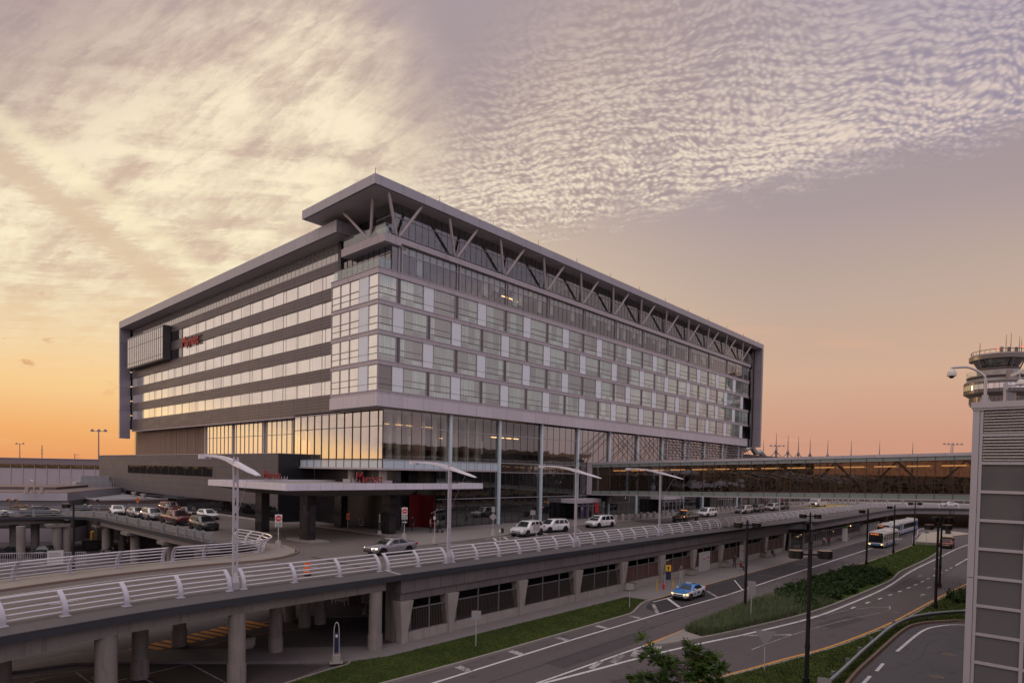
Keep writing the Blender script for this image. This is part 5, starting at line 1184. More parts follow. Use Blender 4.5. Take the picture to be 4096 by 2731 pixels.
# ------------------------------------------------ terminal beyond the hotel
te = thing('airport_terminal', 'long glazed terminal front beneath the footbridge with white posts and a dark roof', 'terminal', (150, 64, 0))
WL = [(146,60.5),(185,60.5),(210,54),(230,41),(238,20),(238,-12)]
m_ = MB()
for a, b in zip(WL[:-1], WL[1:]): m_.quad((a[0],a[1],0.1),(b[0],b[1],0.1),(b[0],b[1],6.2),(a[0],a[1],6.2))
W(m_, 'glazing', M_GLASS, te)
W(MB().poly([(146,60.7)] + [(p[0],p[1]+.3) for p in WL[1:]] + [(300,-12),(300,140),(146,140)], 6.2, 8.3), 'upper_storey', pm('terminal_fascia', (.09,.075,.08), rough=.6), te)
W(MB().poly([(150,66),(226,66),(245,80),(245,130),(150,130)], 8.3, 13.2), 'roof', pm('terminal_roof', (.06,.05,.055), rough=.6), te)
fr_ = MB()
for a, b in zip(WL[:-1], WL[1:]):
    A_, B_ = Vector((a[0],a[1],0)), Vector((b[0],b[1],0)); n = max(1, int((B_-A_).length/4.5))
    for k in range(n): q = A_.lerp(B_, k/n); fr_.box(q.x-.12, q.x+.12, q.y-.35, q.y-.1, 0, 6.2)
    for z in (3.0, 6.1): fr_.beam(A_+Vector((0,-.15,z)), B_+Vector((0,-.15,z)), .1, .14)
W(fr_, 'mullions', M_FRAME, te)
W(MB().tube([(150,62,12.2),(153,63,14.6),(158,64,15.4),(163,65,14.2),(170,66,15.6),(176,67,14),(182,68,14.4),(188,69,13.4)], .8, 6), 'tent_roof', pm('tent_fabric', (.35,.36,.34)), te)
# entrance vestibules on the departures pavement
def vestibule(x0, w, label, redsign=False):
    t_ = thing('vestibule', label, 'entrance', (x0, 55.6, .12), 0, 'glazed entrance vestibules')
    MB().box(0, w*.52, .0, 2.7, 2.55, 3.15)._add([(w*.52,0,2.55),(w,.9,2.55),(w,2.7,2.55),(w*.52,2.7,2.55),(w*.52,0,3.15),(w,.9,3.15),(w,2.7,3.15),(w*.52,2.7,3.15)], [(0,3,2,1),(4,5,6,7),(0,1,5,4),(1,2,6,5),(2,3,7,6),(3,0,4,7)]).build('canopy', M_WHITE, t_)
    f_ = MB()
    for q in (.1, .28, .46, .62, .8, .97): f_.box(w*q-.05, w*q+.05, .25, .35, 0, 2.55)
    f_.box(.1, w, .25,.35,2.05,2.12).box(.1,w,.25,.35,0,.1); f_.build('door_frame', M_FRAME, t_)
    MB().quad((.15,.3,.1),(w-.1,.3,.1),(w-.1,.3,2.5),(.15,.3,2.5)).build('door_glass', M_GLASS, t_)
    if redsign:
        for q in (.24, .40): MB().box(w*q-.28, w*q+.28, .18, .22, .3, 2.2).build('banner', pm('purple_banner', (.06,.05,.12)), t_)
        MB().box(w*.66, w*.78, .1, .2, .9, 2.5).build('banner', pm('red_banner', (.42,.03,.05)), t_)
        MB().box(w*.24-.2,w*.24+.2,.12,.14,1.5,1.56).box(w*.24-.2,w*.24-.14,.12,.14,1.5,1.95).box(w*.24+.14,w*.24+.2,.12,.14,1.5,1.95).box(w*.24-.2,w*.24+.2,.12,.14,1.72,1.78).build('lettering', pm('banner_white', (.6,.6,.6)), t_)
    return t_
vestibule(75.6, 8.2, 'nearest white topped vestibule behind the white minivan with purple and red banners', True)
vestibule(102.8, 8.6, 'white topped vestibule behind the black pickup truck')
vestibule(126.5, 7.0, 'white topped vestibule beyond the white minivan and pickup')
vestibule(150.0, 7.5, 'farthest white topped vestibule beside the line of bollards')
db = thing('display_board', 'black electronic direction board hanging under the footbridge end, showing number 11', 'sign', (85.3, 56.0, 2.4))
MB().box(0, 6.4, 0, .35, 0, 1.35).build('housing', pm('board_frame', (.20,.17,.16)), db); MB().box(.9, 6.1, -.03, 0, .15, 1.2).build('screen', M_BLACK, db)
word(db, '11', .5, emat('dim_led', (.6,.5,.4), .5), (90.2, 55.95, 3.05), (1,0,0), depth=.02, sx=.7)
MB().box(1.0,1.1,.1,.2,1.35,2.0).box(5.2,5.3,.1,.2,1.35,2.0).build('hanger', M_STEEL, db)
# ------------------------------------------------ left background: terminal, white roofed building, brown building
lt_ = thing('left_terminal', 'long pale terminal hall with a strip of windows along the left horizon', 'terminal', tuple(vw(60, 200)))
def lbox(par, name, mat, X0_, X1_, D0, D1, z0, z1, label=None):
    m_ = MB(); m_.T = Matrix(((RT.x, FW.x, 0, 0), (RT.y, FW.y, 0, 0), (0,0,1,0), (0,0,0,1)))
    m_.box(X0_, X1_, D0, D1, z0, z1); return W(m_, name, mat, par, label)
XL0, XL1 = -(1176+500)/1423*200, -(1176-235)/1423*200
M_LTW = pm('pale_hall_wall', (.34,.30,.34), rough=.6, var=.08, sc=.3)
lbox(lt_, 'wall', M_LTW, XL0, XL1+3, 200, 230, LZ, 5.4)
lbox(lt_, 'roof_fascia', pm('hall_fascia', (.17,.14,.155), rough=.6, var=.08), XL0, XL1+3, 199.6, 230, 6.75, 8.55); lbox(lt_, 'roof_edge', M_SILL, XL0, XL1+3, 199.4, 230, 8.55, 8.7)
lbox(lt_, 'window', glassm('hall_glass', (0,0,0), refl=.06, fk=.1, wob=.003, body=(.07,.055,.02)), XL0, XL1+3, 200.1, 229, 5.4, 6.75)
mm = MB(); mm.T = Matrix(((RT.x, FW.x, 0, 0), (RT.y, FW.y, 0, 0), (0,0,1,0), (0,0,0,1)))
for k in range(64):
    X = XL1 - 2.3 - 3.87*k
    if X > XL0: mm.box(X,X+3.87,199.92,199.98,5.36,5.44).box(X-.09, X+.09, 199.85, 200, LZ, 5.4).box(X-.07, X+.07, 199.9, 200.1, 5.4, 6.75)
W(mm, 'ribs', M_FRAME, lt_)
wb_ = thing('white_roofed_block', 'low pale block with round vents on its flat roof, left background', 'building', tuple(vw(100, 95)))
ROT = Matrix.Translation((21, 119, 0)) @ Matrix.Rotation(math.atan2(-6, 10), 4, 'Z')
def rb(par, name, mat, *a, kind=None):
    m_ = MB(); m_.T = ROT
    for q in range(0, len(a), 6): m_.box(*a[q:q+6])
    return W(m_, name, mat, par, kind=kind)
rb(wb_, 'wall', M_LTW, -45, 5.5, 0, 28, LZ, -2.9); rb(wb_, 'window', M_GLASS, -45, 5.5, .1, 28, -2.9, -1.7); rb(wb_, 'fascia', pm('white_fascia', (.42,.39,.44), rough=.5), -45,4.8,-.2,28,1.4,2.6); rb(wb_, 'louvre_band', gridm('louvre_band', (.2,.19,.2), zp=.3, lw=.1, jc=.3, axis='x'), -45,4.9,0,28,-1.7,1.4)
rb(wb_, 'roof', pm('brown_membrane', (.12,.09,.09), rough=.9), -45,4.8,-.1,28,2.6,2.68, -45,-1,12,27,2.68,3.1)
for X in (63, 97):
    p = vw(X, 94); W(MB().cyl((p.x,p.y), .30, 2.6, 3.5, 16).box(p.x-.42,p.x+.42,p.y-.42,p.y+.42,2.66,2.78), 'roof_vent', pm('galvanised_vent', (.42,.36,.32), rough=.4, metal=.4), wb_)
p = vw(79, 100); W(MB().tube([(p.x,p.y,2.7),(p.x,p.y,4.0),(p.x-.1,p.y+.1,4.25),(p.x-.45,p.y+.5,4.35)], .13, 10), 'chimney_pipe', MC['galvanised_vent'], wb_)
dp = thing('duct_pipes', 'rust coloured gooseneck duct pipes behind the left ramp rail', 'pipe', tuple(vw(38, 86)))
m_ = MB()
for o_ in (0, 19):
    pp = []
    for X, z_ in ((16,2.0),(20,2.15),(23,1.95),(24,1.4),(28,1.05),(38,1.15),(46,1.3),(49,1.0)): q = vw(X+o_*.9, 86); pp.append((q.x,q.y,z_))
    m_.tube(smooth(pp,3), .13, 10)
for X in (24, 42): q = vw(X, 86); m_.box(q.x-.04,q.x+.04,q.y-.04,q.y+.04,-2,1.2)
W(m_, 'pipe', pm('rusty_pipe', (.20,.12,.075), rough=.55, metal=.3, var=.25), dp)
bb_ = thing('brown_block', 'low brown block with flat grey roof beside the charcoal wing', 'building', (29, 112, -5))
W(bx(28.7, 39.1, 115.2, 139, LZ, 1.35), 'wall', pm('brown_wall', (.13,.095,.09), rough=.9, var=.2), bb_)
W(bx(28.9, 39.0, 115.4, 138.8, 1.35, 1.42), 'roof', pm('grey_membrane', (.22,.23,.25), rough=.9, var=.25), bb_)
W(bx(28.6, 28.9, 115.1, 139.1, 1.35, 1.6).box(28.6,39.1,115.1,115.4,1.35,1.6).box(28.6,39.1,138.9,139.2,1.35,1.6), 'coping', M_SILL, bb_)
for k, y_ in enumerate((136,130,125.5,123.5,121,118)): W(MB().tube([(28.65,y_,.5),(28.3,y_,.45),(28.15,y_,.25)], .17, 10), 'wall_vent', MC['galvanised_vent'], bb_)
for (x_, y_) in ((33.5,134),(36.5,119),(37.4,127)): W(MB().cyl((x_,y_),.35,1.4,2.3,12).cyl((x_,y_),.5,2.0,2.25,12).box(x_-.6,x_+.6,y_-.6,y_+.6,1.4,1.55), 'roof_vent', MC['galvanised_vent'], bb_)
W(bx(26.8,28.4,137,141,-2,1.2), 'louvre_box', gridm('louvre_dark', (.05,.05,.05), zp=.45, lw=.12, jc=4, axis='x'), bb_)
rh = thing('rooftop_equipment', 'rooftop walkway rails and plant in front of the left terminal', 'roof plant', (30, 146, 1.4))
m_ = MB()
for k in range(12): m_.box(26+1.2*k,26.06+1.2*k,146,146.06,1.4,4.6)
for z in (3.4,4.0,4.6): m_.box(26,39.2,146,146.05,z-.04,z)
W(m_, 'rails', M_STEEL, rh); W(bx(33,39.2,147,150,1.4,3.6).box(34,39,148,149,3.6,4.8), 'plant_box', pm('plant_paint', (.3,.3,.31), rough=.5), rh)
W(bx(24,39.2,145.5,152,-5,2.3), 'base_wall', M_LTW, rh)
# ------------------------------------------------ bollards and planters
bol = thing('bollard', 'pale round bollard at the kerb, first one right of the white minivan', 'bollard', (79.5, 50.9, .12), 0, 'concrete bollards along the departures kerb')
MB().cyl((0,0), .26, 0, .92, 16).cyl((0,0), .26, .92, .99, 16, r1=.18).build('post', M_CONCL, bol)
MB().cyl((0,0), .268, .70, .78, 16).build('band', M_SILL, bol)
bl_ = [(82.0,51.2),(84.0,51.3),(86.0,51.5),(88.0,51.5),(90.2,51.6),(92.3,51.6),(95.1,51.5),(96.7,51.7),(98.8,51.7),(117.3,51.6),(119.5,51.8),(121.4,51.6),(123.7,51.7),(126.3,51.9),(159.3,51.8),(161,51.8),(162.6,51.9),(164.2,51.8),(166.4,51.9),(169.2,51.8),(189.0,50.1),(191.2,49.3),(193.1,48.4),(195.2,47.5),(198.5,45.8),(202,43.4),(206,40),(209.5,36.6)]
for i, (x_, y_) in enumerate(bl_):
    w_ = ['second','third','fourth','fifth','sixth','seventh','eighth','ninth','tenth'][i] + ' bollard of the near row counted from the white minivan' if i < 9 else \
         ['first','second','third','fourth','fifth'][i-9] + ' bollard behind the second white minivan, counted from the left' if i < 14 else \
         ['first','second','third','fourth','fifth','sixth'][i-14] + ' bollard just left of the shuttle bus, counted from the left' if i < 20 else \
         ['first','second','third','fourth','fifth','sixth','seventh','eighth'][i-20] + ' bollard past the shuttle bus along the far bend'
    copy_tree(bol, loc=(x_, y_, .12), label='round pale ' + w_)
def planter(loc, label, rz=0, s=1, first=[None]):
    if first[0] is None:
        t_ = thing('planter', label, 'planter', loc, rz, 'square concrete planters')
        MB().loft([[(-.62*k,-.5*k,z),(.62*k,-.5*k,z),(.62*k,.5*k,z),(-.62*k,.5*k,z)] for k, z in ((.86,0),(.9,.12),(1.0,.16),(1.02,.62))], sm=False, cap=True).build('box', M_CONCL, t_)
        MB().loft([[(-.66,-.54,.62),(.66,-.54,.62),(.66,.54,.62),(-.66,.54,.62)],[(-.66,-.54,.74),(.66,-.54,.74),(.66,.54,.74),(-.66,.54,.74)]], sm=False).build('rim', M_CONC, t_)
        MB().box(-.56,.56,-.44,.44,.74,.76).build('soil', pm('soil', (.05,.04,.03), rough=1), t_); first[0] = t_; return t_
    return copy_tree(first[0], loc=loc, rz=rz, label=label)
planter((56.3,34.1,LZ+.13), 'square concrete planter on the lower pavement below the fourth garage pier')
planter((70.4,34.2,LZ+.13), 'square concrete planter beside the white service doors')
planter((80.0,34.1,LZ+.13), 'square concrete planter next to the standing person in black')
planter((94.6,34.2,LZ+.13), 'square concrete planter next to the seated people under the viaduct')
planter((18.6,41.0,LZ+.13), 'concrete planter with dark lid on the pavement under the near viaduct')
planter((134,32.9,LZ+.13), 'concrete planter near the arrivals hall door behind the buses')
planter((74.8,51.6,.12), 'concrete planter left of the nearest vestibule', 0)
# ------------------------------------------------ vehicles
def paint(name, col, metal=.0): return pm('paint_'+name, col, rough=.22, metal=metal, var=.03, coat=.6, local=True)
PW, PS, PB, PR, PG, PDG = paint('white', (.62,.62,.63)), paint('silver', (.34,.33,.33), .5), paint('black', (.012,.012,.014)), paint('maroon', (.11,.012,.014), .2), paint('grey', (.26,.25,.27), .3), paint('dark_grey', (.05,.05,.055), .4)
PBL, POL, PBR = paint('bright_blue', (.02,.17,.48)), paint('olive', (.07,.07,.035), .3), paint('brick_red', (.20,.035,.03), .2)
M_CG = glassm('car_glass', (0,0,0), refl=.05, fk=.5, wob=0, body=(.012,.013,.015)); M_TYRE = pm('tyre_rubber', (.018,.018,.018), rough=.85, var=.1, local=True); M_RIM = pm('alloy_rim', (.42,.42,.43), rough=.3, metal=.7, var=.1, local=True); M_RIMD = pm('dark_rim', (.06,.06,.065), rough=.35, metal=.5, var=.1, local=True)
M_TRIM = pm('black_trim', (.02,.02,.022), rough=.5, var=.1, local=True); M_LENS = pm('lamp_lens', (.55,.55,.55), rough=.12, coat=.6, local=True); M_TAIL = pm('tail_lens', (.35,.015,.015), rough=.2, coat=.5, local=True)
M_HLIT = emat('lit_headlamp', (1,.55,.18), 3.5); M_HW = emat('white_headlamp', (1,.85,.6), 2.5); M_TLIT = emat('lit_tail', (1,.12,.06), 2)
M_CHR = pm('chrome', (.6,.6,.6), rough=.15, metal=.9, var=.02, local=True); M_AMB = emat('amber_marker', (1,.30,.05), 3)
KINDS = {
 'sedan': dict(L=4.7, W=1.84, H=1.36, st=[(-2.35,.42,.84,.66),(-2.28,.30,.95,.80),(-1.6,.20,.98,.90),(-.8,.18,.94,.92),(.2,.18,.91,.92),(1.0,.18,.88,.91),(1.6,.20,.82,.88),(2.15,.24,.70,.80),(2.34,.34,.56,.62)], gh=(-1.75,1.05,-.95,.25,.90), wb=(-1.38,1.36), wr=.33),
 'hatch': dict(L=3.95, W=1.70, H=1.40, st=[(-1.97,.40,.90,.68),(-1.92,.28,1.0,.78),(-1.2,.20,1.0,.85),(0,.18,.93,.85),(.8,.18,.90,.85),(1.4,.22,.84,.80),(1.82,.26,.72,.72),(1.97,.36,.58,.56)], gh=(-1.88,1.0,-1.55,.25,.92), wb=(-1.25,1.22), wr=.31),
 'suv': dict(L=4.6, W=1.88, H=1.62, st=[(-2.3,.46,.96,.72),(-2.24,.34,1.08,.84),(-1.5,.26,1.10,.93),(0,.24,1.04,.94),(1.0,.24,1.02,.93),(1.7,.28,.98,.90),(2.2,.32,.86,.82),(2.3,.42,.70,.70)], gh=(-2.2,1.12,-1.85,.42,1.02), wb=(-1.35,1.35), wr=.36),
 'minivan': dict(L=5.1, W=1.98, H=1.64, st=[(-2.55,.42,.92,.76),(-2.5,.28,1.02,.90),(-1.6,.20,1.04,.98),(0,.18,1.0,.99),(1.1,.18,.98,.97),(1.8,.22,.93,.93),(2.4,.28,.76,.84),(2.55,.38,.60,.68)], gh=(-2.46,1.55,-2.15,.70,.98), wb=(-1.52,1.56), wr=.35),
 'pickup': dict(L=5.9, W=2.03, H=1.80, st=[(-2.95,.55,1.12,.94),(-2.9,.45,1.18,.99),(-1.0,.42,1.18,1.0),(0,.40,1.16,1.0),(1.2,.40,1.16,1.0),(2.2,.42,1.13,.98),(2.85,.46,1.04,.93),(2.95,.55,.85,.86)], gh=(-1.05,1.55,-.80,.80,1.12), wb=(-1.95,2.05), wr=.42),
}
def car(kind, col, label, loc, rz, cat='car', lit=None, rims=None, name=None, hood=None, sc=1, group=None, grille=None):
    K = KINDS[kind]; t_ = thing(name or {'sedan':'sedan_car','hatch':'hatchback_car','suv':'suv_car','minivan':'minivan','pickup':'pickup_truck'}[kind], label, cat, loc, rz, group)
    L_, W_, H_ = K['L'], K['W'], K['H']; secs = []
    st = K['st']; dense = []
    for i in range(len(st)-1):
        for k in range(3): t = k/3; dense.append(tuple(st[i][q]*(1-t)+st[i+1][q]*t for q in range(4)))
    dense.append(st[-1])
    for (x, zb, zt, w) in dense:
        half = [(0,zb),(w*.82,zb),(w*.96,zb+.10),(w*1.0,zb+(zt-zb)*.45),(w*.975,zt-.11),(w*.90,zt-.02),(w*.5,zt+.025),(0,zt+.03)]
        secs.append([(x,y,z) for y, z in half] + [(x,-y,z) for y, z in half[-2:0:-1]])
    b = MB(); b.loft(secs)
    if kind == 'pickup': b.box(-2.85,-1.0,-.86,.86,1.19,1.21,1)
    for wx in K['wb']:
        for s in (-1, 1):
            m_ = MB(); T = Matrix.Translation((wx, s*(W_/2-.10), K['wr'])) @ Matrix.Rotation(PI/2, 4, 'X'); b.T = T; b.cyl((0,0), K['wr']*1.17, -.115, .115, 20, 1); b.T = None
    b.box(L_/2-.10, L_/2+.01, -W_*.30, W_*.30, .30, .46, 1)
    b.build('body', [col, M_TRIM], t_)
    # greenhouse
    xb0, xb1, xr0, xr1, zb = K['gh']; wbt = W_/2*.90; wr_ = W_/2*.745; zt = H_ - .04
    def ring(t, z, crown=0):
        x0 = xb0*(1-t)+xr0*t; x1 = xb1*(1-t)+xr1*t; w = wbt*(1-t)+wr_*t; c = .13
        return [(x0,-w+c,z),(x0+c,-w,z),(x1-c*1.6,-w,z),(x1,-w+c*1.8,z),(x1,w-c*1.8,z),(x1-c*1.6,w,z),(x0+c,w,z),(x0,w-c,z)]
    g_ = MB(); g_.loft([ring(0, zb-.05), ring(.5, zb+(zt-zb)*.52), ring(1, zt-.02), [(p[0]*.96 if abs(p[0])>.1 else p[0], p[1]*.86, zt+.03) for p in ring(1, zt)]])
    hood_mat = hood or col
    g_.build('cabin', hood_mat, t_)
    def pt(t, f, side):                                    # point on the side plane
        x0 = xb0*(1-t)+xr0*t+.16; x1 = xb1*(1-t)+xr1*t-.24; w = (wbt*(1-t)+wr_*t)+.012; return (x0+(x1-x0)*f, side*w, zb+(zt-zb)*t)
    cuts = {'sedan':((.10,.50),(.53,.96)),'hatch':((.08,.46),(.49,.96)),'suv':((.04,.26),(.29,.60),(.63,.96)),'minivan':((.03,.30),(.33,.64),(.67,.97)),'pickup':((.05,.48),(.53,.96))}[kind]
    for s in (-1, 1):
        for (f0, f1) in cuts:
            q = [pt(.08,f0,s), pt(.08,f1,s), pt(.86,f1-.02,s), pt(.86,f0+.02,s)]
            MB().quad(*q).build('side_window', M_CG, t_)
    def endp(t, f, front):
        x = (xb1*(1-t)+xr1*t+.014) if front else (xb0*(1-t)+xr0*t-.014); w = (wbt*(1-t)+wr_*t)-.20; return (x, w*f, zb+(zt-zb)*t)
    MB().quad(endp(.06,-1,1),endp(.06,1,1),endp(.92,1,1),endp(.92,-1,1)).build('windscreen', M_CG, t_)
    MB().quad(endp(.15,-1,0),endp(.15,1,0),endp(.88,1,0),endp(.88,-1,0)).build('rear_window', M_CG, t_)
    # wheels
    first = None
    for wx in K['wb']:
        for s in (-1, 1):
            if first is None or True:
                wh = MB(); wh.T = Matrix.Rotation(PI/2, 4, 'X'); r = K['wr']
                wh.lathe((0,0,0), [(r*.62,-.11),(r*.93,-.11),(r,-.07),(r,.07),(r*.93,.11),(r*.62,.11)], 22); 
                if first is None:
                    o = wh.build('wheel', M_TYRE, t_); rm = MB(); rm.T = Matrix.Rotation(PI/2, 4, 'X'); rm.cyl((0,0), r*.64, -.085, .085, 20)
                    for k in range(5): rm.T = Matrix.Rotation(PI/2,4,'X') @ Matrix.Rotation(2*PI*k/5,4,'Z'); rm.box(r*.12, r*.6, -.035, .035, -.11, .11)
                    rm.build('rim', rims or M_RIM, o); first = o
                else: o = copy_tree(first, parent=t_)
                o.location = (wx, s*(W_/2-.095), r)
    zl = st[-2][2]
    for s in (-1, 1):
        m_ = MB(); xf = L_/2; m_.loft([[(xf-.42,s*W_*.47,zl-.02),(xf-.42,s*W_*.475,zl-.14),(xf-.30,s*W_*.47,zl-.14),(xf-.30,s*W_*.46,zl-.02)],[(xf-.12,s*W_*.34,zl-.02),(xf-.10,s*W_*.35,zl-.15),(xf-.02,s*W_*.30,zl-.17),(xf-.06,s*W_*.28,zl-.02)]], sm=False)
        m_.build('headlight', lit or M_LENS, t_)
        MB().box(-L_/2-.005,-L_/2+.18,s*W_*.44-.12,s*W_*.44+.10,st[1][2]-.24,st[1][2]-.08).build('taillight', M_TAIL, t_)
        MB().box(xb1-.62,xb1-.46,s*(W_/2+.02)-.10,s*(W_/2+.02)+.10,zb+.02,zb+.17).build('mirror', col, t_)
    MB().loft([[(L_/2-.09,-W_*.27,.52),(L_/2+.015,-W_*.27,.52),(L_/2-.02,-W_*.29,zl-.08),(L_/2-.12,-W_*.29,zl-.08)],[(L_/2-.09,W_*.27,.52),(L_/2+.015,W_*.27,.52),(L_/2-.02,W_*.29,zl-.08),(L_/2-.12,W_*.29,zl-.08)]], sm=False).build('grille', grille or M_TRIM, t_)
    for s in (-1,1):
        w_ = (st[3][3])*1.0; MB().box(-.06,-.045,s*w_-.008,s*w_+.008,.30,zb-.06).box(.95,.965,s*w_-.008,s*w_+.008,.30,zb-.06).box(-.45,-.30,s*w_-.01,s*w_+.02,zb-.20,zb-.17).build('door_seam', M_TRIM, t_) if kind != 'hatch' else None
    if sc != 1: t_.scale = (sc, sc, sc)
    return t_
GD = 'cars along the departures kerb'; GL = 'cars waiting on the forecourt lane'
car('sedan', PG, 'silver grey sedan with lit headlights driving past the entrance canopy', (32.7,43.8,0), PI, lit=M_HW, rims=M_RIMD, group=GL)
q7 = car('suv', PW, 'white sport utility vehicle nearest the second tall lamp, first at the kerb', (53.8,46.3,0), PI+.17, group=GD, sc=1.06)
car('suv', PW, 'white compact crossover parked behind the nearest white utility vehicle', (59.6,47.2,0), PI-.12, group=GD, rims=M_RIMD)
mv = car('minivan', PW, 'white minivan with small roof sign in front of the nearest vestibule', (70.2,47.45,0), PI, group=GD)
MB().box(.1,.35,-.16,.16,1.66,1.80).build('roof_sign', M_CHR, mv)
pk = car('pickup', PB, 'black pickup truck with amber roof markers driving beside the railing', (89.6,44.6,0), PI+.04, cat='pickup truck', lit=M_AMB, rims=M_RIMD, group=GD)
for k in range(5): MB().box(.62,.70,-.5+.22*k,-.42+.22*k,1.80,1.85).build('marker_lamp', M_AMB, pk)
car('minivan', PW, 'white minivan parked just behind the black pickup truck', (104.2,47.9,0), PI, group=GD, rims=M_RIMD)
car('minivan', PS, 'silver minivan beyond the second white one, beneath the footbridge', (120.3,47.7,0), PI, group=GD)
car('suv', PDG, 'dark grey utility vehicle between two silver minivans beneath the footbridge', (127.0,47.7,0), PI, group=GD)
car('minivan', PS, 'silver minivan with black grille, second silver one beneath the footbridge', (136.3,47.9,0), PI, group=GD)
car('suv', PDG, 'dark utility vehicle last in the kerb row before the shuttle bus', (143.2,48.2,0), PI, group=GD)
car('sedan', PW, 'white coupe on the far bend at the right end of the footbridge', (207.5,25.5,0), R(133), group=GD)
GF = 'cars parked beside the charcoal wing'
car('suv', PDG, 'dark utility vehicle nearest the white curved railing in the forecourt queue', (28.8,73.6,0), -PI/2, group=GF)
car('pickup', PR, 'dark red pickup truck second in the forecourt queue', (28.9,82.2,0), -PI/2, cat='pickup truck', group=GF)
car('suv', PS, 'silver grey utility vehicle behind the dark red pickup', (28.9,90.6,0), -PI/2, group=GF)
car('sedan', PS, 'silver sedan fourth in the forecourt queue', (28.9,96.6,0), -PI/2, group=GF)
car('sedan', PW, 'white sedan at the back of the forecourt queue by the guard rail', (28.0,102.4,0), -PI/2-.2, group=GF)
car('hatch', PW, 'small white hatchback parked alone beside the charcoal wing', (34.7,87.3,0), -PI/2, group=GF)
car('sedan', PDG, 'dark sedan parked behind the small white hatchback', (35.0,94.6,0), -PI/2, group=GF)
car('suv', PR, 'dark red utility vehicle parked behind the dark sedan, farthest of its lane', (35.0,102.0,0), -PI/2, group=GF, sc=1.08)
car('sedan', PB, 'black sedan driving on the upper ramp behind the galvanised rail', (19.6,105.3,0), R(-8), group='cars on the upper ramp')
car('sedan', PW, 'white sedan at the left photo edge on the upper ramp', (14.4,105.4,0), R(-8), group='cars on the upper ramp')
car('sedan', PB, 'black car under the upper ramp, left one of the two', (16.2,102.4,LZ), R(-118), group='cars under the upper ramp')
car('hatch', PB, 'black car under the upper ramp, right one of the two', (18.9,100.2,LZ), R(-118), group='cars under the upper ramp')
car('suv', POL, 'olive dark car corner at the bottom left edge under the viaduct', (3.9,41.2,LZ), R(-25), group='cars under the near viaduct')
tx = car('sedan', PW, 'blue and white taxi with lit headlights in the lower kerb bay', (58.1,28.4,LZ), PI+.02, cat='taxi', name='taxi_car', lit=M_HLIT, hood=PBL)
m_ = MB(); m_.loft([[(.95,-.80,.935),(.95,.80,.935),(.95,.78,.955),(.95,-.78,.955)],[(1.6,-.76,.87),(1.6,.76,.87),(1.6,.74,.89),(1.6,-.74,.89)],[(2.2,-.62,.735),(2.2,.62,.735),(2.2,.6,.755),(2.2,-.6,.755)]], sm=False); m_.build('bonnet', PBL, tx)
MB().box(-.12,.12,-.28,.28,1.39,1.54).build('roof_sign', M_LENS, tx)
word(tx, 'TAXI', .12, M_TRIM, (0,0,0), (0,1,0), depth=.01) if False else None
LT = pm('blue_lettering', (.03,.10,.30), rough=.5, local=True)
def decal(parent, txt, size, mat, loc, ang, sx=1):          # lettering lying on a vehicle side
    me = font_mesh(txt, size, .012, 0, sx, .004); me.materials.append(mat); o = bpy.data.objects.new('lettering', me); C.objects.link(o); o.parent = parent
    o.location = loc; o.rotation_euler = (PI/2, 0, ang); return o
decal(tx, 'uO', .34, LT, (.75,.935,.48), PI); decal(tx, 'taxi', .38, LT, (-.1,.935,.50), PI)
rt_ = car('pickup', PBR, 'red work truck with chrome grille and orange cone on the lower lane', (137.2,16.9,LZ), PI+.05, cat='truck', name='work_truck', grille=M_CHR, rims=M_RIM)
MB().box(-.9,.9,-.9,.9,1.85,2.0).build('light_bar', pm('tan_rack', (.4,.33,.22)), rt_)
MB().box(-2.9,-1.2,-1.0,1.0,1.2,1.55).build('tool_box', M_TRIM, rt_)
MB().cyl((-2.4,.6), .16, 1.55, 2.2, 12, r1=.03).build('cone', pm('orange_plastic', (.75,.16,.03), rough=.4, local=True), rt_)
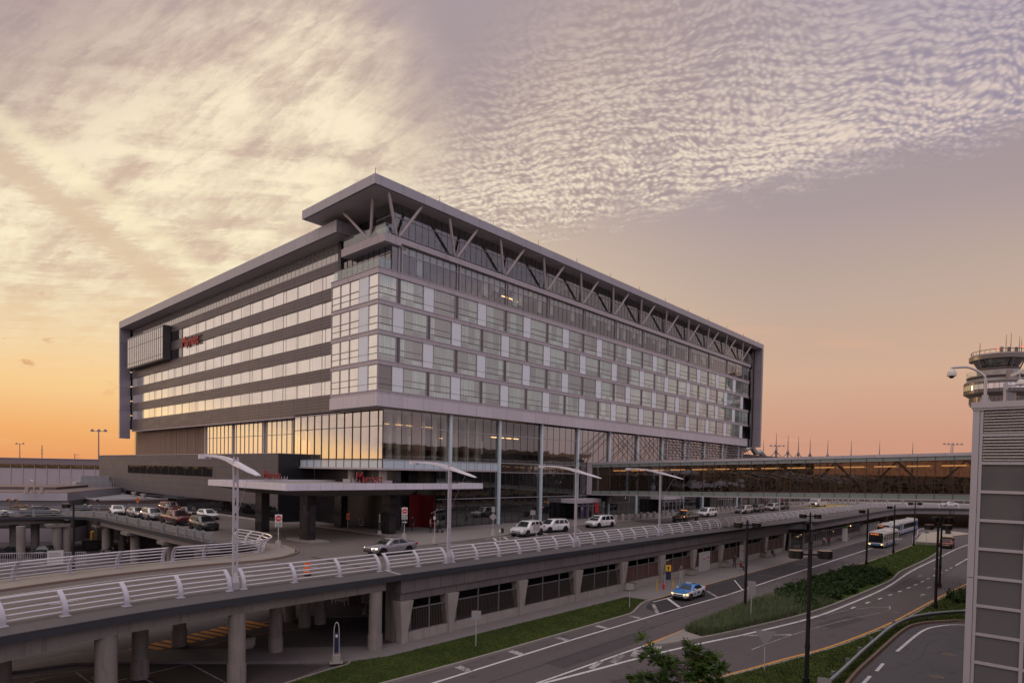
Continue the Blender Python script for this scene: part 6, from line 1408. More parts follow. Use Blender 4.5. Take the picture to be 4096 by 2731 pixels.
# buses
M_BUSW = pm('bus_white', (.56,.55,.56), rough=.3, var=.05, coat=.4, local=True); M_BUSB = pm('bus_blue', (.03,.22,.48), rough=.3, coat=.4, local=True)
def bus(label, loc, rz, parts, text, lit=True, blue_panels=False):
    t_ = thing('city_bus', label, 'bus', loc, rz, 'city buses on the lower road')
    Wd, H_ = 1.25, 2.88; x1 = 0
    for pi_, (a, b) in enumerate(parts):
        m_ = MB(); m_.loft([[(x,-Wd+i_,.34),(x,Wd-i_,.34),(x,Wd-i_,2.55),(x,Wd-.12-i_,H_-.06),(x,0,H_),(x,-Wd+.12+i_,H_-.06),(x,-Wd+i_,2.55)] for x, i_ in ((b,.04),(b+.08,0),(a-.10,0),(a,.06))], sm=False)
        m_.build('body', M_BUSW, t_)
        for s in (-1, 1):
            n = int((a-b-1.6)/1.35)
            MB().quad((b+.5,s*(Wd+.006),1.25),(a-.35,s*(Wd+.006),1.25),(a-.35,s*(Wd+.006),2.30),(b+.5,s*(Wd+.006),2.30)).build('side_glazing', M_CG, t_)
            f_ = MB()
            for k in range(n+1): xx = b+.5+(a-b-.85)*k/n; f_.box(xx-.05,xx+.05,s*(Wd+.012)-.008,s*(Wd+.012)+.008,1.22,2.33)
            f_.build('window_pillars', M_BUSW if not blue_panels else M_TRIM, t_)
            MB().box(b+.3,a-.3,s*(Wd+.004)-.004,s*(Wd+.004)+.004,.42,.66).build('stripe', M_BUSB, t_)
            if blue_panels: MB().box(b+1.2,b+2.6,s*(Wd+.02)-.006,s*(Wd+.02)+.006,1.0,2.6).build('graphic', M_BUSB, t_)
        for (rx, rw) in ((a-3.0,1.6),(b+2.0,1.4)): MB().box(rx-rw/2,rx+rw/2,-.8,.8,H_-.02,H_+.16).build('roof_unit', pm('bus_roof_unit', (.45,.44,.44), rough=.5, local=True), t_)
        for wx in (a-2.6, b+3.2) if pi_ == 0 else (b+2.4,):
            for s in (-1, 1):
                w_ = MB(); w_.T = Matrix.Translation((wx,s*(Wd-.13),.48)) @ Matrix.Rotation(PI/2,4,'X'); w_.lathe((0,0,0),[(.28,-.15),(.45,-.15),(.48,-.1),(.48,.1),(.45,.15),(.28,.15)],22)
                o = w_.build('wheel', M_TYRE, t_); w_ = MB(); w_.T = Matrix.Translation((wx,s*(Wd-.13),.48)) @ Matrix.Rotation(PI/2,4,'X'); w_.cyl((0,0),.29,-.12,.12,18); w_.build('rim', M_RIM, o)
    if len(parts) > 1: MB().box(parts[1][0]-.05, parts[0][1]+.05, -1.15, 1.15, .5, 2.75).build('bellows', M_TRIM, t_)
    f = parts[0][0]
    MB().quad((f+.012,-1.12,1.0),(f+.012,1.12,1.0),(f+.012,1.12,2.28),(f+.012,-1.12,2.28)).build('windscreen', M_CG, t_)
    MB().box(f-.02,f+.02,-1.08,1.08,2.30,2.66).build('destination_screen', M_TRIM, t_)
    me = font_mesh(text, .24, .01, 0, .8, .004); me.materials.append(emat('orange_led', (1,.22,.05), 1.6)); o = bpy.data.objects.new('lettering', me); C.objects.link(o); o.parent = t_; o.location = (f+.03,-.85,2.38); o.rotation_euler = (PI/2,0,PI/2)
    MB().box(f-.02,f+.05,-1.2,1.2,.34,.55).build('bumper', M_TRIM, t_); MB().box(f+.001,f+.015,-1.2,1.2,.58,.80).build('stripe', M_BUSB, t_)
    for s in (-1, 1):
        MB().cyl((0,0),.10,0,.02,12) if False else None
        h_ = MB(); h_.T = Matrix.Translation((f+.0,s*.92,.70)) @ Matrix.Rotation(PI/2,4,'Y'); h_.cyl((0,0),.11,0,.035,14); h_.build('headlight', M_HLIT, t_)
        h_ = MB(); h_.T = Matrix.Translation((f+.0,s*1.12,.72)) @ Matrix.Rotation(PI/2,4,'Y'); h_.cyl((0,0),.07,0,.03,12); h_.build('turn_lamp', M_AMB, t_)
        MB().box(f-.1,f+.25,s*1.36-.06,s*1.36+.06,1.7,2.1).build('mirror', M_TRIM, t_)
    for k in range(3): MB().box(f-.05,f+.0,-.2+.16*k,-.12+.16*k,2.74,2.79).build('marker_lamp', M_AMB, t_)
    return t_
bus('white and blue city bus in front, with orange destination display and lit headlights', (130.4,25.65,LZ), PI, [(6.1,-6.1)], '209 Bus Express')
bus('long articulated blue and white bus behind the front bus', (161.5,28.9,LZ), PI, [(15.2,3.0),(2.2,-15.2)], 'En Transit', blue_panels=True)
sb_ = thing('shuttle_bus', 'white shuttle minibus with red tinted windows at the far departures kerb', 'minibus', (167.4,47.7,0), PI)
m_ = MB(); m_.loft([[(x,-w,.4),(x,w,.4),(x,w,z1),(x,w-.15,z1+.1),(x,-w+.15,z1+.1),(x,-w,z1)] for x, w, z1 in ((-4.0,1.12,2.55),(-3.9,1.15,2.6),(1.9,1.15,2.6),(2.1,1.1,2.5))], sm=False); m_.build('body', M_BUSW, sb_)
m_ = MB(); m_.loft([[(x,-w,.4),(x,w,.4),(x,w,z1),(x,-w,z1)] for x, w, z1 in ((2.0,1.0,1.95),(2.6,.98,1.9),(3.1,.95,1.2),(4.0,.92,1.05),(4.1,.85,.8))], sm=False); m_.build('cab', M_BUSW, sb_)
MB().quad((2.66,-.85,1.86),(2.66,.85,1.86),(3.12,.85,1.24),(3.12,-.85,1.24)).build('windscreen', M_CG, sb_); MB().box(4.08,4.14,-.6,.6,.5,.95).build('grille', M_TRIM, sb_)
for s in (-1,1):
    MB().box(-3.6,1.6,s*1.155-.006,s*1.155+.006,1.35,2.3).build('side_glazing', pm('red_tint_glass', (.10,.03,.035), rough=.1), sb_); f_ = MB()
    for k in range(7): f_.box(-3.6+.86*k-.05,-3.6+.86*k+.05,s*1.17-.006,s*1.17+.006,1.33,2.32)
    f_.build('window_pillars', M_BUSW, sb_); MB().box(3.95,4.12,s*.75-.1,s*.75+.1,.75,.95).build('headlight', M_HLIT if s > 0 else M_LENS, sb_)
    for wx in (2.9,-2.4):
        w_ = MB(); w_.T = Matrix.Translation((wx,s*.98,.40)) @ Matrix.Rotation(PI/2,4,'X'); w_.lathe((0,0,0),[(.22,-.13),(.37,-.13),(.40,-.08),(.40,.08),(.37,.13),(.22,.13)],20); o = w_.build('wheel', M_TYRE, sb_)
        w_ = MB(); w_.T = Matrix.Translation((wx,s*.98,.40)) @ Matrix.Rotation(PI/2,4,'X'); w_.cyl((0,0),.23,-.1,.1,16); w_.build('rim', M_RIM, o)
mc = thing('motorcycle', 'black and chrome cruiser motorcycle under the upper ramp', 'motorcycle', (25.4,97.0,LZ), R(-10))
for wx in (-.72,.78):
    w_ = MB(); w_.T = Matrix.Translation((wx,0,.33)) @ Matrix.Rotation(PI/2,4,'X'); w_.lathe((0,0,0),[(.24,-.07),(.31,-.07),(.33,0),(.31,.07),(.24,.07)],20); o = w_.build('wheel', M_TYRE, mc)
    w_ = MB(); w_.T = Matrix.Translation((wx,0,.33)) @ Matrix.Rotation(PI/2,4,'X'); w_.cyl((0,0),.1,-.1,.1,12)
    for k in range(6): w_.T = Matrix.Translation((wx,0,.33)) @ Matrix.Rotation(PI/2,4,'X') @ Matrix.Rotation(PI*k/3,4,'Z'); w_.box(.08,.25,-.01,.01,-.01,.01)
    w_.build('rim', M_CHR, o)
MB().loft([[(x,-w,z0),(x,w,z0),(x,w*.7,z1),(x,-w*.7,z1)] for x, w, z0, z1 in ((-.95,.05,.62,.66),(-.5,.14,.58,.72),(-.1,.15,.55,.68),(.1,.13,.55,.86),(.45,.08,.6,.84))]).build('tank_and_seat', PB, mc)
MB().box(-.3,.35,-.16,.16,.22,.58).tube([(-.9,-.2,.3),(.3,-.2,.28)],.05,8).tube([(-.9,.2,.3),(.3,.2,.28)],.05,8).build('engine', M_CHR, mc)
MB().tube([(.78,.09,.33),(.45,.09,.95)],.03,8).tube([(.78,-.09,.33),(.45,-.09,.95)],.03,8).tube([(.15,-.38,1.12),(.38,-.2,1.1),(.45,0,.98),(.38,.2,1.1),(.15,.38,1.12)],.02,8).build('fork_and_bars', M_CHR, mc)
MB().lathe((.6,0,.82),[(0,-.09),(.09,-.07),(.1,0),(.07,.07),(0,.09)],12).build('headlight', M_LENS, mc)
# ------------------------------------------------ signs and small street furniture
M_SW = pm('sign_white', (.58,.57,.56), rough=.5, var=.05); M_SR = pm('sign_red', (.50,.03,.03), rough=.45, var=.05); M_SB = pm('sign_back', (.30,.29,.30), rough=.5, metal=.3, var=.1); M_SBK = pm('sign_black', (.02,.02,.02), rough=.5)
CB = pm('sign_base_concrete', (.30,.28,.26), rough=.9, var=.2)
FACE = math.atan2(-.74, -.67) + PI/2                       # yaw that turns a sign's front (-y) roughly to the camera
def face_to(x, y): return math.atan2(y, x) - PI/2
def flat(parent, txt, size, mat, loc, sx=1, bold=.004):
    me = font_mesh(txt, size, .008, 0, sx, bold); xs = [v.co.x for v in me.vertices]; w = (min(xs)+max(xs))/2
    for v in me.vertices: v.co.x -= w
    me.materials.append(mat); o = bpy.data.objects.new('lettering', me); C.objects.link(o); o.parent = parent; o.location = loc; o.rotation_euler = (PI/2,0,0); return o
def base(t_, h=.62, r=.36): MB().cyl((0,0), r, 0, h, 20, r1=r*.55).build('concrete_base', CB, t_)
def pole(t_, h, r=.035): MB().cyl((0,0), r, 0, h, 10).build('pole', M_STEEL, t_)
def disc(t_, r, z, y, mat, name, n=24):
    m_ = MB(); m_.T = Matrix.Translation((0,y,z)) @ Matrix.Rotation(PI/2,4,'X'); m_.cyl((0,0), r, -.01, .01, n, sm=False); return m_.build(name, mat, t_)
def noentry(loc, label, rz, arrow=False, s=1.0):
    t_ = thing('road_sign', label, 'sign', loc, rz, 'no entry signs'); base(t_); pole(t_, 3.0*s)
    MB().box(-.30,.30,-.06,-.035,2.25*s,2.95*s).build('panel', M_SW, t_); disc(t_, .26, 2.6*s, -.075, M_SR, 'red_disc'); MB().box(-.18,.18,-.10,-.088,2.56*s,2.64*s).build('bar', M_SW, t_)
    p_ = MB().box(-.30,.30,-.06,-.035,1.85*s,2.18*s).build('panel', M_SW, t_); flat(t_, 'ENTRÉE', .14, M_SBK, (0,-.065,2.04*s)); flat(t_, 'INTERDITE', .13, M_SBK, (0,-.065,1.89*s), sx=.85)
    if arrow:
        MB().box(-.32,.32,-.06,-.035,1.45*s,1.76*s).build('panel', M_SBK, t_); MB().box(-.24,.08,-.075,-.06,1.57*s,1.64*s)._add([(.06,-.07,1.50*s),(.26,-.07,1.605*s),(.06,-.07,1.71*s)],[(0,1,2)]).build('arrow', M_SW, t_)
noentry((26.9,52.4,.13), 'round red no entry sign with French plate on the rounded pavement nose', face_to(27,52))
noentry((39.6,50.7,.12), 'no entry sign with black arrow plate in front of the red entrance wall', face_to(40,51)+.3, True, 1.12)
def solar(loc, label, h=2.6, beacon=True, base_=True):
    t_ = thing('solar_sign', label, 'solar panel post', loc, face_to(loc[0], loc[1])); 
    if base_: base(t_)
    pole(t_, h); m_ = MB(); m_.T = Matrix.Translation((0,0,h)) @ Matrix.Rotation(R(-28),4,'Y') @ Matrix.Rotation(R(-10),4,'X'); m_.box(-.42,.42,-.28,.28,0,.04); m_.build('solar_panel', pm('solar_cells', (.02,.025,.05), rough=.15, coat=.5), t_)
    MB().box(-.14,.10,-.12,.12,h-.75,h-.45).build('control_box', M_SW, t_); MB().cyl((.18,0),.17,h-.8,h-.35,8).build('beacon_housing', M_SBK, t_)
solar((39.9,46.3,.12), 'tall post with small solar panel beside two people at the entrance', 3.1)
solar((44.4,41.7,.05), 'short post with tilted solar panel and dark lamp near the second tall street lamp', 2.0, base_=False)
def backsign(loc, label, shape='square', h=2.3, rz=None, b=True, plates=1):
    t_ = thing('road_sign', label, 'sign', loc, face_to(loc[0],loc[1]) if rz is None else rz)
    if b: base(t_)
    pole(t_, h, .03)
    if shape == 'square': 
        for k in range(plates): MB().box(-.33,.33,-.05,-.03,h-.62*(k+1)+.02,h-.62*k).build('panel', M_SB, t_)
    elif shape == 'diamond': MB()._add([(0,-.04,h-.1),(.42,-.04,h-.52),(0,-.04,h-.94),(-.42,-.04,h-.52),(0,-.06,h-.1),(.42,-.06,h-.52),(0,-.06,h-.94),(-.42,-.06,h-.52)],[(0,1,2,3),(7,6,5,4),(0,4,5,1),(1,5,6,2),(2,6,7,3),(3,7,4,0)]).build('panel', M_SB, t_)
    elif shape == 'triangle': MB()._add([(-.62,-.04,h),(.62,-.04,h),(0,-.04,h-1.0),(-.62,-.06,h),(.62,-.06,h),(0,-.06,h-1.0)],[(0,1,2),(5,4,3),(0,3,4,1),(1,4,5,2),(2,5,3,0)]).build('panel', M_SB, t_)
    return t_
d_ = backsign((49.9,48.0,.12), 'diamond sign seen from behind with a small plate above, by the dark street glazing', 'diamond', 2.6); MB().box(-.18,.18,-.05,-.03,2.62,3.2).build('panel', M_SB, d_)
backsign((61.5,52.0,.12), 'square grey sign back behind the first white utility vehicle', 'square', 2.2)
backsign((49.2,29.8,LZ+.1), 'square sign back on a thin post at the right end of the near lawn', 'square', 2.2, b=False)
backsign((30.2,30.5,LZ+.1), 'square sign back on a thin post at the left part of the near lawn', 'square', 2.5, b=False)
backsign((52.6,20.0,LZ+.1), 'two square sign backs stacked on one post in the tall median grass', 'square', 3.3, b=False, plates=2)
backsign((39.7,14.15,LZ+.08), 'triangular sign back on a thin post at the right verge below the white line', 'triangle', 2.5, b=False)
backsign((109.6,20.9,LZ+.1), 'small tilted triangular sign back on the far lawn near the front bus', 'triangle', 1.4, b=False)
backsign((137.0,20.0,LZ+.13), 'pair of pale sign backs on the far concrete island', 'square', 3.4, b=False, plates=2)
backsign((44.2,36.9,.05), 'pair of blank grey plates between two thin posts behind the railing', 'square', 2.4, b=False)
backsign((35.5,9.5,LZ+.08), 'small white notice board at the bottom edge near the guard rail', 'square', 1.6, b=False)
# pedestrian prohibition, bus stop totem and others on the lower level
def noped(t_, z, r=.26, y=-.06):
    m_ = MB(); m_.T = Matrix.Translation((0,y,z)) @ Matrix.Rotation(PI/2,4,'X'); m_.lathe((0,0,0), [(r*.8,-.008),(r,-.008),(r,.008),(r*.8,.008)], 24, sm=False); m_.build('red_ring', M_SR, t_)
    MB().beam((-r*.6,y-.012,z+r*.6),(r*.6,y-.012,z-r*.6),.03,.05).build('red_slash', M_SR, t_)
    MB().box(-.035,.035,y-.006,y,z-.02,z+.1).box(-.06,-.02,y-.006,y,z-.17,z-.02).box(.02,.06,y-.006,y,z-.17,z-.02).box(-.03,.03,y-.006,y,z+.11,z+.17).build('walker', M_SBK, t_)
np_ = thing('road_sign', 'square no pedestrians sign on a cone base under the viaduct', 'sign', (30.2,43.7,LZ+.12), face_to(30,44)); base(np_, .5, .28); pole(np_, 1.7); MB().box(-.34,.34,-.05,-.03,.95,1.65).build('panel', M_SW, np_); noped(np_, 1.3)
bt = thing('bus_stop_totem', 'blue bus stop totem in a tall rounded steel loop on the pavement tip', 'bus stop', (21.3,33.9,LZ+.13), face_to(21,34))
MB().tube(smooth([(-.16,0,0),(-.16,0,1.4),(-.14,0,2.2),(-.06,0,2.5),(.06,0,2.5),(.14,0,2.2),(.16,0,1.4),(.16,0,0)],3), .025, 8).build('steel_loop', M_STEEL, bt)
MB().box(-.13,.13,-.03,.03,.65,1.9).build('panel', pm('navy_panel', (.012,.018,.05), rough=.4), bt); MB().box(-.06,.06,-.045,-.03,1.62,1.78).box(-.05,-.02,-.045,-.03,1.58,1.62).box(.02,.05,-.045,-.03,1.58,1.62).build('bus_symbol', M_SW, bt)
MB().cyl((0,0),.30,0,.5,18,r1=.26).box(-.4,.4,-.3,.3,0,.06).build('concrete_base', CB, bt)
ys = thing('bus_stop_sign', 'yellow taxi stop sign with black arrow above a navy panel on a hooked post', 'sign', (60.3,31.9,LZ+.13), face_to(60,32))
MB().tube(smooth([(-.3,0,0),(-.3,0,2.6),(-.22,0,2.95),(.05,0,3.05)],3), .03, 8).build('pole', M_STEEL, ys); MB().box(-.22,.32,-.06,-.03,1.85,2.5).build('panel', pm('sign_yellow', (.70,.40,.02), rough=.5), ys)
MB().box(-.02,.10,-.075,-.06,1.95,2.2)._add([(-.11,-.07,2.18),(.19,-.07,2.18),(.04,-.07,2.42)],[(0,1,2)]).build('arrow', M_SBK, ys); MB().box(-.22,.32,-.06,-.03,.95,1.8).build('panel', MC['navy_panel'], ys)
b2 = thing('bus_stop_totem', 'narrow steel loop totem right of the yellow sign', 'bus stop', (63.7,32.1,LZ+.13), face_to(64,32)); MB().tube(smooth([(-.12,0,0),(-.12,0,1.6),(-.05,0,2.0),(.05,0,2.0),(.12,0,1.6),(.12,0,0)],3), .025, 8).build('steel_loop', M_STEEL, b2); MB().box(-.1,.1,-.02,.02,.4,1.4).build('panel', M_SB, b2)
for (x_, y_, lb) in ((58.0,31.9,'thin yellow post left of the red hydrant'),(60.7,31.5,'thin yellow post right of the red hydrant')):
    t_ = thing('marker_post', lb, 'post', (x_,y_,LZ+.13)); MB().cyl((0,0),.06,0,1.15,10).build('post', pm('post_yellow', (.62,.36,.05), rough=.6), t_); MB().cyl((0,0),.064,1.0,1.06,10).build('band', M_SBK, t_)
hy = thing('fire_hydrant', 'red fire hydrant between two yellow posts on the lower pavement', 'hydrant', (59.4,31.9,LZ+.13)); MB().cyl((0,0),.16,0,.06,14).cyl((0,0),.10,.06,.55,14).lathe((0,0,.55),[(.13,0),(.13,.06),(.10,.12),(.04,.17),(0,.18)],14).tube([(-.2,0,.4),(.2,0,.4)],.05,10).tube([(0,-.2,.36),(0,.1,.36)],.06,10).build('body', M_SR, hy); MB().box(-.03,.03,-.03,.03,.72,.78).build('valve_nut', M_SBK, hy)
for (x_, z_) in ((74.6,-3.3),(75.8,-3.2),(87.0,-3.3)):
    t_ = thing('warning_plate', {74.6:'left no pedestrians plate on the white service doors',75.8:'right no pedestrians plate on the white service doors',87.0:'no pedestrians plate on the single pale service door'}[x_], 'sign', (x_,34.52,z_)); MB().box(-.3,.3,-.02,.0,-.35,.35).build('panel', M_SW, t_); noped(t_, 0, .22, -.03)
od = thing('traffic_drum', 'orange and white striped traffic drum behind the near railing', 'traffic drum', (21.7,38.2,.01))
for k, (z0, z1) in enumerate(((0,.12),(.12,.32),(.32,.44),(.44,.62),(.62,.74),(.74,.95))): MB().cyl((0,0), .25-.012*k, z0, z1, 20).build('band' if k else 'base', [M_TRIM, MC['orange_plastic'], M_SW, MC['orange_plastic'], M_SW, MC['orange_plastic']][k], od)
for (x_, y_, lb) in ((41.1,63.4,'small orange sign on a leaning stand between the canopy piers'),(33.1,110.9,'orange work sign on a post behind the parked cars')):
    t_ = thing('work_sign', lb, 'sign', (x_,y_,.02), face_to(x_,y_)); MB().beam((0,0,0),(.06,0,1.9),.04,.04).build('post', M_STEEL, t_); MB().box(-.12,.26,-.04,-.02,1.25,2.0).build('panel', MC['orange_plastic'], t_); MB().box(-.02,.16,-.045,-.04,1.5,1.7).build('symbol', M_SBK, t_)
pt_ = thing('parking_totem', 'slim black post with small white symbols beside the right canopy pier', 'sign', (40.5,56.2,.12), face_to(41,56)); base(pt_, .45, .28); MB().box(-.12,.12,-.04,.04,.4,2.4).build('panel', M_SBK, pt_); MB().cyl((0,0),.001,0,.002,3).build('foot', CB, pt_) if False else None; MB().box(-.05,.05,-.05,-.04,2.0,2.15).box(-.05,.05,-.05,-.04,1.7,1.85).box(-.05,.05,-.05,-.04,1.4,1.55).build('symbols', M_SW, pt_)
lc = thing('luggage_cart', 'white framed luggage trolley by the dark entrance wall', 'trolley', (44.6,65.3,.12), R(20)); MB().box(-.5,.5,-.3,.3,.16,.2).tube([(-.45,-.3,.2),(-.45,-.3,1.1),(-.45,.3,1.1),(-.45,.3,.2)],.025,6).tube([(.45,-.3,.2),(.45,.3,.2)],.025,6).build('frame', M_SW, lc)
for s in ((-.4,-.25),(-.4,.25),(.4,0)): m_ = MB(); m_.T = Matrix.Translation((s[0],s[1],.08)) @ Matrix.Rotation(PI/2,4,'X'); m_.cyl((0,0),.08,-.02,.02,12); m_.build('wheel', M_TYRE, lc)
c2_ = copy_tree(lc, loc=(104.2,32.6,LZ+.13), label='row of luggage trolleys beside the seated people under the viaduct')
bn = thing('bench', 'white wire bench against the dark wall under the viaduct', 'bench', (30.6,48.2,LZ+.12), R(-82))
m_ = MB()
for k in range(16): m_.box(-.85+.11*k,-.82+.11*k,-.25,.2,.44,.46).box(-.85+.11*k,-.82+.11*k,.2,.23,.46,.9)
m_.box(-.88,.86,-.27,-.23,.43,.47).box(-.88,.86,.2,.24,.88,.92); m_.build('seat_and_back', M_SW, bn)
for s in (-.85,.82): MB().box(s,s+.05,-.25,-.2,0,.65).box(s,s+.05,.18,.23,0,.9).box(s,s+.05,-.25,.2,.62,.66).build('leg', M_SW, bn)
def manhole(x, y, z, label): t_ = thing('manhole_cover', label, 'manhole', (x,y,z)); MB().cyl((0,0),.40,0,.006,24).build('ring', pm('cast_iron', (.16,.11,.08), rough=.7, var=.3), t_); m_ = MB(); [m_.box(-.3,.3,-.3+.085*k,-.26+.085*k,.006,.010) for k in range(8)]; m_.build('grate', M_SBK, t_); return t_
manhole(10.4,41.3,LZ-.01,'round drain grate in the parking bays under the near viaduct'); manhole(17.7,43.7,LZ-.015,'round manhole cover near the orange crossing')
manhole(66.2,11.9,LZ-.015,'round manhole on the outer lane left of the verge lamp'); manhole(53.0,6.2,LZ-.01,'upper manhole on the dark ramp road'); manhole(46.5,6.0,LZ-.01,'lower manhole on the dark ramp road')
# steel guard rail round the ramp
gr_ = thing('guard_rail', 'curved steel guard rail with posts round the ramp at lower right', 'guard rail', (50,10.4,LZ+.08))
GP = smooth([(30,10.0),(36,10.15),(40.4,10.2),(44,10.3),(47.5,10.4),(51.1,10.45),(55,10.5),(58.4,10.4),(61.7,10.0),(64.9,8.9),(68.5,6.8),(71,3.6),(72,0)],3)
W(MB().tube([(p[0],p[1]-.12,LZ+.62) for p in GP], .10, 10), 'rail', GALV, gr_); W(MB().loft([[(p[0],p[1]-.06,LZ+.35),(p[0],p[1]-.02,LZ+.35),(p[0],p[1]-.02,LZ+.66),(p[0],p[1]-.06,LZ+.66)] for p in GP], sm=False), 'rail_back', GALV, gr_)
for p in ((34,10.15),(37.2,10.2),(40.4,10.25),(44,10.35),(47.5,10.45),(51.1,10.5),(55,10.55),(58.4,10.45),(61.7,10.05),(64.9,8.95),(68.5,6.85)): W(bx(p[0]-.09,p[0]+.09,p[1]-.02,p[1]+.2,LZ,LZ+.72), 'post', pm('guard_post', (.13,.13,.14), rough=.7, var=.3), gr_)
# white railing on the far concrete island
fr2 = thing('railing', 'low white curved railing on the far island beyond the lawn', 'railing', (160,22,LZ+.13)); IP = smooth([(139,22.5),(146,22.9),(155,24.3),(163,25.2),(172,24.6),(178,21.5)],4)
m_ = MB(); m_.tube([(p[0],p[1],LZ+1.15) for p in IP], .05, 6).tube([(p[0],p[1],LZ+.3) for p in IP], .04, 6)
for k in range(0, 20): p = IP[k]; m_.box(p[0]-.03,p[0]+.03,p[1]-.03,p[1]+.03,LZ,LZ+1.15)
W(m_, 'rails', TUBEM, fr2)
bin_ = thing('waste_bin', 'dark double waste bin by the far white railing', 'bin', (170.5,20.8,LZ+.13)); MB().box(-.9,.9,-.45,.45,0,1.3).build('body', M_TRIM, bin_); MB().loft([[(-.95,-.5,1.3),(.95,-.5,1.3),(.95,.5,1.3),(-.95,.5,1.3)],[(-.8,-.3,1.6),(.8,-.3,1.6),(.8,.3,1.6),(-.8,.3,1.6)]], sm=False).build('lid', M_BLACK, bin_)
dst = thing('dumpster', 'dark wheeled dumpster in the open gap behind the columns', 'bin', (25.2,103.0,LZ)); MB().loft([[(-1.1,-.6,.15),(1.1,-.6,.15),(1.1,.6,.15),(-1.1,.6,.15)],[(-1.25,-.75,1.3),(1.25,-.75,1.3),(1.25,.75,1.3),(-1.25,.75,1.3)]], sm=False).build('body', M_TRIM, dst); MB().box(-1.3,1.3,-.8,.8,1.3,1.4).build('lid', M_BLACK, dst)
for (x_, y_, lb) in ((28.0,115.0,'yellow steel bollard right of the columns in the open gap'),(19.4,119.2,'yellow steel bollard at the far left wall')):
    t_ = thing('bollard', lb, 'bollard', (x_,y_,LZ)); MB().cyl((0,0),.28,0,1.5,14).build('post', MC['post_yellow'], t_); MB().cyl((0,0),.28,1.5,1.6,14,r1=.1).build('cap', MC['post_yellow'], t_)
fn = thing('fence', 'low grey mesh fence with white notice in the open gap, left edge', 'fence', (14,93,LZ)); m_ = MB(); A_, B_ = Vector((6,98.5,LZ)), Vector((21,89,LZ))
for k in range(80): p = A_.lerp(B_, k/79); m_.box(p.x-.02,p.x+.02,p.y-.02,p.y+.02,LZ,LZ+1.5)
for z in (.1,1.5): m_.beam(A_+Vector((0,0,z)), B_+Vector((0,0,z)), .05,.05)
W(m_, 'pickets', M_STEEL, fn); ntb = thing('notice_board', 'white notice board fixed to the mesh fence in the gap', 'sign', (18.2,90.3,LZ+.2), face_to(18,90)); MB().box(-.8,.8,-.05,0,0,1.6).build('panel', M_SW, ntb); m_ = MB(); [m_.box(-.6,.6-.1*(k%3),-.06,-.05,.35+.18*k,.41+.18*k) for k in range(6)]; m_.build('text_lines', M_SB, ntb)
tt = thing('info_totem', 'white information totem with green cap by the arrivals hall', 'sign', (131.5,32.4,LZ+.13), face_to(131,32)); MB().box(-.45,.45,-.08,.08,0,2.5).build('panel', M_SW, tt); MB().box(-.46,.46,-.09,.09,2.5,2.8).build('cap', pm('green_cap', (.08,.2,.05)), tt)
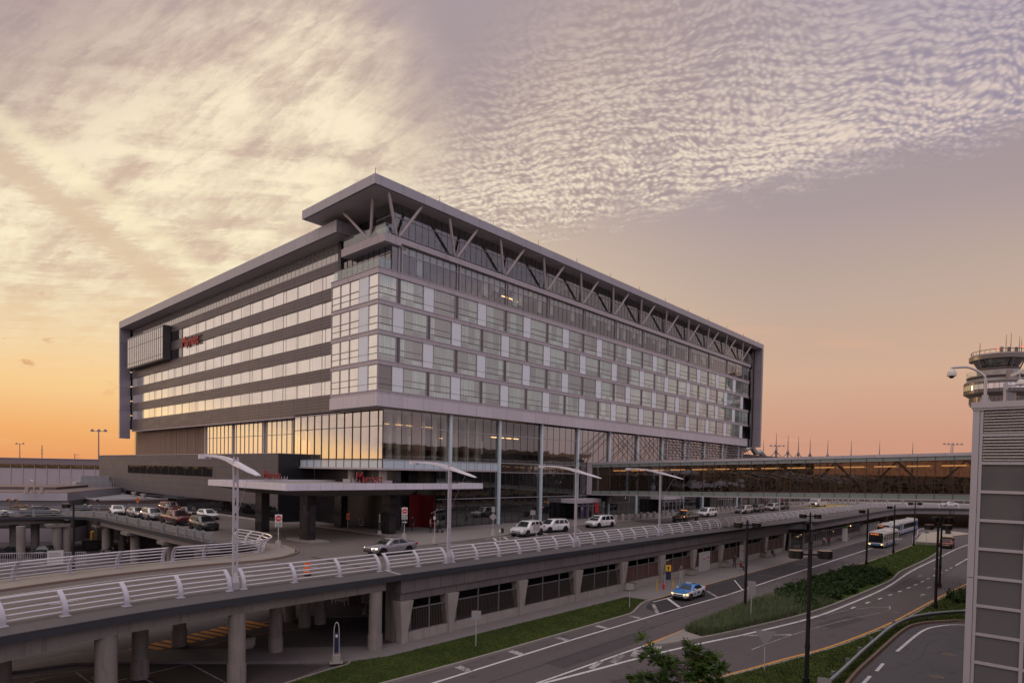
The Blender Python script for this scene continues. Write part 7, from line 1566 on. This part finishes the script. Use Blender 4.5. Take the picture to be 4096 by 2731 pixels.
# ------------------------------------------------ people
SKIN = pm('skin', (.32,.17,.11), rough=.6, var=.05, local=True); HAIRM = pm('dark_hair', (.015,.010,.008), rough=.7, var=.1, local=True)
def person(loc, rz, label, top, bottom, pose='stand', skin=None, s=1.0):
    J = {}
    hip = .93 if pose != 'sit' else .50
    J['pel'] = (0,0,hip); J['spine'] = (0,.02,hip+.22); J['chest'] = (0,.01,hip+.42); J['neck'] = (0,.0,hip+.56); J['head'] = (0,-.02,hip+.66); J['crown'] = (0,-.01,hip+.78)
    V_ = list(J.values()); rad = [(.15,.11),(.13,.095),(.165,.105),(.055,.055),(.075,.085),(.07,.08)]; E_ = [(0,1),(1,2),(2,3),(3,4),(4,5)]
    def chain(parent, pts, rs):
        p = parent
        for q, r_ in zip(pts, rs): V_.append(q); rad.append((r_,r_)); E_.append((p, len(V_)-1)); p = len(V_)-1
        return p
    for sd in (-1, 1):
        st_ = {'walk': .30*sd, 'stand': .04*sd, 'sit': 0}[pose]
        if pose == 'sit': pts = [(.10*sd,-.05,hip),(.11*sd,-.42,hip+.02),(.11*sd,-.45,.08),(.12*sd,-.60,.04)]
        else: pts = [(.10*sd,0,hip-.06),(.11*sd,-st_*.6-.03,.50),(.11*sd,-st_+.02*abs(st_)*5,.09),(.12*sd,-st_-.15,.045)]
        chain(0, pts, [.095,.062,.042,.035])
        sw = -.22*sd if pose == 'walk' else -.03
        if pose == 'sit' or (pose == 'stand' and sd == 1): ap = [(.20*sd,0,hip+.44),(.25*sd,-.02,hip+.16),(.18*sd,-.24,hip+.12),(.15*sd,-.31,hip+.13)]
        else: ap = [(.20*sd,0,hip+.44),(.25*sd,sw*.4+.02,hip+.16),(.25*sd,sw-.06,hip-.08),(.25*sd,sw-.09,hip-.15)]
        e = chain(2, ap, [.055,.042,.030,.028]); h = Vector(ap[-1]); dr = (Vector(ap[-1])-Vector(ap[-2])).normalized()
        for k in range(4): q = h + dr*.07 + Vector((.018*(k-1.5),0,0)); chain(e, [tuple(q), tuple(q+dr*(.03,.038,.034,.025)[k]+Vector((0,-.012,0)))], [.009,.008])
        q = h + dr*.02 + Vector((-.035*sd,-.02,0)); chain(e, [tuple(q), tuple(q+dr*.03)], [.011,.009])
    me = bpy.data.meshes.new('body'); me.from_pydata(V_, E_, []); ob = bpy.data.objects.new('b', me); C.objects.link(ob)
    sk = ob.modifiers.new('s', 'SKIN'); 
    for i, v in enumerate(me.skin_vertices[0].data): v.radius = rad[i]; v.use_root = (i == 0)
    sub = ob.modifiers.new('u', 'SUBSURF'); sub.levels = sub.render_levels = 1
    dg = bpy.context.evaluated_depsgraph_get(); dg.update(); m2 = bpy.data.meshes.new_from_object(ob.evaluated_get(dg)); bpy.data.objects.remove(ob)
    t_ = thing('person', label, 'person', loc, rz); t_.scale = (s,s,s)
    for m_ in (skin or SKIN, top, bottom, M_TRIM): m2.materials.append(m_)
    for p in m2.polygons:
        c = p.center; p.use_smooth = True
        hand = (abs(c.x) > .21 and c.z < hip-.02 and pose != 'sit') or (c.y < -.25 and c.z > hip+.08)
        p.material_index = 0 if (c.z > hip+.53 or hand) else 3 if c.z < .09 else 2 if c.z < hip+.04 else 1
    b_ = bpy.data.objects.new('body', m2); C.objects.link(b_); b_.parent = t_
    MB().lathe((0,.015,hip+.70), [(0,.115),(.06,.105),(.092,.05),(.096,-.02),(.08,-.07),(.0,-.07)], 14).build('hair', HAIRM, t_)
    m_ = MB(); m_.box(-.035,-.02,-.112,-.10,hip+.70,hip+.71).box(.02,.035,-.112,-.10,hip+.70,hip+.71).box(-.02,.02,-.112,-.10,hip+.635,hip+.64); m_.build('eyes_and_mouth', M_TRIM, t_); MB()._add([(-.012,-.10,hip+.665),(.012,-.10,hip+.665),(0,-.125,hip+.665),(0,-.105,hip+.705)],[(0,1,2),(0,2,3),(1,3,2),(0,3,1)]).build('nose', skin or SKIN, t_)
    return t_
CLB = pm('black_cloth', (.016,.016,.018), rough=.9, local=True); CLJ = pm('jeans_cloth', (.03,.04,.07), rough=.9, local=True); CLG = pm('grey_cloth', (.18,.18,.19), rough=.9, local=True); CLW = pm('white_cloth', (.5,.5,.52), rough=.9, local=True); CLR = pm('red_cloth', (.22,.02,.02), rough=.9, local=True); CLV = pm('tan_cloth', (.25,.17,.12), rough=.9, local=True)
person((46.2,57.6,.12), R(-60), 'person in black striding past the red entrance wall', CLB, CLJ, 'walk')
person((46.4,54.6,.12), R(35), 'person in a patterned top standing left of the pair by the solar post', CLV, CLB, 'stand')
person((46.8,53.8,.12), R(-120), 'person in a grey top standing with a pushchair by the solar post', CLG, CLB, 'stand')
ps_ = thing('pushchair', 'black pushchair beside the person in the grey top', 'pushchair', (47.3,54.0,.12), R(40)); MB().loft([[(-.2,-.2,.45),(.2,-.2,.45),(.2,.2,.45),(-.2,.2,.45)],[(-.22,.0,1.0),(.22,.0,1.0),(.22,.3,1.0),(-.22,.3,1.0)]], sm=False).tube([(0,.3,1.1),(0,-.3,.15)],.02,6).tube([(0,-.2,.9),(0,.3,.15)],.02,6).build('seat', CLB, ps_)
for q in ((-.2,-.3),(.2,-.3),(-.2,.3),(.2,.3)): m_ = MB(); m_.T = Matrix.Translation((q[0],q[1],.12)) @ Matrix.Rotation(PI/2,4,'Y'); m_.cyl((0,0),.12,-.02,.02,12); m_.build('wheel', M_TYRE, ps_)
person((33.6,99.4,.02), R(-30), 'person in a white shirt standing between parked cars on the forecourt', CLW, CLJ, 'stand')
person((80.6,33.0,LZ+.13), R(-40), 'person in black standing beside a planter on the lower pavement', CLB, CLB, 'stand')
person((78.7,31.4,LZ+.13), R(60), 'person in a dark red top crouching at the lower kerb', CLR, CLB, 'sit')
bk = person((95.9,33.5,LZ+.13), R(-30), 'left one of the people seated by the planter under the viaduct', CLB, CLJ, 'sit')
person((120.3,32.2,LZ+.13), R(-70), 'person in a red top walking by the arrivals hall', CLR, CLB, 'walk')
person((119.4,32.8,LZ+.13), R(-70), 'person in a white top walking by the arrivals hall', CLW, CLB, 'walk')
person((109.6,32.0,LZ+.13), R(-60), 'person in black standing behind the near black lamp post heads', CLB, CLJ, 'stand')
for i, (x_, y_, tp, lb) in enumerate(((158.7,53.2,CLR,'person in red standing left of the shuttle bus bollards'),(160.4,53.0,CLB,'person in dark clothes next to the one in red'),(166.0,53.2,CLB,'person in dark clothes waiting just left of the shuttle bus'),(167.4,52.9,CLB,'second person in dark clothes waiting left of the shuttle bus'),(170.5,53,CLG,'person in grey waiting behind the shuttle bus front'),(150.2,54.5,CLR,'person in red by the farthest vestibule'))):
    person((x_,y_,.12), R(-60+25*i), lb, tp, CLB, 'stand', s=1.05)
# ------------------------------------------------ vegetation
def leafm(name, a, b, tr=.3):
    m, g, out = newmat(name); P = g.n.new('ShaderNodeNewGeometry').outputs['Position']
    n1 = g.noise(P, 1.6, 4, .6); n2 = g.wn(g.vec(*[g.m('FLOOR', g.mul(c_, 9)) for c_ in g.sep(P)]))
    col = g.mix(g.ss(g.add(g.mul(n1, .7), g.mul(n2, .3)), .3, .7), tuple(a)+(1,), tuple(b)+(1,))
    d = g.n.new('ShaderNodeBsdfPrincipled'); g.link(col, d.inputs['Base Color']); d.inputs['Roughness'].default_value = .55; d.inputs['Specular IOR Level'].default_value = .25
    t = g.n.new('ShaderNodeBsdfTranslucent'); g.link(col, t.inputs[0]); mx = g.n.new('ShaderNodeMixShader'); mx.inputs[0].default_value = tr; g.link(d.outputs[0], mx.inputs[1]); g.link(t.outputs[0], mx.inputs[2]); g.link(mx.outputs[0], out.inputs[0]); return m
LEAF = leafm('leaf_green', (.022,.050,.008), (.055,.095,.014)); BARK = pm('bark', (.07,.05,.04), rough=.95, var=.3, sc=6); SHRUBM = leafm('shrub_green', (.018,.040,.012), (.048,.085,.024)); TALLM = leafm('blue_green_grass', (.085,.115,.055), (.155,.185,.095)); SHORTM = leafm('short_grass', (.036,.055,.011), (.070,.092,.022))
def mesh_np(name, vs, fs, mat, parent=None):
    me = bpy.data.meshes.new(name); me.from_pydata(vs, [], fs); me.materials.append(mat); o = bpy.data.objects.new(name, me); C.objects.link(o)
    if parent: o.parent = parent
    return o
def leaf(vs, fs, p, d, n, L, w):                           # pointed leaf from p along d, face normal n
    s = d.cross(n).normalized()*w; b = len(vs); m = p + d*L*.45
    vs += [tuple(p), tuple(m+s), tuple(p+d*L), tuple(m-s)]; fs.append((b,b+1,b+2,b+3))
def rdir(r): 
    z = r.uniform(-1,1); t = r.uniform(0,2*PI); q = math.sqrt(1-z*z); return Vector((q*math.cos(t), q*math.sin(t), z))
def tree(loc, label, H, seed, crown_r, n_br=16, leafL=.15, dens=1.0, low=.45):
    r = random.Random(seed); t_ = thing('young_tree', label, 'tree', loc, 0, 'young roadside trees')
    wood = MB(); top = Vector((.15,-.1,H*.88)); trunk = [Vector((0,0,0)), Vector((.05,.02,H*.3)), Vector((.0,.08,H*.55)), top]
    wood.tube(smooth([tuple(p) for p in trunk],3), .10, 8, r1=.02)
    vs, fs = [], []
    def spray(p, d):
        ax = d.copy(); 
        for k in range(int(9*dens)):                       # compound leaf: leaflets on both sides of a stem
            a = (ax + rdir(r)*1.1).normalized(); a.z = a.z*.5 - .08; a.normalize(); st = p; L = r.uniform(.18,.36)
            up = (Vector((0,0,1)) + rdir(r)*.35).normalized(); sd = a.cross(up).normalized(); nn = sd.cross(a).normalized()
            for j in range(7):
                q = st + a*L*(j+1)/7 + Vector((0,0,-.05*(j/7)**2))
                for s in (-1, 1): leaf(vs, fs, q, (sd*s + a*.45 + Vector((0,0,-.18))).normalized(), nn, leafL*r.uniform(.8,1.2), leafL*.36)
            leaf(vs, fs, st+a*L, a, nn, leafL*1.1, leafL*.36)
    for i in range(n_br):
        f = low + (1-low)*(i+.5)/n_br; base_ = Vector((.02,.06,H*.9*f)); ang = i*2.399+r.uniform(-.4,.4); ln = crown_r*(1.15-.55*abs(f-.72)/.35)*r.uniform(.65,1.15)
        d = Vector((math.cos(ang), math.sin(ang), r.uniform(.15,.55))).normalized(); pts = [base_, base_+d*ln*.5+Vector((0,0,.05)), base_+d*ln+Vector((0,0,.12*ln))]
        wood.tube([tuple(p) for p in pts], .028, 5, r1=.008)
        for k in range(3):
            q = base_.lerp(pts[-1], .5+.24*k); spray(q, d); d2 = (d+rdir(r)*.9).normalized(); e = q+d2*ln*.35; wood.tube([tuple(q), tuple(e)], .012, 4, r1=.005); spray(e, d2)
    spray(top, Vector((0,0,1)))
    wood.build('trunk', BARK, t_); mesh_np('crown', vs, fs, LEAF, t_); return t_
tree((19.9,9.85,LZ), 'young leafy tree in the foreground at the bottom, right of centre', 6.5, 5, 1.45, 24, .10, 1.5)
tree((16.75,13.6,LZ), 'top of a small tree at the bottom edge, left of the larger one', 4.9, 9, .7, 10, .12, 1.3, .55)
# tall ornamental grass, low shrubs, lawn blades
def inside(p, poly):
    c = False; n = len(poly)
    for i in range(n):
        a, b = poly[i], poly[(i+1)%n]
        if (a[1] > p[1]) != (b[1] > p[1]) and p[0] < (b[0]-a[0])*(p[1]-a[1])/(b[1]-a[1])+a[0]: c = not c
    return c
MEDP = [(p[0],p[1]-.12) for p in MED] + [(p[0],p[1]+.2) for p in MEDR]
r = random.Random(3)
def blades(name, poly, box_, n, h0, h1, w, mat, label, lean=.35, tuft=1, z0=LZ+.08, edge=None):
    vs, fs = [], []; k = 0; tries = 0
    while k < n and tries < n*20:
        tries += 1; x, y = r.uniform(box_[0],box_[1]), r.uniform(box_[2],box_[3])
        if not inside((x,y), poly): continue
        if edge and not edge(x, y, r): continue
        for j in range(tuft):
            a = r.uniform(0,2*PI); h = r.uniform(h0,h1); l = h*r.uniform(.1,lean); xx, yy = x+r.uniform(-.06,.06)*tuft, y+r.uniform(-.06,.06)*tuft; t = a+PI/2
            dx, dy = math.cos(a)*l, math.sin(a)*l; wx, wy = math.cos(t)*w/2, math.sin(t)*w/2; b = len(vs)
            vs += [(xx-wx,yy-wy,z0),(xx+wx,yy+wy,z0),(xx+dx*.45+wx*.7,yy+dy*.45+wy*.7,z0+h*.6),(xx+dx*.45-wx*.7,yy+dy*.45-wy*.7,z0+h*.6),(xx+dx,yy+dy,z0+h)]
            fs += [(b,b+1,b+2,b+3),(b+3,b+2,b+4)]
        k += 1
    o = mesh_np(name, vs, fs, mat); o['kind'] = 'stuff'; o['label'] = label; o['category'] = 'grass'; return o
blades('ornamental_grass', MEDP, (45,66,16,23), 10500, .35, .8, .03, TALLM, 'tall blue green grass filling the near end of the median', .6, 3, edge=lambda x, y, r: x < 60 + 3*math.sin(y*1.7) or r.random() < .25)
NEARL = [(8,29.8),(21.6,29.0),(30.7,28.7),(44.8,28.5),(47.3,28.65),(50,29.6),(52,30.2),(53.2,30.6),(53,32.5),(24.5,32.8),(22,33.5),(17.6,32.6),(10,31.1)]
blades('lawn_blades', NEARL, (15,53,28.3,33.6), 9000, .05, .13, .035, SHORTM, 'short grass of the near lawn beside the lower pavement', .9, 3)
RGP = [(p[0],p[1]-.12) for p in RGU] + [(112,2)] + [(p[0],p[1]+.12) for p in RGL[::-1]]
blades('lawn_blades', RGP, (33,90,6.5,16.5), 7000, .06, .16, .04, SHORTM, 'short rough grass of the right verge above the ramp', .9, 3)
blades('lawn_blades', MEDP, (86,138,16.5,22.2), 5000, .06, .16, .06, SHORTM, 'short grass of the far part of the median lawn', .9, 2)
def shrub_mass(name, pts, mat, label, seed):
    q = random.Random(seed); vs, fs = [], []
    for (x, y, s) in pts:
        for k in range(11):
            a = q.uniform(0,2*PI); d = Vector((math.cos(a)*q.uniform(.15,.9), math.sin(a)*q.uniform(.15,.9), q.uniform(.35,.95)))*s; c = Vector((x,y,LZ+.08))
            for j in range(int(30*min(1,70/max(60,x)))):
                p = d*q.uniform(.35,1.08) + rdir(q)*q.uniform(.04,.30); p.z = max(p.z,.04); leaf(vs, fs, c+p, rdir(q), rdir(q), q.uniform(.13,.27), .07)
    o = mesh_np(name, vs, fs, mat); o['kind'] = 'stuff'; o['label'] = label; o['category'] = 'shrubs'; return o
pts = []
for gx in range(0, 32):
    for gy in range(0, 6):
        x = 60.5 + gx*1.05 + r.uniform(-.4,.4); y = 17.2 + gy*1.05 + r.uniform(-.4,.4)
        hi = 22.6 if x > 66 else 18.4 + (x-60)*.75
        if y < hi and inside((x,y), MEDP) and inside((x,y-.5), MEDP): pts.append((x, y, r.uniform(.38,.72)))
shrub_mass('shrub_bed', pts, SHRUBM, 'dark green low shrubs filling the middle of the median', 4)
shrub_mass('shrub_bed', [(77.5,9.0,1.0),(79.6,8.0,1.1),(75.6,8.4,.9),(81.5,7.4,1.1),(76.5,7.6,.8)], SHRUBM, 'dark low shrubs on the right verge beside the grey tower', 5)
